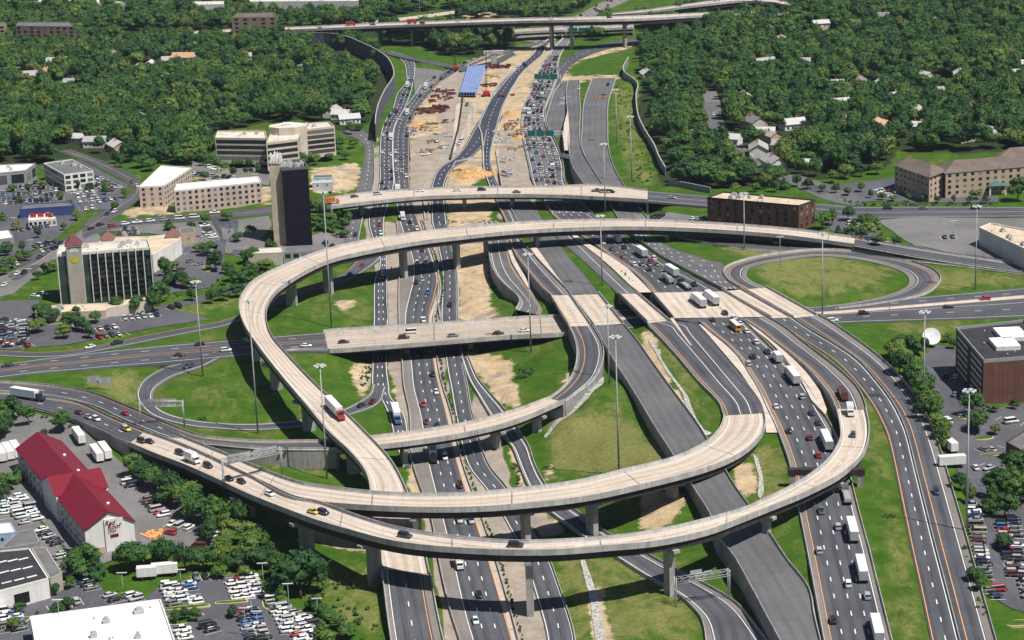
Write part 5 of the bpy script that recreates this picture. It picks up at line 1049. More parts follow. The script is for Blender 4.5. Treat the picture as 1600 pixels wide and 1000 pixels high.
for k, (x, y, l) in enumerate(((168,372,'small square mall tower with a brick-red pyramid cap beside the dark roof'), (270,367,'small square mall tower with a brick-red pyramid cap at the right end of the mall'))):
    c_ = P(x, y, 15); t_ = empty('tower', (c_.x, c_.y, 7), label=l, cat='tower'); mb = MB(); mb.box(-3.2,-3.2,-1,3.2,3.2,8); mb.build('wall', M['w_pinkish'], t_); mb = MB()
    cs = [(-3.6,-3.6),(3.6,-3.6),(3.6,3.6),(-3.6,3.6)]
    for i in range(4): mb.face([(*cs[i], 8), (*cs[(i+1) % 4], 8), (0, 0, 11.5)])
    mb.build('pyramid_roof', simple('brick_red_cap', (.22,.10,.095)), t_)
bldg('dark hip-roofed restaurant between the two mall towers', 'restaurant', [(178,372),(222,369),(215,359),(184,361)], 7, 6, 'b_brown', 'r_black', par=.3, units=3)
bldg('low grey-roofed shop at the right end of the mall', 'shop', [(282,367),(306,364),(302,355),(280,357)], 7, 5, 'w_tan', 'r_grey', 1, 4, par=.3)
# black tower
e, q_, o_ = bldg('black glass office tower with a tan concrete side', 'office tower', [(440,266),(481,263),(474,251),(434,254)], 5, 38, 'glassb', 'r_black', par=1.0, pm='r_grey', wallmats={3: 'w_tan'}, units=8)
a, b = Vector((*q_[0], 0)), Vector((*q_[1], 0)); d_ = (b-a).normalized(); rz = math.atan2(d_.y, d_.x); L_ = (b-a).length
gm = MB()
for f in range(1, 12): gm.box(-L_/2, -.05, f*3.17-.07, L_/2, .02, f*3.17+.07)
for k in range(1, 10): gm.box(-L_/2+L_*k/10-.05, -.06, 0, -L_/2+L_*k/10+.05, .02, 37.9)
p = (a+b)/2; gm.build('mullion_grid', simple('dark_mullion', (.03,.026,.034), .6), e, loc=(p.x, p.y, 0), rz=rz)
sa, sb = P(420.5, 260.5, 44.5), P(440, 259.5, 44.5); sl = (sb-sa).to_2d().length; sr = math.atan2(sb.y-sa.y, sb.x-sa.x); mb = MB(); mb.box(0, 0, -2, sl, 9, 39.5)
mb.build('concrete_shaft', simple('tan_concrete_shaft', (.50,.42,.31), .9, streak=.3), e, loc=(sa.x-o_.x, sa.y-o_.y, 0), rz=sr)
pc = Vector((sa.x-o_.x+.6, sa.y-o_.y+2, 1.5))
for k in range(12):
    mm = MB(); x, y = (k % 4)*1.5, (k//4)*2.0; mm.tube((x, y, 0), (x, y, 8.5-k % 3), .16, .14, 5); mm.box(x-.5, y-.5, 3.2, x+.5, y+.5, 7.6-k % 3); mm.build('antenna', M['r_white'], e, loc=(pc.x+.5, pc.y-1, 38))
bldg('flat grey podium with glass front at the foot of the black tower', 'building', [(443,395),(508,391),(505,383),(445,386)], 5.5, 3.8, 'w_grey', 'r_grey', 1, 3.5, (2.6, 2), par=.3)
bldg('low tan-roofed canopy wing left of the black tower podium', 'building', [(383,397),(442,395),(440,387),(388,389)], 5.8, 4, 'w_cream', 'r_pale' if 'r_pale' in M else 'r_cream', par=.3)
# striped office block
for l, poly, h, f in (('left wing of the striped beige office block', [(336,217),(418,218),(414,206),(340,206)], 13, 4), ('centre wing of the striped beige office block', [(416,225),(466,219),(470,206),(424,207)], 14, 4), ('right wing of the striped beige office block', [(468,205),(523,199),(514,192),(470,195)], 15, 5)):
    bldg(l, 'office', poly, 6, h, 'w_cream', 'r_cream', f, band=2.1, par=.8, units=2)
c_ = P(450, 197, 24); dm = empty('building', (c_.x, c_.y, 6), label='octagonal drum rising from the striped beige office block', cat='office')
mb = MB(); mb.prism([(12*math.cos(math.pi*(i+.5)/4), 9*math.sin(math.pi*(i+.5)/4)) for i in range(8)], -1, 18.5, 0, 1); mb.build('wall', [M['w_cream'], M['r_cream']], dm)
mb = MB(); mb.box(-3, -2, 18.5, 3, 2, 20); mb.build('rooftop_unit', M['r_white'], dm)
# beige apartments, white office, store, diner
bldg('near wing of the beige apartment block with a white flat roof', 'apartment block', [(272,299),(408,285),(404,277),(276,289)], 7, 11.5, 'w_pinkish', 'r_white', 4, 3.2, (1.5, 1.6), par=.6, pm='w_white', fr='w_white')
bldg('rear wing of the beige apartment block with a white flat roof', 'apartment block', [(217,293),(256,291),(299,263),(252,260)], 7, 11, 'w_pinkish', 'r_white', 4, 3.6, (1.4, 1.5), par=.6, pm='w_white', fr='w_white')
bldg('white three-storey office with a grey roof', 'office', [(100,274),(146,268),(112,250),(68,256)], 7, 8.8, 'w_white', 'r_grey', 3, 4.0, (3.0, 1.8), par=.5, units=4)
bldg('two-storey store with a white roof and dark front at the left edge', 'shop', [(-40,275),(40,267),(56,256),(-40,260)], 7, 8.5, 'w_grey', 'r_white', 1, 9, (7, 5), par=.5, units=2)
bldg('long blue canopy of a filling station', 'filling station', [(30,328),(117,322),(110,316),(36,320)], 7, 4.5, 'bluep', 'r_grey', par=.4)
e, q_, o_ = bldg('small white roadside diner with red signs on its roof', 'restaurant', [(44,345),(88,342),(80,334),(46,337)], 7, 3.8, 'w_white', 'r_white', 1, 2.2, (1.5, 1.8), par=.4, units=1)
for k in range(3):
    sg_ = MB(); sg_.box(-1.6, -.2, 0, 1.6, .2, 2.0); sg_.build('roof_sign', M['red'], e, loc=(-4+4*k, -1, 4.2))
bldg('white-roofed garage at the left edge below the diner', 'garage', [(-30,378),(22,372),(14,360),(-30,364)], 7, 5.5, 'w_grey', 'r_white', 1, 6, (4, 3), par=.4)
# brick hotel, apartments, white store, brick office
e, q_, o_ = bldg('four-storey dark brick hotel with a flat tan roof behind the loop flyover', 'hotel', [(1105,310),(1248,323),(1274,314),(1130,301)], 7, 11.5, 'b_dark', 'r_tan', 4, 4.2, (1.5, 1.6), par=.7, pm='r_black', units=6)
def apt(label, poly, h, zg=8):
    e, q_, o_ = bldg(label, 'apartment block', poly, zg, h, 'w_tan', 'r_brown', 4, 4.2, (1.8, 1.6), par=0, top=False, fr='w_white', maxw=100)
    a, b, c, d = [Vector((*p, h)) for p in q_]; m1 = (a+d)/2+(b-a).normalized()*6+Vector((0,0,4.2)); m2 = (b+c)/2-(b-a).normalized()*6+Vector((0,0,4.2))
    ce = (a+b+c+d)/4; ex = lambda p: p+(p-ce).normalized()*1.2
    a, b, c, d = ex(a), ex(b), ex(c), ex(d); mb = MB(); mb.face([a, b, m2, m1]); mb.face([b, c, m2]); mb.face([c, d, m1, m2]); mb.face([d, a, m1])
    me_ = mb.mesh('hip_roof', M['r_brown']); mobj('hip_roof', me_, e)
    return e, q_
apt('left wing of the tan four-storey apartment house with a brown hip roof', [(1398,258),(1452,277),(1478,266),(1424,250)], 12)
apt('right wing of the tan four-storey apartment house with a brown hip roof', [(1478,271),(1680,254),(1672,240),(1470,258)], 12)
apt('rear ridge of the tan apartment house behind its right wing', [(1560,249),(1690,238),(1680,230),(1562,240)], 13)
pc_ = P(1557, 300, 8); cp_ = empty('canopy', tuple(pc_), label='small entrance canopy with a blue-green roof before the apartments', cat='canopy'); mb = MB(); mb.face([(-5,-4,4),(5,-4,4),(0,0,6)]); mb.face([(5,-4,4),(5,4,4),(0,0,6)]); mb.face([(5,4,4),(-5,4,4),(0,0,6)]); mb.face([(-5,4,4),(-5,-4,4),(0,0,6)]); mb.build('roof', M['r_green'], cp_)
for x in (-4, 4):
    for y in (-3, 3): mb = MB(); mb.box(x-.4, y-.4, -1, x+.4, y+.4, 4); mb.build('post', M['w_white'], cp_)
bldg('white store box with a tan roof at the right edge', 'shop', [(1530,357),(1660,418),(1660,372),(1548,350)], 6.5, 8, 'w_pale', 'r_tan', par=.7, units=6, pm='w_white')
e, q_, o_ = bldg('dark brown brick office block with a white-panelled roof at the right edge', 'office', [(1494,515),(1537,566),(1665,556),(1600,503)], 5.5, 18.5, 'b_brown', 'r_black', par=1.0, pm='w_grey', units=3)
a, b = Vector((*q_[0], 0)), Vector((*q_[1], 0))
for i in range(4):
    a, b = Vector((*q_[i], 0)), Vector((*q_[(i+1) % 4], 0)); d_ = (b-a).normalized(); nn = Vector((d_.y, -d_.x, 0)); L_ = (b-a).length
    if nn.x > -.4: continue
    for f in range(7):
        for (s0, s1) in ((.06, .44), (.56, .94)):
            wm = MB(); wm.box(L_*s0, -.1, -.55, L_*s1, .02, .55, 0); wm.build('window', M['w_pale'], e, loc=(a.x, a.y, 1.6+f*2.5), rz=math.atan2(d_.y, d_.x))
for k, (f1, f2, s1, s2) in enumerate(((.35, .62, 7, 5), (.6, .42, 6, 4.5))):
    a, b, c, d = [Vector((*p, 18.5)) for p in q_]; p = a.lerp(b, f1).lerp(d.lerp(c, f1), f2); mb = MB(); mb.box(-s1, -s2, 0, s1, s2, 1.6); mb.build('roof_deck', M['r_white'], e, loc=tuple(p), rz=math.atan2((b-a).y, (b-a).x))
bldg('small dark brick building at the right edge below the brick office', 'building', [(1572,692),(1608,712),(1660,690),(1606,670)], 5.5, 8, 'b_dark', 'r_grey', 2, 4, (1.6, 1.4), par=.5)
# far buildings
bldg('brown far office at the upper left above the wood', 'office', [(24,41),(116,42),(108,35),(30,35)], 12, 9, 'b_far', 'r_grey', 3, 6, (3, 1.6), par=.5)
bldg('far brown brick block left of the far bridge', 'office', [(362,28),(432,27),(426,20),(372,21)], 12, 13, 'b_far', 'r_brown', 4, 7, (3, 1.6), par=.5)
bldg('tiny tan far building at the left edge', 'office', [(-20,41),(10,40),(8,36),(-20,36)], 12, 9, 'w_tan', 'r_brown', 3, 6, (3, 1.6), par=.5)
for k, (x0, x1, y, l) in enumerate(((-10,80,1,'pale far warehouse at the top left corner'), (150,210,2,'pale long far warehouse along the top edge'), (300,350,5,'whitish far warehouse above the upper left wood'), (390,560,0,'long grey far hangar at the top edge'))):
    bldg(l, 'warehouse', [(x0,y+3),(x1,y+2),(x1,y-3),(x0,y-2)], 10, 9, 'w_pale', 'r_cream', par=.4)
# construction trailers and box trailers
for x0, x1, y, c1, l in ((488,519,289,'w_blue','bluish construction trailer on the dirt lot beside the black tower'), (489,520,281,'r_green','green-roofed construction trailer on the dirt lot beside the black tower')):
    bldg(l, 'trailer', [(x0,y-3),(x1,y-4),(x1,y-8),(x0,y-7)], 5, 3, 'w_pale', c1, 1, 5, (1, 1), par=.1)
def boxtrailer(x, y, rz, label, L_=12.0):
    p = PT(x, y); e = empty('box_trailer', tuple(p+np.array([0, 0, .2])), rz, label=label, cat='trailer'); mb = MB(); mb.box(-L_/2, -1.3, 1.1, L_/2, 1.3, 4.0, 0); mb.build('box', M['w_white'], e)
    for sx in (-L_/2+1.6, L_/2-1.6):
        for sy in (-1, 1): w = MB(); w.tube((sx, sy*1.0, .5), (sx, sy*1.3, .5), .5, .5, 10); w.build('wheel', M['black'], e)
for i, (x, y) in enumerate(((124,690),(152,718),(165,714),(2,718),(14,715),(26,712))):
    l_ = ['white box trailer parked alone beside the retaining wall', 'left white box trailer of the pair by the flyover', 'right white box trailer of the pair by the flyover', 'leftmost of three white box trailers at the left edge', 'middle of three white box trailers at the left edge', 'rightmost of three white box trailers at the left edge'][i]
    boxtrailer(x, y, R_(112), l_)
boxtrailer(1485, 705, R_(100), 'upper white box trailer in the brick office lot', 8); boxtrailer(1487, 730, R_(5), 'lower white box trailer in the brick office lot', 9); boxtrailer(230, 905, R_(5), 'grey container beside the dealer lot', 6); boxtrailer(258, 900, R_(8), 'white container beside the dealer lot', 8)
# ---------------------------------------------------------------- noise walls
def noisewall(pts, h, label, mat='wallc'):
    p = np.array([PT(x, y) for x, y in pts]); n = len(p); out = []
    for i in range(n-1):
        a = p[i-1] if i else 2*p[0]-p[1]; d = p[i+2] if i+2 < n else 2*p[-1]-p[-2]; k = max(2, int(np.linalg.norm(p[i+1]-p[i])/6)); out.append(cr(a, p[i], p[i+1], d, np.arange(k)/k))
    c = np.vstack(out+[p[-1:]]); t_ = np.gradient(c, axis=0); s = np.stack([-t_[:, 1], t_[:, 0], 0*t_[:, 0]], 1); s /= np.linalg.norm(s, axis=1, keepdims=True)
    q = c[len(c)//2].copy(); e = empty('noise_wall', tuple(q), label=label, cat='wall'); sweep(c-q, s, [(-.2, -3), (.2, -3), (.2, h), (-.2, h)], 'wall_panel', M[mat], e)
    sweep(c-q, s, [(-.32, h), (.32, h), (.32, h+.3), (-.32, h+.3)], 'wall_coping', M['parapet'], e)
    return e
noisewall([(400,72),(470,73),(530,76),(572,92),(600,108),(612,122),(617,140),(612,152),(603,166),(594,186),(589,206),(588,222)], 11.5, 'tall curving dark noise wall between the left wood and the highway', 'walldark')
noisewall([(982,100),(974,120),(996,140),(994,160),(997,190),(1008,215),(1022,238),(1030,258),(1040,275)], 5, 'winding grey noise wall between the right wood and the empty carriageway')
noisewall([(1045,290),(1080,296),(1110,302)], 3, 'short grey noise wall above the crossing bridge')
# ---------------------------------------------------------------- high mast lights, lamps, gantries, signs
def mast(x0, y0, yt, label, xt=None, nl=6, r=.36):
    b = PT(x0, y0); 
    h = 10.0
    for _ in range(20):
        X, Y = PIX(np.array([b[0], b[1], b[2]+h])); h *= (y0-yt)/max(1, (y0-Y))
    e = empty('high_mast_light' if h > 18 else 'street_lamp', tuple(b), label=label, cat='light mast' if h > 18 else 'street lamp', group='tall light masts' if h > 18 else 'parking lot lamps')
    k = 1.0 if h > 18 else .4
    mb = MB(); mb.tube((0, 0, -1), (0, 0, h), r*k, r*k*.45, 8); mb.build('pole', M['pole'], e)
    if h > 18:
        rg = MB(); rg.tube((0, 0, h-.6), (0, 0, h+.4), .5, .5, 8); rg.build('ring', M['steel'], e)
        for i in range(nl):
            a = 2*math.pi*i/nl; hd = MB(); hd.tube((0, 0, h-.1), (1.3*math.cos(a), 1.3*math.sin(a), h-.1), .07, .07, 4); hd.box(-.45, -.35, -.25, .45, .35, .2, M=Matrix.Translation((1.7*math.cos(a), 1.7*math.sin(a), h-.1))); hd.build('lamp_head', M['lamp'], e)
    else:
        for s in (-1, 1): hd = MB(); hd.box(min(0, s*1.6), -.15, h-.1, max(0, s*1.6), .15, h+.12); hd.build('lamp_head', M['lamp'], e)
    return e
for a in ((317,588,440,'light mast on the grass inside the left loop ramp, near the cross street'), (403,677,470,'tall light mast in the loop flyover shadow left of its lowest bend'), (511,748,571,'light mast standing before the truck flyover at the lower centre'), (518,511,300,'tall light mast on the green bank above the cross street bridge'), (830,550,397,'light mast beside the slip ramp right of the dirt area'), (946,333,225,'light mast at the crossing bridge abutment'), (941,447,337,'light mast on the grass strip between the closed lanes'), (967,737,526,'tallest light mast on the patchy grass slope at the centre'), (952,600,478,'light mast at the edge of the wide closed lanes'), (1163,390,302,'light mast in front of the brick hotel'), (1219,420,370,'short light mast on top of the right loop mound'), (1285,492,365,'light mast beside the right loop mound and cross street'), (1524,452,322,'light mast right of the right loop'), (1443,633,487,'light mast between the outermost road and the brick office'), (1510,830,610,'light mast at the lower right beside the parking lot'), (964,222,140,'far light mast, left one of two on the green verge'), (987,281,182,'far light mast, right one of two on the green verge'), (656,24,0,'thin far light mast at the top edge')): mast(*a)
for i, a in enumerate(((96,1000,937),(110,925,0),(268,960,928),(385,1000,950),(193,930,895),(283,912,890),(394,965,935),(412,915,880),(404,1000,955),(453,965,912),(497,965,935),(1158,372,345)[:0] or (1490,368,345),(25,372,340),(48,455,420),(50,400,375))):
    if a[2] <= 0: continue
    mast(a[0], a[1], a[2], 'slim twin-armed lamp post in the lots at the left, %s from the left' % nth(i+1) if a[0] < 1000 else 'lamp post among the dark cars on the broad empty lot', r=.3)
def truss(p0, p1, hgt, label, signs=(), back=True, smat='steel'):
    a = Vector(p0); b = Vector(p1); L_ = (b-a).to_2d().length; rz = math.atan2(b.y-a.y, b.x-a.x); zb = a.z
    e = empty('sign_gantry', tuple(a), rz, label=label, cat='sign gantry')
    for x in (0, L_):
        for y in (-.7, .7): mb = MB(); mb.tube((x, y, -1), (x, y, hgt+1.2), .16, .14, 6); mb.build('post', M['steel'], e)
    mb = MB()
    for y in (-.7, .7):
        for z in (hgt-.8, hgt+.9): mb.tube((-.3, y, z), (L_+.3, y, z), .12, .12, 6)
        n = max(4, int(L_/2.2))
        for i in range(n): x0 = L_*i/n; x1 = L_*(i+1)/n; mb.tube((x0, y, hgt-.8), (x1, y, hgt+.9), .07, .07, 4); mb.tube((x1, y, hgt-.8), (x1, y, hgt+.9), .06, .06, 4)
    mb.build('truss', M['steel'], e)
    for (x0, x1, h0, h1, m, ysd) in signs:
        s = MB(); s.box(x0*L_, ysd*1.0-.08, hgt+h0, x1*L_, ysd*1.0+.08, hgt+h1); so = s.build('sign_panel', M[m], e)
        if m == 'green_sign':
            bd = MB(); w_ = .12
            for (xa, xb, za, zb_) in ((x0*L_, x1*L_, h0, h0+w_), (x0*L_, x1*L_, h1-w_, h1), (x0*L_, x0*L_+w_, h0, h1), (x1*L_-w_, x1*L_, h0, h1)): bd.box(xa+.05, ysd*1.0-.11, hgt+za+.05, xb-.05, ysd*1.0-.085, hgt+zb_-.05)
            bd.build('sign_border', M['white_paint'], so)
    return e
truss(P(221,664,10.2), P(288,663,10.2), 8, 'long truss gantry with grey sign backs over the left road', [(.18,.42,-1.3,1.6,'steel',1),(.45,.85,-1.3,1.6,'steel',1)])
truss(P(350,758,14.5), P(441,739,14.5), 8.0, 'truss gantry with grey sign backs over the start of the flyovers', [(.1,.5,-1.3,1.6,'steel',1),(.55,.95,-1.3,1.6,'steel',1)])
truss(P(1056,950,1.2), P(1139,930,2.5), 8.5, 'truss gantry with small signs over the slip road at the bottom', [(.3,.52,-.2,2.0,'steel',1),(.56,.7,-.2,1.2,'steel',1)])
truss(P(824,228,1), P(880,228,1), 8, 'green sign gantry over the jammed far lanes, nearer one', [(.02,.24,-1.8,1.8,'green_sign',-1),(.27,.5,-1.8,1.8,'green_sign',-1),(.53,.76,-1.8,1.8,'green_sign',-1)])
truss(P(834,137,1), P(876,137,1), 8, 'green sign gantry over the jammed far lanes, farther one', [(.05,.3,-1.8,1.8,'green_sign',-1),(.34,.6,-1.8,1.8,'green_sign',-1),(.64,.9,-1.8,1.8,'green_sign',-1)])
truss(P(885,62,1), P(925,62,1), 8, 'small green sign gantry by the far bridge pier', [(.1,.45,-1.8,1.8,'green_sign',-1),(.5,.9,-1.8,1.8,'green_sign',-1)])
truss(P(893,262,3), P(872,262,1), 6, 'thin sign frame between the jammed lanes and the empty ramp', [(.1,.9,-.9,.9,'r_black',-1)])
for x, y, l in ((147,603,'wide road sign with its grey back to the viewer on the left verge'), (165,605,'small square sign near the left loop ramp')):
    p = PT(x, y+5); e = empty('road_sign', tuple(p), label=l, cat='road sign')
    for s in (-1.6, 1.6): mb = MB(); mb.tube((s, 0, -.5), (s, 0, 4.5), .1, .1, 5); mb.build('post', M['steel'], e)
    mb = MB(); mb.box(-2.4, -.06, 2.6, 2.4, .06, 5.4); mb.build('sign_panel', M['steel'], e)
# satellite dish
p = PT(1455, 542); e = empty('satellite_dish', tuple(p), label='large white satellite dish on the grass before the brick office', cat='satellite dish')
mb = MB(); mb.tube((0, 0, -.5), (0, 0, 2.6), .5, .3, 8); mb.build('stand', M['steel'], e)
mb = MB(); nr, na = 5, 20; Mx = Matrix.Translation((0, 0, 4.2)) @ Matrix.Rotation(R_(52), 4, 'X'); vs = []
for i in range(nr+1):
    for j in range(na): r_ = 3.6*i/nr; a = 2*math.pi*j/na; vs.append(Mx @ Vector((r_*math.cos(a), r_*math.sin(a), .055*r_*r_)))
for i in range(nr):
    for j in range(na): k = (j+1) % na; mb.face([vs[i*na+j], vs[i*na+k], vs[(i+1)*na+k], vs[(i+1)*na+j]], 0, True)
mb.build('dish', M['lamp'], e); mb = MB(); mb.tube(Mx @ Vector((0, 0, 0)), Mx @ Vector((0, 0, 2.4)), .08, .05, 5); mb.build('feed_horn', M['steel'], e)
# blue steel beams on the unfinished bridge, pier, cranes
z1 = 4.0
A0, A1, B0, B1 = P(720,144,z1), P(742,144,z1), P(733,103,z1), P(757,101,z1)
e = empty('unfinished_bridge', ((A0.x+A1.x)/2, A0.y, 0), label='unfinished bridge span of pale blue steel beams in the construction area', cat='bridge'); o_ = Vector(e.location)
for k in range(6):
    f = k/5; a = A0.lerp(A1, f)-o_; b = B0.lerp(B1, f)-o_; mb = MB(); d = (b-a).normalized(); n_ = Vector((-d.y, d.x, 0))*.75
    for s0, s1, w_ in ((-.2, 0, 1), (-2.4, -.2, .2), (-2.6, -2.4, 1)):
        mb.v_ = None; pa = [a-n_*w_, a+n_*w_]; pb = [b-n_*w_, b+n_*w_]
        for zz in (s0, s1): mb.face([pa[0]+Vector((0,0,zz)), pa[1]+Vector((0,0,zz)), pb[1]+Vector((0,0,zz)), pb[0]+Vector((0,0,zz))])
        for i in (0, 1): mb.face([pa[i]+Vector((0,0,s0)), pb[i]+Vector((0,0,s0)), pb[i]+Vector((0,0,s1)), pa[i]+Vector((0,0,s1))])
        mb.face([pa[0]+Vector((0,0,s0)), pa[1]+Vector((0,0,s0)), pa[1]+Vector((0,0,s1)), pa[0]+Vector((0,0,s1))])
    mb.build('beam', M['blue_steel'], e)
dk_ = MB(); dk_.face([(A0-o_)+Vector((0,0,-.5)), (A1-o_)+Vector((0,0,-.5)), (B1-o_)+Vector((0,0,-.5)), (B0-o_)+Vector((0,0,-.5))]); dk_.build('formwork', simple('formwork_sheet', (.20,.24,.36)), e)
p = PT(772, 101); e = empty('bridge_pier', tuple(p), label='lone new hammerhead pier of pale concrete beside the blue beams', cat='bridge pier'); mb = MB(); mb.box(-2.2, -1.5, -1, 2.2, 1.5, 8); mb.build('column', M['parapet'], e); mb = MB(); mb.box(-7.5, -1.8, 8, 7.5, 1.8, 10.5); mb.build('pier_cap', M['parapet'], e)
M['lattice'] = simple('dark_crane_lattice', (.05,.04,.04), .6)
def crane(x, y, H_, lean, label):
    p = PT(x, y); e = empty('crawler_crane', tuple(p), label=label, cat='crane'); mb = MB(); mb.box(-2.5, -3, .9, 2.5, 3, 3.2, 0, tx=.2, ty=.2); mb.build('cab', M['red'], e)
    for s in (-1, 1): mb = MB(); mb.box(s*2.2-.6, -3.6, 0, s*2.2+.6, 3.6, 1.1, 0, ty=.3); mb.build('track', M['black'], e)
    mb = MB(); t0 = Vector((0, 2, 2)); t1 = Vector((lean, 6, H_)); n = int(H_/3)
    for dx, dy in ((-.6,-.5), (.6,-.5), (.6,.5), (-.6,.5)): mb.tube(t0+Vector((dx, dy, 0)), t1+Vector((dx*.5, dy*.5, 0)), .16, .14, 4)
    for i in range(n):
        a = t0.lerp(t1, i/n); b = t0.lerp(t1, (i+1)/n); mb.tube(a+Vector((-.6, 0, 0)), b+Vector((.6, 0, 0)), .1, .1, 4); mb.tube(a+Vector((.6, 0, 0)), b+Vector((-.6, 0, 0)), .1, .1, 4)
    mb.build('boom', M['lattice'], e)
crane(760, 150, 30, 1, 'dark crane with a red cab beside the blue steel beams'); crane(712, 110, 28, -2, 'dark crane left of the blue steel beams')
# heaps and materials of the construction area
M['rust'] = simple('rusty_steel_stock', (.13,.05,.045), .9, var=.4, scale=1.0)
rgc = random.Random(8)
def clutter(x, y, w, d, n, mat, nm, label, hz=1.5):
    c_ = PT(x, y); mb = MB()
    for i in range(n):
        a = rgc.uniform(0, 3.14); l = rgc.uniform(1.5, 6); Mx = Matrix.Translation((rgc.uniform(-w, w), rgc.uniform(-d, d), 0)) @ Matrix.Rotation(a, 4, 'Z'); mb.box(-l/2, -.5, -.6, l/2, .5, rgc.uniform(.4, hz), M=Mx)
    mb.build(nm, M[mat], loc=tuple(c_), label=label, kind='stuff')
clutter(675, 174, 11, 12, 60, 'rust', 'steel_stock', 'dark red heap of rusty steel stock beside the highway', 2.6)
clutter(775, 105, 10, 7, 30, 'rust', 'steel_stock', 'rusty steel stock at the foot of the lone pier', 2)
clutter(660, 200, 10, 14, 30, 'wood', 'building_material', 'scattered building material left of the haul road'); clutter(690, 150, 8, 25, 40, 'rust', 'building_material', 'rusty material scattered along the barrier')
clutter(782, 215, 5, 20, 24, 'unit', 'building_material', 'grey material stacked right of the dark carriageway'); clutter(805, 200, 6, 30, 30, 'wood', 'building_material', 'timber and debris along the jammed lanes'); clutter(735, 268, 9, 4, 16, 'wood', 'building_material', 'orange-brown heap in the triangular gore', 1.4)
clutter(800, 270, 6, 14, 16, 'unit', 'building_material', 'precast pieces above the crossing bridge'); clutter(740, 350, 14, 8, 14, 'wood', 'building_material', 'debris on the dirt between the carriageways', .8); clutter(885, 158, 4, 16, 16, 'unit', 'building_material', 'white materials beside the empty lane'); clutter(940,152,4,8,10,'wood','building_material','timber stacked on the wide empty carriageway')
clutter(238, 838, 2.6, 2, 14, 'orange_paint', 'pallets', 'orange stacked pallets in the hotel lot', 1.6)
def mound(x, y, rx, ry, h, label):
    c_ = PT(x, y); mb = MB(); nr, na = 7, 22; vs = []
    for i in range(nr+1):
        for j in range(na): r_ = i/nr; a = 2*math.pi*j/na; z_ = h*(math.cos(r_*math.pi)+1)/2*(1+.35*mnoise.noise(Vector((math.cos(a)*r_*2+x, math.sin(a)*r_*2, 0))))-.4; vs.append((rx*r_*math.cos(a), ry*r_*math.sin(a), z_))
    for i in range(nr):
        for j in range(na): k = (j+1) % na; mb.face([vs[i*na+j], vs[(i+1)*na+j], vs[(i+1)*na+k], vs[i*na+k]], 0, True)
    mb.build('soil_heap', M['soil'], loc=tuple(c_), label=label, cat='soil heap')
M['soil'] = simple('orange_soil', (.50,.30,.13), .95, var=.35, scale=.6)
mound(738, 272, 15, 12, 4, 'orange soil heap in the triangular gore above the crossing bridge'); mound(728, 278, 8, 7, 2.5, 'small pale soil heap beside the larger orange one'); mound(798, 178, 6, 16, 2.5, 'long soil heap left of the jammed lanes, farther one'); mound(812, 215, 5, 12, 2, 'low soil heap left of the jammed lanes, nearer one'); mound(650, 195, 8, 12, 2, 'soil heap right of the busy left lanes')

def barrierline(pts, label, h=.95, mat='parapet', dz=0.0, nm='concrete_barrier', w=.3):
    p = np.array([PT(x, y) for x, y in pts]); p[:, 2] += dz; c = [p[0]]
    for i in range(len(p)-1):
        k = max(1, int(np.linalg.norm(p[i+1]-p[i])/8)); c += [p[i]+(p[i+1]-p[i])*j/k for j in range(1, k+1)]
    c = np.array(c); c[:, 2] = [max(float(zt(a, b)), 0)+dz for a, b, _ in c]; t_ = np.gradient(c, axis=0); s_ = np.stack([-t_[:, 1], t_[:, 0], 0*t_[:, 0]], 1); s_ /= np.linalg.norm(s_, axis=1, keepdims=True)
    q = c[len(c)//2].copy(); sweep(c-q, s_, [(-w, -.8), (w, -.8), (w*.6, h), (-w*.6, h)], nm, M[mat], loc=tuple(q), label=label, cat='barrier')
for pts, l in (([(640,206),(646,190),(660,168),(688,132),(735,100),(770,84)],'long pale barrier right of the far left lanes'), ([(642,250),(640,206)],'short pale barrier at the mouth of the work zone'), ([(735,210),(752,182),(764,160),(790,128),(812,104)],'pale barrier left of the dark merged carriageway'), ([(682,252),(712,238),(722,232)],'white barrier angled across the haul ground'), ([(706,264),(712,254),(738,248)],'white barrier edging the triangular gore'), ([(700,290),(706,268)],'short curved barrier beside the soil heap'), ([(756,262),(754,240),(760,205)],'barrier between the two dark carriageways'), ([(784,292),(779,262),(775,238),(786,196),(798,170),(822,128),(840,104),(862,84)],'pale barrier right of the dark merged carriageway'), ([(447,549),(480,547.5),(508,547)],'pale barrier on the approach to the cross street bridge'), ([(664,345),(660,300),(666,282)],'pale barrier in the median above the crossing bridge'), ([(668,345),(672,300)],'second pale barrier in the median above the crossing bridge'), ([(606,500),(604,470),(604,440),(612,420)],'barrier between collector road and concrete strip'), ([(688,500),(684,470),(686,440),(684,405)],'thin barrier in the median above the cross street bridge'), ([(717,500),(716,440),(712,400)],'barrier between the two-lane carriageway and the dirt'), ([(628,560),(626,540)],'short dark barrier under the cross street bridge')): barrierline(pts, l)
barrierline([(704,250),(716,205),(722,165),(724,150)], 'dark sheet pile wall beside the haul road', 2.2, 'lattice', nm='sheet_pile_wall'); barrierline([(782,292),(779,270)], 'short dark trench wall above the crossing bridge', 1.5, 'lattice', nm='trench_wall')
for x, y, k in ((672,222,'wood'),(690,212,'unit'),(705,228,'unit'),(668,236,'wood'),(700,190,'rust'),(760,135,'rust'),(748,175,'unit'),(805,232,'wood'),(795,250,'unit'),(655,208,'unit'),(770,120,'wood'),(790,150,'rust')):
    clutter(x, y, 5, 7, 9, k, 'building_material', {'wood':'timber','unit':'grey blocks','rust':'rusty bars'}[k]+' scattered on the work zone ground', 1.3)
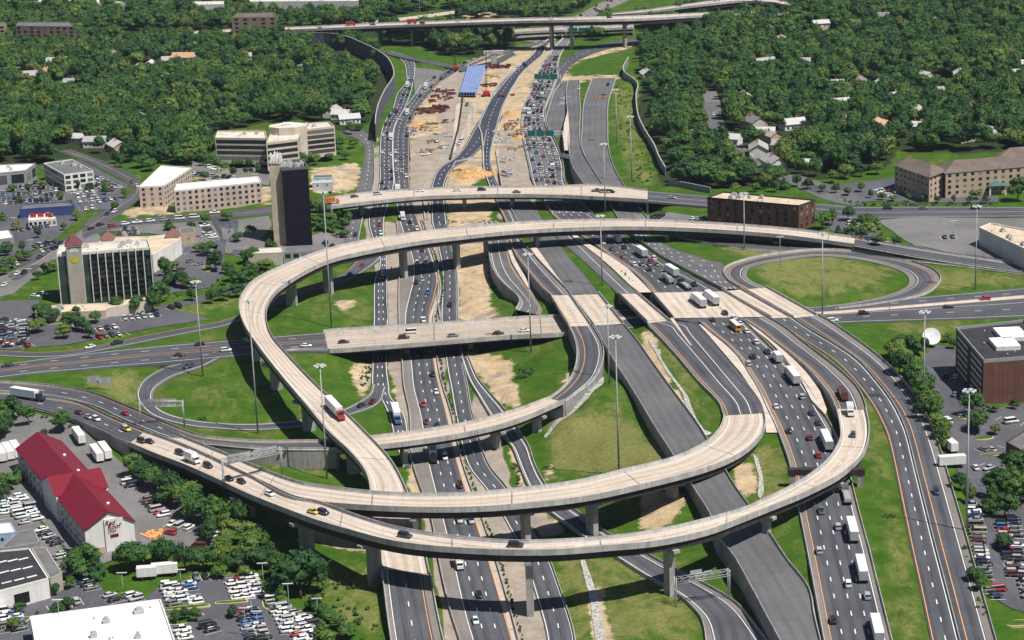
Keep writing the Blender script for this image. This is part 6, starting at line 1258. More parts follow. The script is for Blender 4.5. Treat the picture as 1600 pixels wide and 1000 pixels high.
# ---------------------------------------------------------------- vehicles
def paint_mat(nm, src):
    t_ = NT(nm, 0.28, 0.5); t_.b.inputs['Coat Weight'].default_value = 0.4
    if src == 'obj': c = t_.n('ShaderNodeObjectInfo').outputs['Color']
    else: c = t_.n('ShaderNodeAttribute', attribute_name='paint').outputs['Color']
    d = t_.noise(3.0, 3); M[nm] = t_.out(t_.mix(t_.math('MULTIPLY', t_.ramp(d, .35, .8), .18), c, (.25, .23, .20)))
paint_mat('paint', 'obj'); paint_mat('paint_attr', 'attr')
M['carglass'] = simple('car_glass', (.015,.018,.022), .08, .8); M['tyre'] = simple('tyre', (.014,.014,.014), .85); M['lightred'] = simple('tail_light', (.35,.01,.01), .3); M['rim'] = simple('rim', (.35,.35,.36), .35)
def body(mb, xs, m=0):
    """xs: (x, halfwidth, z_low, z_belt) loft"""
    rings = []
    for x, w, zl, zb in xs:
        h = zb-zl; rings.append([(x, -w*.92, zl), (x, -w, zl+h*.35), (x, -w*.98, zl+h*.75), (x, -w*.86, zb), (x, w*.86, zb), (x, w*.98, zl+h*.75), (x, w, zl+h*.35), (x, w*.92, zl)])
    k = len(mb.v)
    for r in rings: mb.v += r
    n = 8
    for i in range(len(rings)-1):
        for j in range(n): j2 = (j+1) % n; mb.f.append((k+i*n+j, k+(i+1)*n+j, k+(i+1)*n+j2, k+i*n+j2)); mb.m.append(m); mb.sm.append(True)
    mb.f.append(tuple(k+j for j in range(n))); mb.m.append(m); mb.sm.append(False)
    mb.f.append(tuple(k+(len(rings)-1)*n+j for j in range(n-1, -1, -1))); mb.m.append(m); mb.sm.append(False)
def cabin(mb, x0, x1, r0, r1, w, wr, zb, zr, mg=1, mp=0):
    b = [(x0,-w,zb),(x1,-w,zb),(x1,w,zb),(x0,w,zb)]; t_ = [(r0,-wr,zr),(r1,-wr,zr),(r1,wr,zr),(r0,wr,zr)]
    for i in range(4): j = (i+1) % 4; mb.face([b[i], b[j], t_[j], t_[i]], mg)
    tt = [(r0-.04,-wr-.03,zr),(r1+.04,-wr-.03,zr),(r1+.04,wr+.03,zr),(r0-.04,wr+.03,zr)]; t2 = [(x*1.0, y*.9, zr+.07) for x, y, _ in tt]
    mb.face(t2, mp)
    for i in range(4): j = (i+1) % 4; mb.face([tt[i], tt[j], t2[j], t2[i]], mp)
SH = {'sedan': ([(-2.3,.72,.32,.82),(-2.2,.86,.25,.95),(-1.3,.9,.22,.98),(.9,.9,.22,.93),(1.9,.86,.24,.80),(2.3,.70,.32,.66)], (-1.85,1.15,-1.2,.35,.78,.62,.93,1.40), 1.42, .33),
      'suv': ([(-2.3,.78,.38,1.0),(-2.25,.92,.3,1.12),(-1.3,.95,.28,1.14),(1.0,.95,.28,1.08),(2.0,.90,.30,.98),(2.35,.76,.38,.8)], (-2.2,1.2,-1.95,.5,.86,.72,1.08,1.72), 1.45, .38),
      'pickup': ([(-2.75,.88,.42,1.02),(-2.7,.95,.35,1.1),(-1.0,.97,.3,1.1),(1.2,.97,.3,1.08),(2.4,.92,.32,1.0),(2.75,.78,.4,.8)], (-.85,1.4,-.7,.75,.86,.72,1.06,1.75), 1.7, .4),
      'van': ([(-2.7,.85,.38,1.2),(-2.65,.97,.3,1.3),(0,.99,.28,1.3),(1.6,.97,.28,1.2),(2.6,.82,.34,.9)], (-2.6,2.0,-2.5,1.2,.92,.80,1.25,2.1), 1.7, .38)}
def wheel_mb(r, w=.22):
    a = MB(); a.tube((0, -w/2, 0), (0, w/2, 0), r, r, 12, 0); a.tube((0, -w/2-.01, 0), (0, w/2+.01, 0), r*.55, r*.55, 10, 1); return a
KM = {}
def kit(k):
    if k in KM: return KM[k]
    bx, cb, ax, r = SH[k]; b = MB(); body(b, bx); g = MB(); cabin(g, *cb[:4], *cb[4:])
    if k == 'pickup': b.box(-2.6, -.72, 1.105, -1.0, .72, 1.115, 1)
    tl_ = MB()
    x = bx[0][0]
    for s in (-1, 1): tl_.box(x-.03, s*.62-.16, .62, x+.05, s*.62+.16, .8)
    full = (b.mesh('body', [M['paint'], M['tyre']]), g.mesh('cabin', [M['paint'], M['carglass']]), wheel_mb(r).mesh('wheel', [M['tyre'], M['rim']]), tl_.mesh('tail_lights', M['lightred']))
    s = MB(); body(s, bx); cabin(s, *cb[:4], *cb[4:]);
    for sx in (-1, 1):
        for sy in (-1, 1): s.tube((sx*ax, sy*.68, r), (sx*ax, sy*.92, r), r, r, 8, 2)
    sm = s.mesh('car', [M['paint'], M['carglass'], M['tyre']])
    KM[k] = (full, sm, ax, r, s); return KM[k]
COL = dict(white=(.80,.80,.79), silver=(.45,.46,.47), grey=(.16,.165,.17), black=(.012,.012,.014), navy=(.02,.03,.09), blue=(.05,.14,.35), red=(.40,.02,.02), maroon=(.13,.015,.02), green=(.02,.08,.05), tan=(.42,.36,.27), yellow=(.65,.55,.08), teal=(.03,.18,.18), orange=(.6,.18,.03))
PAL = dict(mix=(['white','silver','grey','black','navy','blue','red','maroon','green','tan'], [6,5,3.5,4.5,2,1.5,1.3,1,.8,1]), white=(['white','silver','grey','red'], [9,3,1,.4]), dark=(['black','grey','navy','maroon','silver','white'], [5,3,2,1,1.2,1]), jam=(['white','silver','grey','black','navy','blue','red','tan'], [4,3,3,6,2,1,1,.6]))
rc = random.Random(21)
CARS = []   # (pos, rz, kind, colour, place phrase, order hint)
def carat(p, rz, kind, col, place, grp, pitch=0): CARS.append(dict(p=np.array(p, float), rz=rz, k=kind, c=col, pl=place, g=grp, pitch=pitch))
DIRV = dict(a=(0,1), t=(0,-1), l=(-1,0), r=(1,0))
def onroad(key, x, y, dr):
    r = ROADS[key]; c = r['c']; X, Y = PIX(c); i = int(np.argmin(np.hypot(X-x, Y-y))); p = PN(x, y, c[i, 2]+.6)
    for _ in range(3): i = int(np.argmin(np.hypot(c[:, 0]-p[0], c[:, 1]-p[1]))); p = PN(x, y, c[i, 2]+.6)
    d = (r['R'][i]-r['L'][i])[:2]; w = np.linalg.norm(d); u_ = np.dot(p[:2]-r['L'][i][:2], d)/w**2; m = min(.45, 1.7/w); u_ = min(max(u_, m), 1-m)
    tg = c[min(i+1, len(c)-1)]-c[max(i-1, 0)]; f = np.dot(tg[:2], (p-c[i])[:2])/np.dot(tg[:2], tg[:2]); q = r['L'][i]*(1-u_)+r['R'][i]*u_+tg*f
    dv = DIRV[dr]; s = 1 if tg[0]*dv[0]+tg[1]*dv[1] >= 0 else -1; tg = tg*s
    return q+np.array([0, 0, .05]), math.atan2(tg[1], tg[0]), -math.atan2(tg[2], np.hypot(tg[0], tg[1]))
PLACE = dict(N1='on the inner highway lanes', N2='on the two-lane carriageway beside the dirt', C1='on the collector road', U='on the upper left ramp', O1='on the outer service road', L1='on the left loop ramp', CS1='on the left part of the cross street', CSd='on the cross street bridge', CS2='on the right part of the cross street', UP='on the upper left carriageway', Bl='on the lower left carriageway', B='on the outer flyover', B9='on the lanes feeding the outer flyover', A='on the loop flyover', T='on the far crossing bridge', T0='on the avenue by the beige apartments', D0='on the climbing right highway', D1d='on the wide concrete deck', D1='on the right-hand highway', E2='on the outermost right road', K1='on the town street', K2='on the upper town street', T9='on the avenue right of the crossing bridge', F1='on the long far bridge', D='in the far jam', E1='on the outermost right road', C='on the inner flyover', RX='on the far slip road', YR='on the dark merged carriageway', N2n='on the dark curving carriageway', K5='on the residential street')
def V_(key, dr, *items):
    for it in items:
        x, y, k, c = it; q, rz, pt = onroad(key, x, y, dr); carat(q, rz, k, c, PLACE[key], 'vehicles '+PLACE[key], pt)
V_('N1','t',(683,553,'suv','black'),(678,584,'suv','black'),(682,611,'sedan','white'),(659,633,'suv','red'),(662,660,'sedan','maroon'),(682,664,'sedan','navy'),(677,712,'semi','black'),(695,714,'suv','white'),(717,812,'pickup','silver'),(737,812,'suv','silver'),(719,757,'suv','black'),(706,885,'boxtruck','white'),(750,929,'sedan','black'),(741,971,'sedan','white'),(667,410,'suv','white'),(661,437,'sedan','silver'),(650,442,'suv','black'),(669,457,'pickup','blue'),(659,391,'sedan','navy'),(628,342,'boxtruck','white'),(639,347,'sedan','black'),(652,357,'suv','white'),(647,412,'suv','white'),(663,500,'suv','white'),(640,386,'sedan','navy'))
V_('C1','t',(594,351,'suv','red'),(620,652,'semi','blue'),(598,428,'sedan','white'),(601,364,'suv','white'))
V_('N2','t',(704,476,'pickup','black'),(691,377,'sedan','navy')); V_('U','l',(566,414,'sedan','red'),(552,428,'sedan','navy'),(130,540,'sedan','white'),(180,535,'pickup','black')); V_('O1','t',(560,366,'suv','navy'))
V_('L1','r',(560,632,'sedan','black'),(588,625,'pickup','maroon')); V_('L1','l',(298,573,'suv','navy'))
V_('CS1','l',(9,571,'sedan','black'),(310,538,'sedan','black')); V_('CS1','r',(281,555,'sedan','black'),(354,547,'suv','white'),(475,540,'sedan','white'))
V_('CSd','r',(538,534,'sedan','black'),(632,527,'suv','black'),(711,524,'sedan','grey'),(783,520,'sedan','black'),(820,516,'sedan','white')); V_('CSd','l',(640,519,'van','white'))
V_('CS2','r',(1353,489,'suv','black'),(1484,479,'sedan','black'),(1313,500,'suv','white')); V_('CS2','l',(1530,466,'suv','red'))
V_('UP','l',(190,645,'sedan','red')); V_('Bl','r',(50,622,'semi','navy'),(115,645,'sedan','maroon'),(134,651,'sedan','silver'),(143,656,'suv','white'),(201,672,'suv','yellow'),(213,668,'suv','silver'))
V_('B','r',(219,688,'suv','black'),(238,689,'sedan','navy'),(281,708,'suv','black'),(296,719,'boxtruck','white'),(323,728,'suv','black'),(348,747,'sedan','black'),(383,751,'sedan','black'),(421,772,'sedan','white'),(503,802,'suv','navy'),(488,798,'sedan','yellow'),(637,836,'suv','navy'),(807,851,'suv','black'),(1333,679,'suv','green'))
V_('B','t',(1329,645,'boxtruck','white')); V_('B9','t',(1317,618,'dumptruck','maroon')); V_('A','t',(521,640,'semi','red'))
V_('T','r',(550,307,'sedan','black'),(587,303,'suv','silver'),(655,298,'sedan','white'),(715,297,'sedan','white'),(754,296,'suv','navy'),(806,300,'sedan','grey'),(933,298,'pickup','grey'),(944,300,'van','silver'),(955,299,'suv','black'))
V_('T9','r',(1049,308,'sedan','silver'),(1385,325,'suv','black'),(1442,325,'sedan','grey'),(1523,325,'suv','black'))
V_('T0','r',(198,349,'suv','white'),(216,347,'pickup','white'),(236,345,'suv','white'),(258,343,'suv','silver'),(281,341,'van','white'),(304,339,'van','white'),(335,332,'pickup','white'),(150,352,'sedan','black'),(138,357,'sedan','black'),(488,318,'suv','black'),(519,317,'boxtruck','orange'),(180,352,'suv','red'))
V_('K2','t',(165,334,'sedan','navy'),(172,327,'suv','black'),(182,329,'suv','white'),(206,284,'suv','grey'),(214,290,'sedan','white')); V_('K1','t',(8,443,'sedan','white'),(57,402,'sedan','green'),(30,427,'sedan','white'),(48,424,'suv','black'),(88,382,'suv','navy'),(80,388,'sedan','black'))
V_('D0','a',(915,366,'sedan','black'),(937,366,'sedan','silver'),(926,359,'sedan','black'),(946,364,'suv','black'),(967,376,'boxtruck','yellow'),(977,386,'suv','black'),(953,391,'sedan','navy'),(972,403,'sedan','red'),(940,381,'sedan','white'),(1003,396,'semi','white'),(1022,401,'suv','white'),(990,415,'suv','white'),(1002,414,'sedan','maroon'),(1014,413,'sedan','green'),(1018,406,'suv','red'),(1026,412,'sedan','maroon'),(1013,422,'suv','black'),(1048,426,'semi','white'),(1041,440,'tanker','silver'),(1072,446,'flatbed','black'),(1086,442,'pickup','black'))
V_('D1d','a',(1089,474,'semi','white'),(1113,468,'semi','black'),(1133,488,'suv','black'),(1143,495,'sedan','white'))
V_('D1','a',(1115,500,'sedan','black'),(1150,511,'bus','yellow'),(1156,503,'sedan','white'),(1167,515,'sedan','white'),(1182,533,'suv','white'),(1199,548,'suv','navy'),(1174,558,'suv','black'),(1171,570,'suv','silver'),(1213,560,'boxtruck','white'),(1238,590,'semi','black'),(1212,636,'sedan','white'),(1254,619,'suv','silver'),(1268,644,'sedan','navy'),(1277,659,'sedan','navy'),(1231,674,'sedan','black'),(1265,684,'suv','maroon'),(1278,711,'suv','red'),(1290,692,'semi','navy'),(1309,823,'suv','silver'),(1331,832,'semi','white'),(1280,861,'suv','silver'),(1346,893,'semi','blue'),(1325,912,'suv','white'),(1355,931,'suv','silver'),(1302,969,'suv','black'),(1370,988,'semi','white'),(1283,798,'pickup','grey'),(1322,775,'flatbed','grey'))
V_('E2','t',(1463,768,'suv','navy')); V_('F1','r',(552,39,'boxtruck','red'),(585,38,'sedan','navy'),(646,36,'boxtruck','red'),(661,36,'suv','navy'),(720,33,'sedan','white'),(865,29,'sedan','white'),(950,27,'suv','black')); V_('K5','t',(1115,178,'sedan','white'))
# streaming traffic generated lane by lane (far highway)
def stream(key, dr, us, y0, y1, g0, g1, pal='jam', place=None, trucks=.05, x0=-9e9):
    r = ROADS[key]; c = r['c']; X, Y = PIX(c)
    for li, u_ in enumerate(us):
        s = rc.uniform(0, g1)
        while s < r['v'][-1]:
            p = np.array([np.interp(s, r['v'], (r['L']*(1-u_)+r['R']*u_)[:, k]) for k in range(3)]); px, py = PIX(p)
            if y0 < py < y1:
                i = int(np.clip(np.searchsorted(r['v'], s), 1, len(c)-1)); tg = c[i]-c[i-1]; dv = DIRV[dr]
                if tg[0]*dv[0]+tg[1]*dv[1] < 0: tg = -tg
                k = rc.choices(['sedan','suv','pickup','van','boxtruck'], [5,4,1,1,trucks*12])[0]; col = 'white' if k == 'boxtruck' else rc.choices(*PAL[pal])[0]
                carat(p+np.array([0, 0, .05]), math.atan2(tg[1], tg[0]), k, col, (place or PLACE[key])+', %s lane from the left' % nth(li+1 if key != 'D' else 5-li if False else li+1), 'traffic '+(place or PLACE[key]))
            s += rc.uniform(g0, g1)*(2.0 if rc.random() < .12 else 1)
stream('D','a',[.13,.31,.49,.67,.85], 88, 300, 11, 22, place='in the far traffic jam')
stream('N1','t',[.17,.5,.83], 98, 300, 22, 75, place='on the far inner lanes')
stream('C1','t',[.2,.52,.84], 120, 300, 18, 75, place='on the far outer lanes')
stream('YR','t',[.3,.7], 60, 110, 14, 60, place='on the dark merged carriageway'); stream('FX','a',[.15,.35,.65,.85], -20, 60, 22, 60, place='on the distant highway'); stream('RX','t',[.4], 55, 130, 40, 90)
PLACE['FX'] = 'on the distant highway'
STALL = MB()
def prow(desc, a, b, pal='mix', prob=.93, rot=90, sp=2.75, flip=None):
    A_, B_ = PT(*a), PT(*b); d = (B_-A_)[:2]; L_ = np.linalg.norm(d); n = max(1, int(L_/sp)); ang = math.atan2(d[1], d[0])+R_(rot)
    dn_ = np.array([-d[1], d[0]])/L_; dd_ = d/L_
    for i in range(n+1):
        q = A_+(B_-A_)*i/n; c4 = [q[:2]+dn_*a_*2.6+dd_*b_*.07 for a_, b_ in ((-1,-1),(-1,1),(1,1),(1,-1))]; STALL.face([(x_[0], x_[1], float(zt(x_[0], x_[1]))+.30) for x_ in (c4 if dn_[0]*dd_[1]-dn_[1]*dd_[0] > 0 else c4)])
    for i in range(n):
        if rc.random() > prob: continue
        q = A_+(B_-A_)*(i+.5)/n; q[2] = float(zt(q[0], q[1]))+.28
        k = rc.choices(['sedan','suv','pickup','van'], [5,3.5,.8,.8])[0]; carat(q, ang+(math.pi if rc.random() < .4 else 0)+rc.uniform(-.03,.03), k, rc.choices(*PAL[pal])[0], desc, 'cars parked '+desc)
for a in (('in the outer white row left of the red-roofed hotel', (17,783),(42,821),'white'), ('in the inner white row left of the red-roofed hotel', (30,777),(60,816),'white'), ('at the left edge opposite the white rows', (2,783),(10,812),'white'),
  ('in the dark row beside the blue shed', (62,828),(92,854),'dark'), ('in the row by the warehouse shed', (93,866),(106,888),'mix',.7), ('along the curb below the warehouse', (118,900),(146,924),'dark'),
  ('in the first row right of the red-roofed hotel', (196,752),(208,764),'mix'), ('in the row beside the trees right of the red roof', (226,782),(258,810),'mix'), ('in the row below the outer flyover', (262,820),(302,829),'mix'), ('in the lower row below the outer flyover', (318,823),(350,848),'mix'), ('at the entrance end of the red-roofed hotel', (219,858),(240,868),'mix'),
  ('in the first dealer column right of the white roof', (261,914),(274,950),'white'), ('in the second dealer column right of the white roof', (276,913),(290,950),'white'), ('in the third dealer column right of the white roof', (292,908),(308,948),'mix'), ('behind the white dealer roof', (168,930),(184,943),'dark'), ('beside the lamp behind the white dealer roof', (198,926),(216,941),'white'),
  ('in the fourth dealer column', (360,904),(374,940),'white'), ('in the fifth dealer column', (376,902),(388,938),'white'), ('in the sixth dealer column', (391,901),(402,930),'white'), ('in the long diagonal dealer row, outer', (424,934),(452,992),'white'), ('in the long diagonal dealer row, second', (441,950),(472,1004),'white'), ('in the long diagonal dealer row, third', (458,958),(492,1004),'white'), ('in the long diagonal dealer row, innermost', (474,966),(503,1004),'mix'),
  ('in the lower dealer column by the lamp', (376,955),(396,1004),'mix'), ('in the lower dealer column beside it', (392,954),(412,1004),'mix'), ('in the left corner dealer row', (4,956),(12,990),'white'), ('in the second left corner dealer row', (20,954),(32,988),'mix'), ('left of the white dealer roof', (75,952),(128,941),'dark'), ('at the bottom beside the white dealer roof', (283,984),(292,1004),'white'), ('at the bottom right of the white dealer roof', (322,978),(334,990),'mix'), ('in the dark bins row on the grass strip', (300,906),(342,902),'dark')):
    prow(*a)
for a in (('in the column against the outermost road barrier', (1519,790),(1540,905),'mix'), ('in the centre column of the lower right lot', (1566,818),(1586,905),'mix'), ('in the second centre column of the lower right lot', (1582,812),(1603,900),'dark'), ('in the right column of the lower right lot', (1590,868),(1612,945),'mix'), ('in the short row below the dark brick building', (1530,706),(1566,700),'mix'), ('in the shaded row beside the brick office', (1470,590),(1500,592),'dark'), ('in the second shaded row beside the brick office', (1485,618),(1516,622),'dark'), ('in the row under the small tree in the right lot', (1500,648),(1522,655),'white'), ('in the sparse upper right lot row', (1560,655),(1612,665),'mix',.4), ('on the curb near the red trailer', (1540,920),(1560,940),'mix',.6), ('in the lot behind the brick office', (1580,522),(1620,528),'white',.7), ('below the small dark brick building', (1530,728),(1570,745),'dark',.7)):
    prow(*a)
for a in (('in the front row of the large town lot', (0,299),(88,293),'jam'), ('in the second row of the large town lot', (0,306),(92,299),'jam'), ('in the third row of the large town lot', (2,313),(85,307),'jam'), ('in the rear row of the large town lot', (20,295),(70,290),'dark'), ('in the first row below the white office', (112,303),(150,299),'white'), ('in the second row below the white office', (118,310),(160,305),'white'), ('in the row along the upper town street', (150,278),(188,296),'jam'), ('in the row by the street corner', (150,318),(186,312),'mix'), ('in the row beside the diner', (50,388),(86,380),'dark'), ('at the garage left of the diner', (0,384),(24,380),'dark'), ('near the round hedge by the street', (12,418),(28,414),'white'),
  ('in the column of blue cars in the hotel forecourt', (24,503),(12,545),'mix'), ('at the foot of the left verge trees', (34,544),(52,540),'white'), ('left of the tall hotel', (52,466),(72,460),'mix'), ('before the podium of the tall hotel', (100,512),(128,508),'mix',.7), ('in the long row below the podium', (190,500),(250,493),'mix',.9), ('in the second row below the podium', (150,516),(185,512),'mix',.8), ('in the row right of the tall hotel', (296,410),(318,418),'mix',.6), ('in the upper lot right of the tall hotel', (308,372),(332,366),'mix'), ('along the drive right of the tall hotel', (262,484),(285,480),'dark'), ('in the first row before the striped office', (326,262),(352,270),'white'), ('in the second row before the striped office', (362,270),(396,268),'jam'), ('behind the beige apartment block', (302,272),(340,280),'mix',.7), ('at the foot of the black tower', (486,392),(504,394),'dark'), ('right of the black tower', (502,384),(524,390),'mix')):
    prow(*a)
for a in (('in the fourth row of the large town lot', (5,320),(78,314),'jam'), ('in the upper row of the large town lot', (0,291),(60,287),'jam'), ('in the row behind the blue canopy', (35,316),(100,311),'mix'), ('beside the filling station', (118,330),(150,326),'mix'), ('below the diner', (30,362),(78,354),'mix'), ('in the lot across the street from the mall', (60,395),(95,388),'dark'), ('in the third row below the white office', (120,317),(158,313),'mix'), ('in the lower row along the upper town street', (140,284),(176,302),'jam'), ('in the third row before the striped office', (330,276),(368,281),'mix'), ('behind the mall', (190,360),(214,358),'mix'), ('in the left forecourt row of the tall hotel', (40,505),(36,540),'mix'), ('at the left edge of the forecourt', (6,500),(2,540),'dark'), ('in the row above the left verge', (150,530),(200,522),'mix',.6), ('in the second row right of the tall hotel', (262,418),(285,424),'mix',.7), ('beside the drive of the mall', (318,352),(334,374),'mix',.6), ('in the lot right of the black tower podium', (512,372),(540,366),'dark',.7), ('in the apartment lot, first row', (1364,303),(1378,299),'white'), ('in the apartment lot, second row', (1374,309),(1392,306),'white'), ('in the apartment lot, third row', (1388,299),(1406,303),'mix'), ('among the lamp on the broad empty lot', (1470,373),(1494,372),'dark'), ('in front of the brick hotel', (1078,343),(1102,345),'white'), ('left of the brick hotel', (1018,341),(1036,341),'dark'), ('beside the trees right of the brick hotel', (1298,358),(1314,362),'white'), ('under the trees by the loop flyover end', (1340,376),(1392,380),'mix',.6)):
    prow(*a)
for x, y, k, c, rz, pl in ((266,836,'suv','red',150,'in the middle of the red-roofed hotel lot'),(310,858,'van','maroon',170,'at the back of the red-roofed hotel lot'),(1332,352,'van','white',10,'right of the brick hotel'),(1524,734,'sedan','white',95,'driving in the brick office lot'),(1580,662,'van','white',15,'in the upper right lot'),(105,865,'suv','grey',150,'beside the warehouse shed'),(665,243,'pickup','white',200,'on the haul ground of the construction area'),(690,232,'pickup','white',140,'beside the haul road'),(722,222,'van','white',70,'parked against the dark carriageway'),(718,226,'pickup','white',80,'parked against the dark carriageway, lower'),(682,222,'pickup','white',100,'by the dirt heap'),(730,165,'pickup','grey',80,'below the blue beams'),(1560,925,'van','red',10,'by the red trailer at the lower right'),(1480,662,'van','white',105,'by the hedge of the brick office lot'),(64,932,'suv','silver',10,'in front of the warehouse door'),(545,385,'suv','black',80,'at the service road beside the tower'),(905,140,'pickup','white',80,'on the empty ramp'),(950,134,'pickup','black',80,'on the wide empty carriageway'),(640,207,'pickup','white',80,'beside the soil heap')):
    q = PT(x, y); q[2] += .3; carat(q, R_(rz), k, c, pl, 'vehicles in the lots')
# ---- big vehicles
def quadwheels(e, xs, yw=1.05, r=.5):
    for x in xs:
        for s in (-1, 1): mobj('wheel', KB_w, e, loc=(x, s*yw, r))
KB_w = wheel_mb(.5, .35).mesh('wheel', [M['tyre'], M['rim']])
BIG = {}
def bigmesh(k, f, mats):
    if k not in BIG: mb = MB(); f(mb); BIG[k] = mb.mesh(k.split(':')[0], [M[m] for m in mats])
    return BIG[k]
def tractor(e, col, x):     # x = front
    m = bigmesh('cab:tr', lambda b: (b.box(-1.6,-1.15,.8,0.1,1.15,1.75,0,tx=.05,ty=.08), b.box(-3.6,-1.2,.8,-1.5,1.2,2.2,0,tx=.03,ty=.05), b.box(-3.5,-1.15,2.2,-1.7,1.15,3.1,0,tx=.15,ty=.12), b.box(-1.75,-1.02,1.8,-1.45,1.02,2.85,1,tx=.08,ty=.08), b.box(-5.9,-.5,.7,-3.6,.5,1.0,2)), ['paint','carglass','tyre'])
    c = mobj('cab', m, e, loc=(x, 0, 0)); c.color = (*COL[col], 1)
    quadwheels(e, (x-.9, x-4.6, x-5.6))
def big(d):
    k = d['k']; e = empty({'semi':'semi_truck','boxtruck':'box_truck','bus':'school_bus','tanker':'tanker_truck','flatbed':'flatbed_truck','dumptruck':'truck'}[k], tuple(d['p']), d['rz']); e.rotation_euler = (0, d['pitch'], d['rz'])
    if k == 'semi':
        tractor(e, d['c'], 8.5); m = bigmesh('trailer:semi', lambda b: (b.box(-8,-1.3,1.15,5.2,1.3,4.1,0), b.box(-8.03,-1.22,1.25,-8,1.22,4.0,1), b.box(-6,-1.2,.7,4,1.2,1.15,2)), ['w_trailer','steel','tyre']); mobj('trailer', m, e); quadwheels(e, (-6.9,-5.7))
    elif k == 'boxtruck':
        cab = bigmesh('cab:bt', lambda b: (b.box(1.9,-1.05,.7,4.0,1.05,1.6,0,tx=.06,ty=.06), b.box(1.95,-1.0,1.6,3.4,1.0,2.5,0,tx=.12,ty=.1), b.box(3.2,-.92,1.65,3.46,.92,2.35,1,tx=.06,ty=.06)), ['paint','carglass']); c = mobj('cab', cab, e); c.color = (*COL['white' if d['c'] == 'yellow' else d['c']], 1)
        bx = bigmesh('cargo_box:bt', lambda b: (b.box(-4,-1.2,1.0,1.8,1.2,3.6,0), b.box(-4.03,-1.1,1.1,-4,1.1,3.5,1)), ['paint','steel']); c = mobj('cargo_box', bx, e); c.color = (*COL[d['c']], 1); quadwheels(e, (3.0,-2.6), .98)
    elif k == 'bus':
        b_ = bigmesh('body:bus', lambda b: (b.box(-5,-1.2,.6,4.2,1.2,2.9,0,ty=.06), b.box(4.2,-1.0,.6,5.4,1.0,1.7,0,tx=.08,ty=.08)), ['busy']); mobj('body', b_, e); rf = bigmesh('roof:bus', lambda b: b.box(-4.9,-1.1,2.9,4.1,1.1,3.1,0,tx=.1,ty=.2), ['w_white']); mobj('roof', rf, e)
        w = bigmesh('windows:bus', lambda b: [b.box(-4.6+i*1.1,-1.23,1.8,-3.7+i*1.1,1.23,2.5,0) for i in range(8)]+[b.box(-5.04,-.9,1.7,-5.0,.9,2.6,0)], ['carglass']); mobj('windows', w, e); quadwheels(e, (3.4,-3), 1.0)
    elif k == 'tanker':
        tractor(e, 'white', 7.5); t_ = bigmesh('tank:t', lambda b: b.tube((-6,0,2.3),(4.3,0,2.3),1.15,1.15,14,0), ['steel']); mobj('tank', t_, e); quadwheels(e, (-5.2,-4.0))
    elif k == 'flatbed':
        tractor(e, d['c'], 7.5); t_ = bigmesh('flat_deck:t', lambda b: (b.box(-7,-1.25,1.1,4.3,1.25,1.4,0), b.box(-6,-1.0,1.4,2,1.0,1.9,1)), ['r_grey','steel']); mobj('flat_deck', t_, e); quadwheels(e, (-5.9,-4.7))
    elif k == 'dumptruck':
        tractor(e, 'maroon', 6.5); t_ = bigmesh('load:t', lambda b: (b.box(-6,-1.25,1.1,3.0,1.25,1.5,1), b.box(-2,-1.1,1.5,2.6,1.1,3.2,0,tx=.5,ty=.2), b.box(-5.8,-1.0,1.5,-3,1.0,2.7,0,ty=.3), b.box(-3,-.6,1.5,-2,.6,3.8,1)), ['paint','r_grey']); c = mobj('load', t_, e); c.color = (*COL['maroon'], 1); quadwheels(e, (-4.9,-3.7))
    return e
M['w_trailer'] = simple('trailer_white', (.72,.73,.76), .5, var=.06); M['busy'] = simple('school_bus_yellow', (.62,.33,.02), .45)
KN = dict(sedan='sedan', suv='suv', pickup='pickup truck', van='van', semi='articulated truck', boxtruck='box truck', bus='school bus', tanker='tanker truck', flatbed='flatbed truck', dumptruck='loaded work truck')
for d in CARS: d['dist'] = np.linalg.norm(d['p']-np.array([0, 0, HC])); d['px'], d['py'] = [float(v) for v in PIX(d['p'])]
CARS = [d for d in CARS if -30 < d['px'] < 1630 and -20 < d['py'] < 1020]
from collections import defaultdict
small = sorted([d for d in CARS if d['k'] in SH], key=lambda d: d['dist']); indiv = small[:298]; crowd = small[298:]
bigs = [d for d in CARS if d['k'] not in SH]
gr = defaultdict(list)
for d in indiv+bigs: gr[(d['pl'], d['c'], d['k'])].append(d)
CN = {'red': 'bright red', 'navy': 'dark blue'}
for (pl, c, k), ds in gr.items():
    ds.sort(key=lambda d: -d['py'])
    for i, d in enumerate(ds):
        cn = CN.get(c, c); kn = KN[k]
        if k == 'semi': cn = 'white-trailered'; kn = 'articulated truck with a %s cab' % CN.get(c, c)
        if k == 'bus': kn = 'school bus'
        d['lab'] = '%s %s %s' % (cn, kn, pl) + ('' if len(ds) == 1 else (', %s nearest' % nth(i+1) if i else ', nearest one'))
        d['lab'] = ' '.join(d['lab'].split())
# clip any duplicated wording for trucks with the same cab phrase
for d in indiv:
    k = d['k']; full, sm, ax, r, s = kit(k); col = tuple(min(1, max(.005, v*rc.uniform(.9, 1.1))) for v in COL[d['c']])
    cat = {'sedan':'car','suv':'car','pickup':'pickup truck','van':'van'}[k]
    if d['dist'] < 1010:
        e = empty({'sedan':'car','suv':'suv','pickup':'pickup_truck','van':'van'}[k], tuple(d['p']), d['rz'], label=d['lab'], cat=cat, group=d['g']); e.rotation_euler = (0, d['pitch'], d['rz'])
        for nm, me_ in (('body', full[0]), ('cabin', full[1])): o = mobj(nm, me_, e); o.color = (*col, 1)
        mobj('tail_lights', full[3], e)
        for sx in (-1, 1):
            for sy in (-1, 1): mobj('wheel', full[2], e, loc=(sx*ax, sy*.8, r))
    else:
        o = mobj({'sedan':'car','suv':'suv','pickup':'pickup_truck','van':'van'}[k], sm, loc=tuple(d['p']), rz=d['rz'], label=d['lab'], cat=cat, group=d['g']); o.color = (*col, 1)
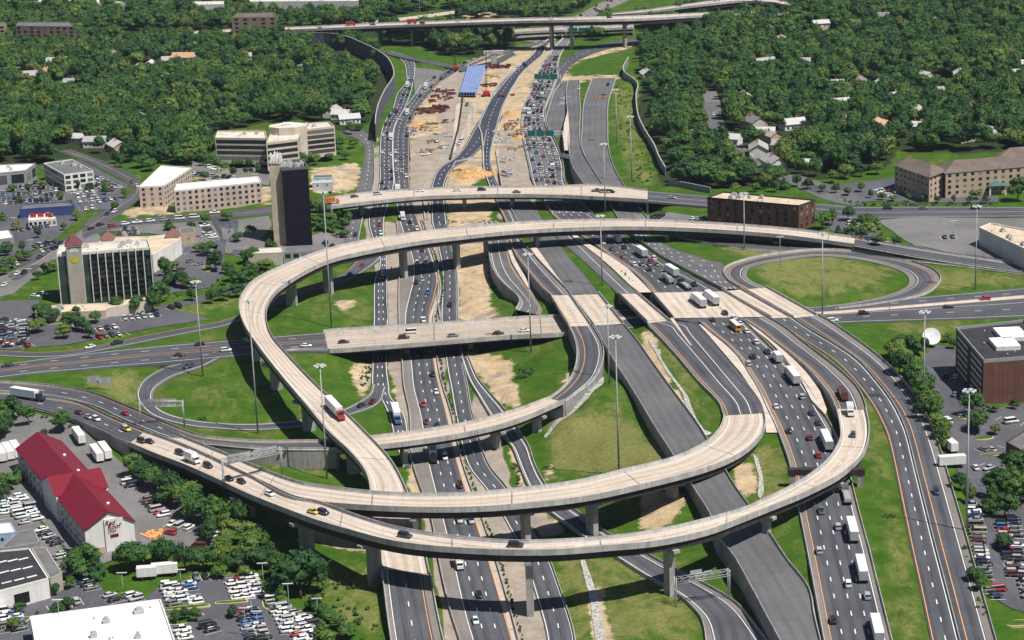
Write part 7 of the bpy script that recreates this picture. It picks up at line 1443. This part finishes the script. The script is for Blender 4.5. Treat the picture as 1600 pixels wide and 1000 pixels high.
for d in bigs:
    e = big(d); tag(e, d['lab'], {'bus': 'bus'}.get(d['k'], 'truck'), d['g'])
# the rest of the cars, smallest in view, as one mass
vs, fs_, ms, cols = [], [], [], []
for d in crowd:
    s = kit(d['k'])[4]; V0 = np.array(s.v); ca, sa = math.cos(d['rz']), math.sin(d['rz']); W_ = np.stack([V0[:, 0]*ca-V0[:, 1]*sa+d['p'][0], V0[:, 0]*sa+V0[:, 1]*ca+d['p'][1], V0[:, 2]+d['p'][2]], 1); k = len(vs)
    vs += W_.tolist(); fs_ += [tuple(k+i for i in f) for f in s.f]; ms += s.m; cols += [(*COL[d['c']], 1)]*len(V0)
me = bpy.data.meshes.new('distant_traffic'); me.from_pydata(vs, [], fs_)
for m in ('paint_attr', 'carglass', 'tyre'): me.materials.append(M[m])
me.polygons.foreach_set('material_index', ms); ca_ = me.color_attributes.new('paint', 'FLOAT_COLOR', 'POINT'); ca_.data.foreach_set('color', np.array(cols, np.float32).reshape(-1))
mobj('distant_traffic', me, label='mass of tiny far cars in the jam and the far lots', kind='stuff')
print('cars', len(small), 'bigs', len(bigs), 'crowd', len(crowd))

me = STALL.mesh('parking_bay_lines', M['white_paint']); bm = bmesh.new(); bm.from_mesh(me)
for f in bm.faces:
    if f.normal.z < 0: f.normal_flip()
bm.to_mesh(me); bm.free(); mobj('parking_bay_lines', me, label='white painted parking bay lines in the lots', kind='structure')
M['island_grass'] = simple('island_grass', (.055, .11, .016), .95, var=.35, scale=.8); M['kerb_yellow'] = simple('cream_kerb', (.62, .50, .26), .8)
for i, (x, y, a_, b_, rz) in enumerate(((100,962,5,2.2,10),(28,975,5,1.6,60),(288,968,6,4,15),(292,950,7,1.3,8),(95,908,6,2,15),(362,942,5,1.2,5),(418,945,4,1.5,100),(1535,685,4,2.2,10),(1522,795,3,2,5),(1505,652,3,1.6,80),(1550,712,5,1.2,5),(1592,975,4,2,5),(90,505,5,2,20),(40,520,2,7,5),(325,418,2,9,5),(1395,298,8,1.5,-20),(1450,310,9,1.3,3),(75,300,6,1.6,5),(120,300,6,1.6,5),(55,312,6,1.6,5),(340,270,7,1.5,5),(385,272,7,1.5,5),(272,432,2,6,5),(20,312,5,1.5,4))):
    p = PT(x, y); e = empty('parking_island', tuple(p+np.array([0, 0, .26])), R_(rz), label='small kerbed grass island in a parking lot, %s of 24' % nth(i+1), cat='traffic island', group='kerbed islands in the parking lots'); e['label'] = 'small kerbed grass island among parked cars'
    n_ = 18; o_ = [(a_*math.copysign(abs(math.cos(2*math.pi*k/n_))**.7, math.cos(2*math.pi*k/n_)), b_*math.copysign(abs(math.sin(2*math.pi*k/n_))**.7, math.sin(2*math.pi*k/n_))) for k in range(n_)]
    mb = MB(); mb.prism(o_, -.6, .17); mb.build('kerb', M['kerb_yellow'], e); mb = MB(); mb.face([((1-.3/max(a_, .5))*u_, (1-.3/max(b_, .5))*v_, .20) for u_, v_ in o_]); mb.build('grass', M['island_grass'], e)

# ---------------------------------------------------------------- thin summer haze over the whole place
hz = MB(); hz.box(-2600, -150, -4, 2600, 4200, HC+60); mh = bpy.data.materials.new('haze'); mh.use_nodes = True; nt = mh.node_tree; nt.nodes.remove(nt.nodes['Principled BSDF'])
pv = nt.nodes.new('ShaderNodeVolumePrincipled'); pv.inputs['Color'].default_value = (.62, .74, 1, 1); pv.inputs['Density'].default_value = 0.00003; pv.inputs['Anisotropy'].default_value = .2; nt.links.new(pv.outputs[0], nt.nodes['Material Output'].inputs['Volume'])
hz.build('haze', mh, label='thin bluish summer haze over the interchange', kind='stuff')
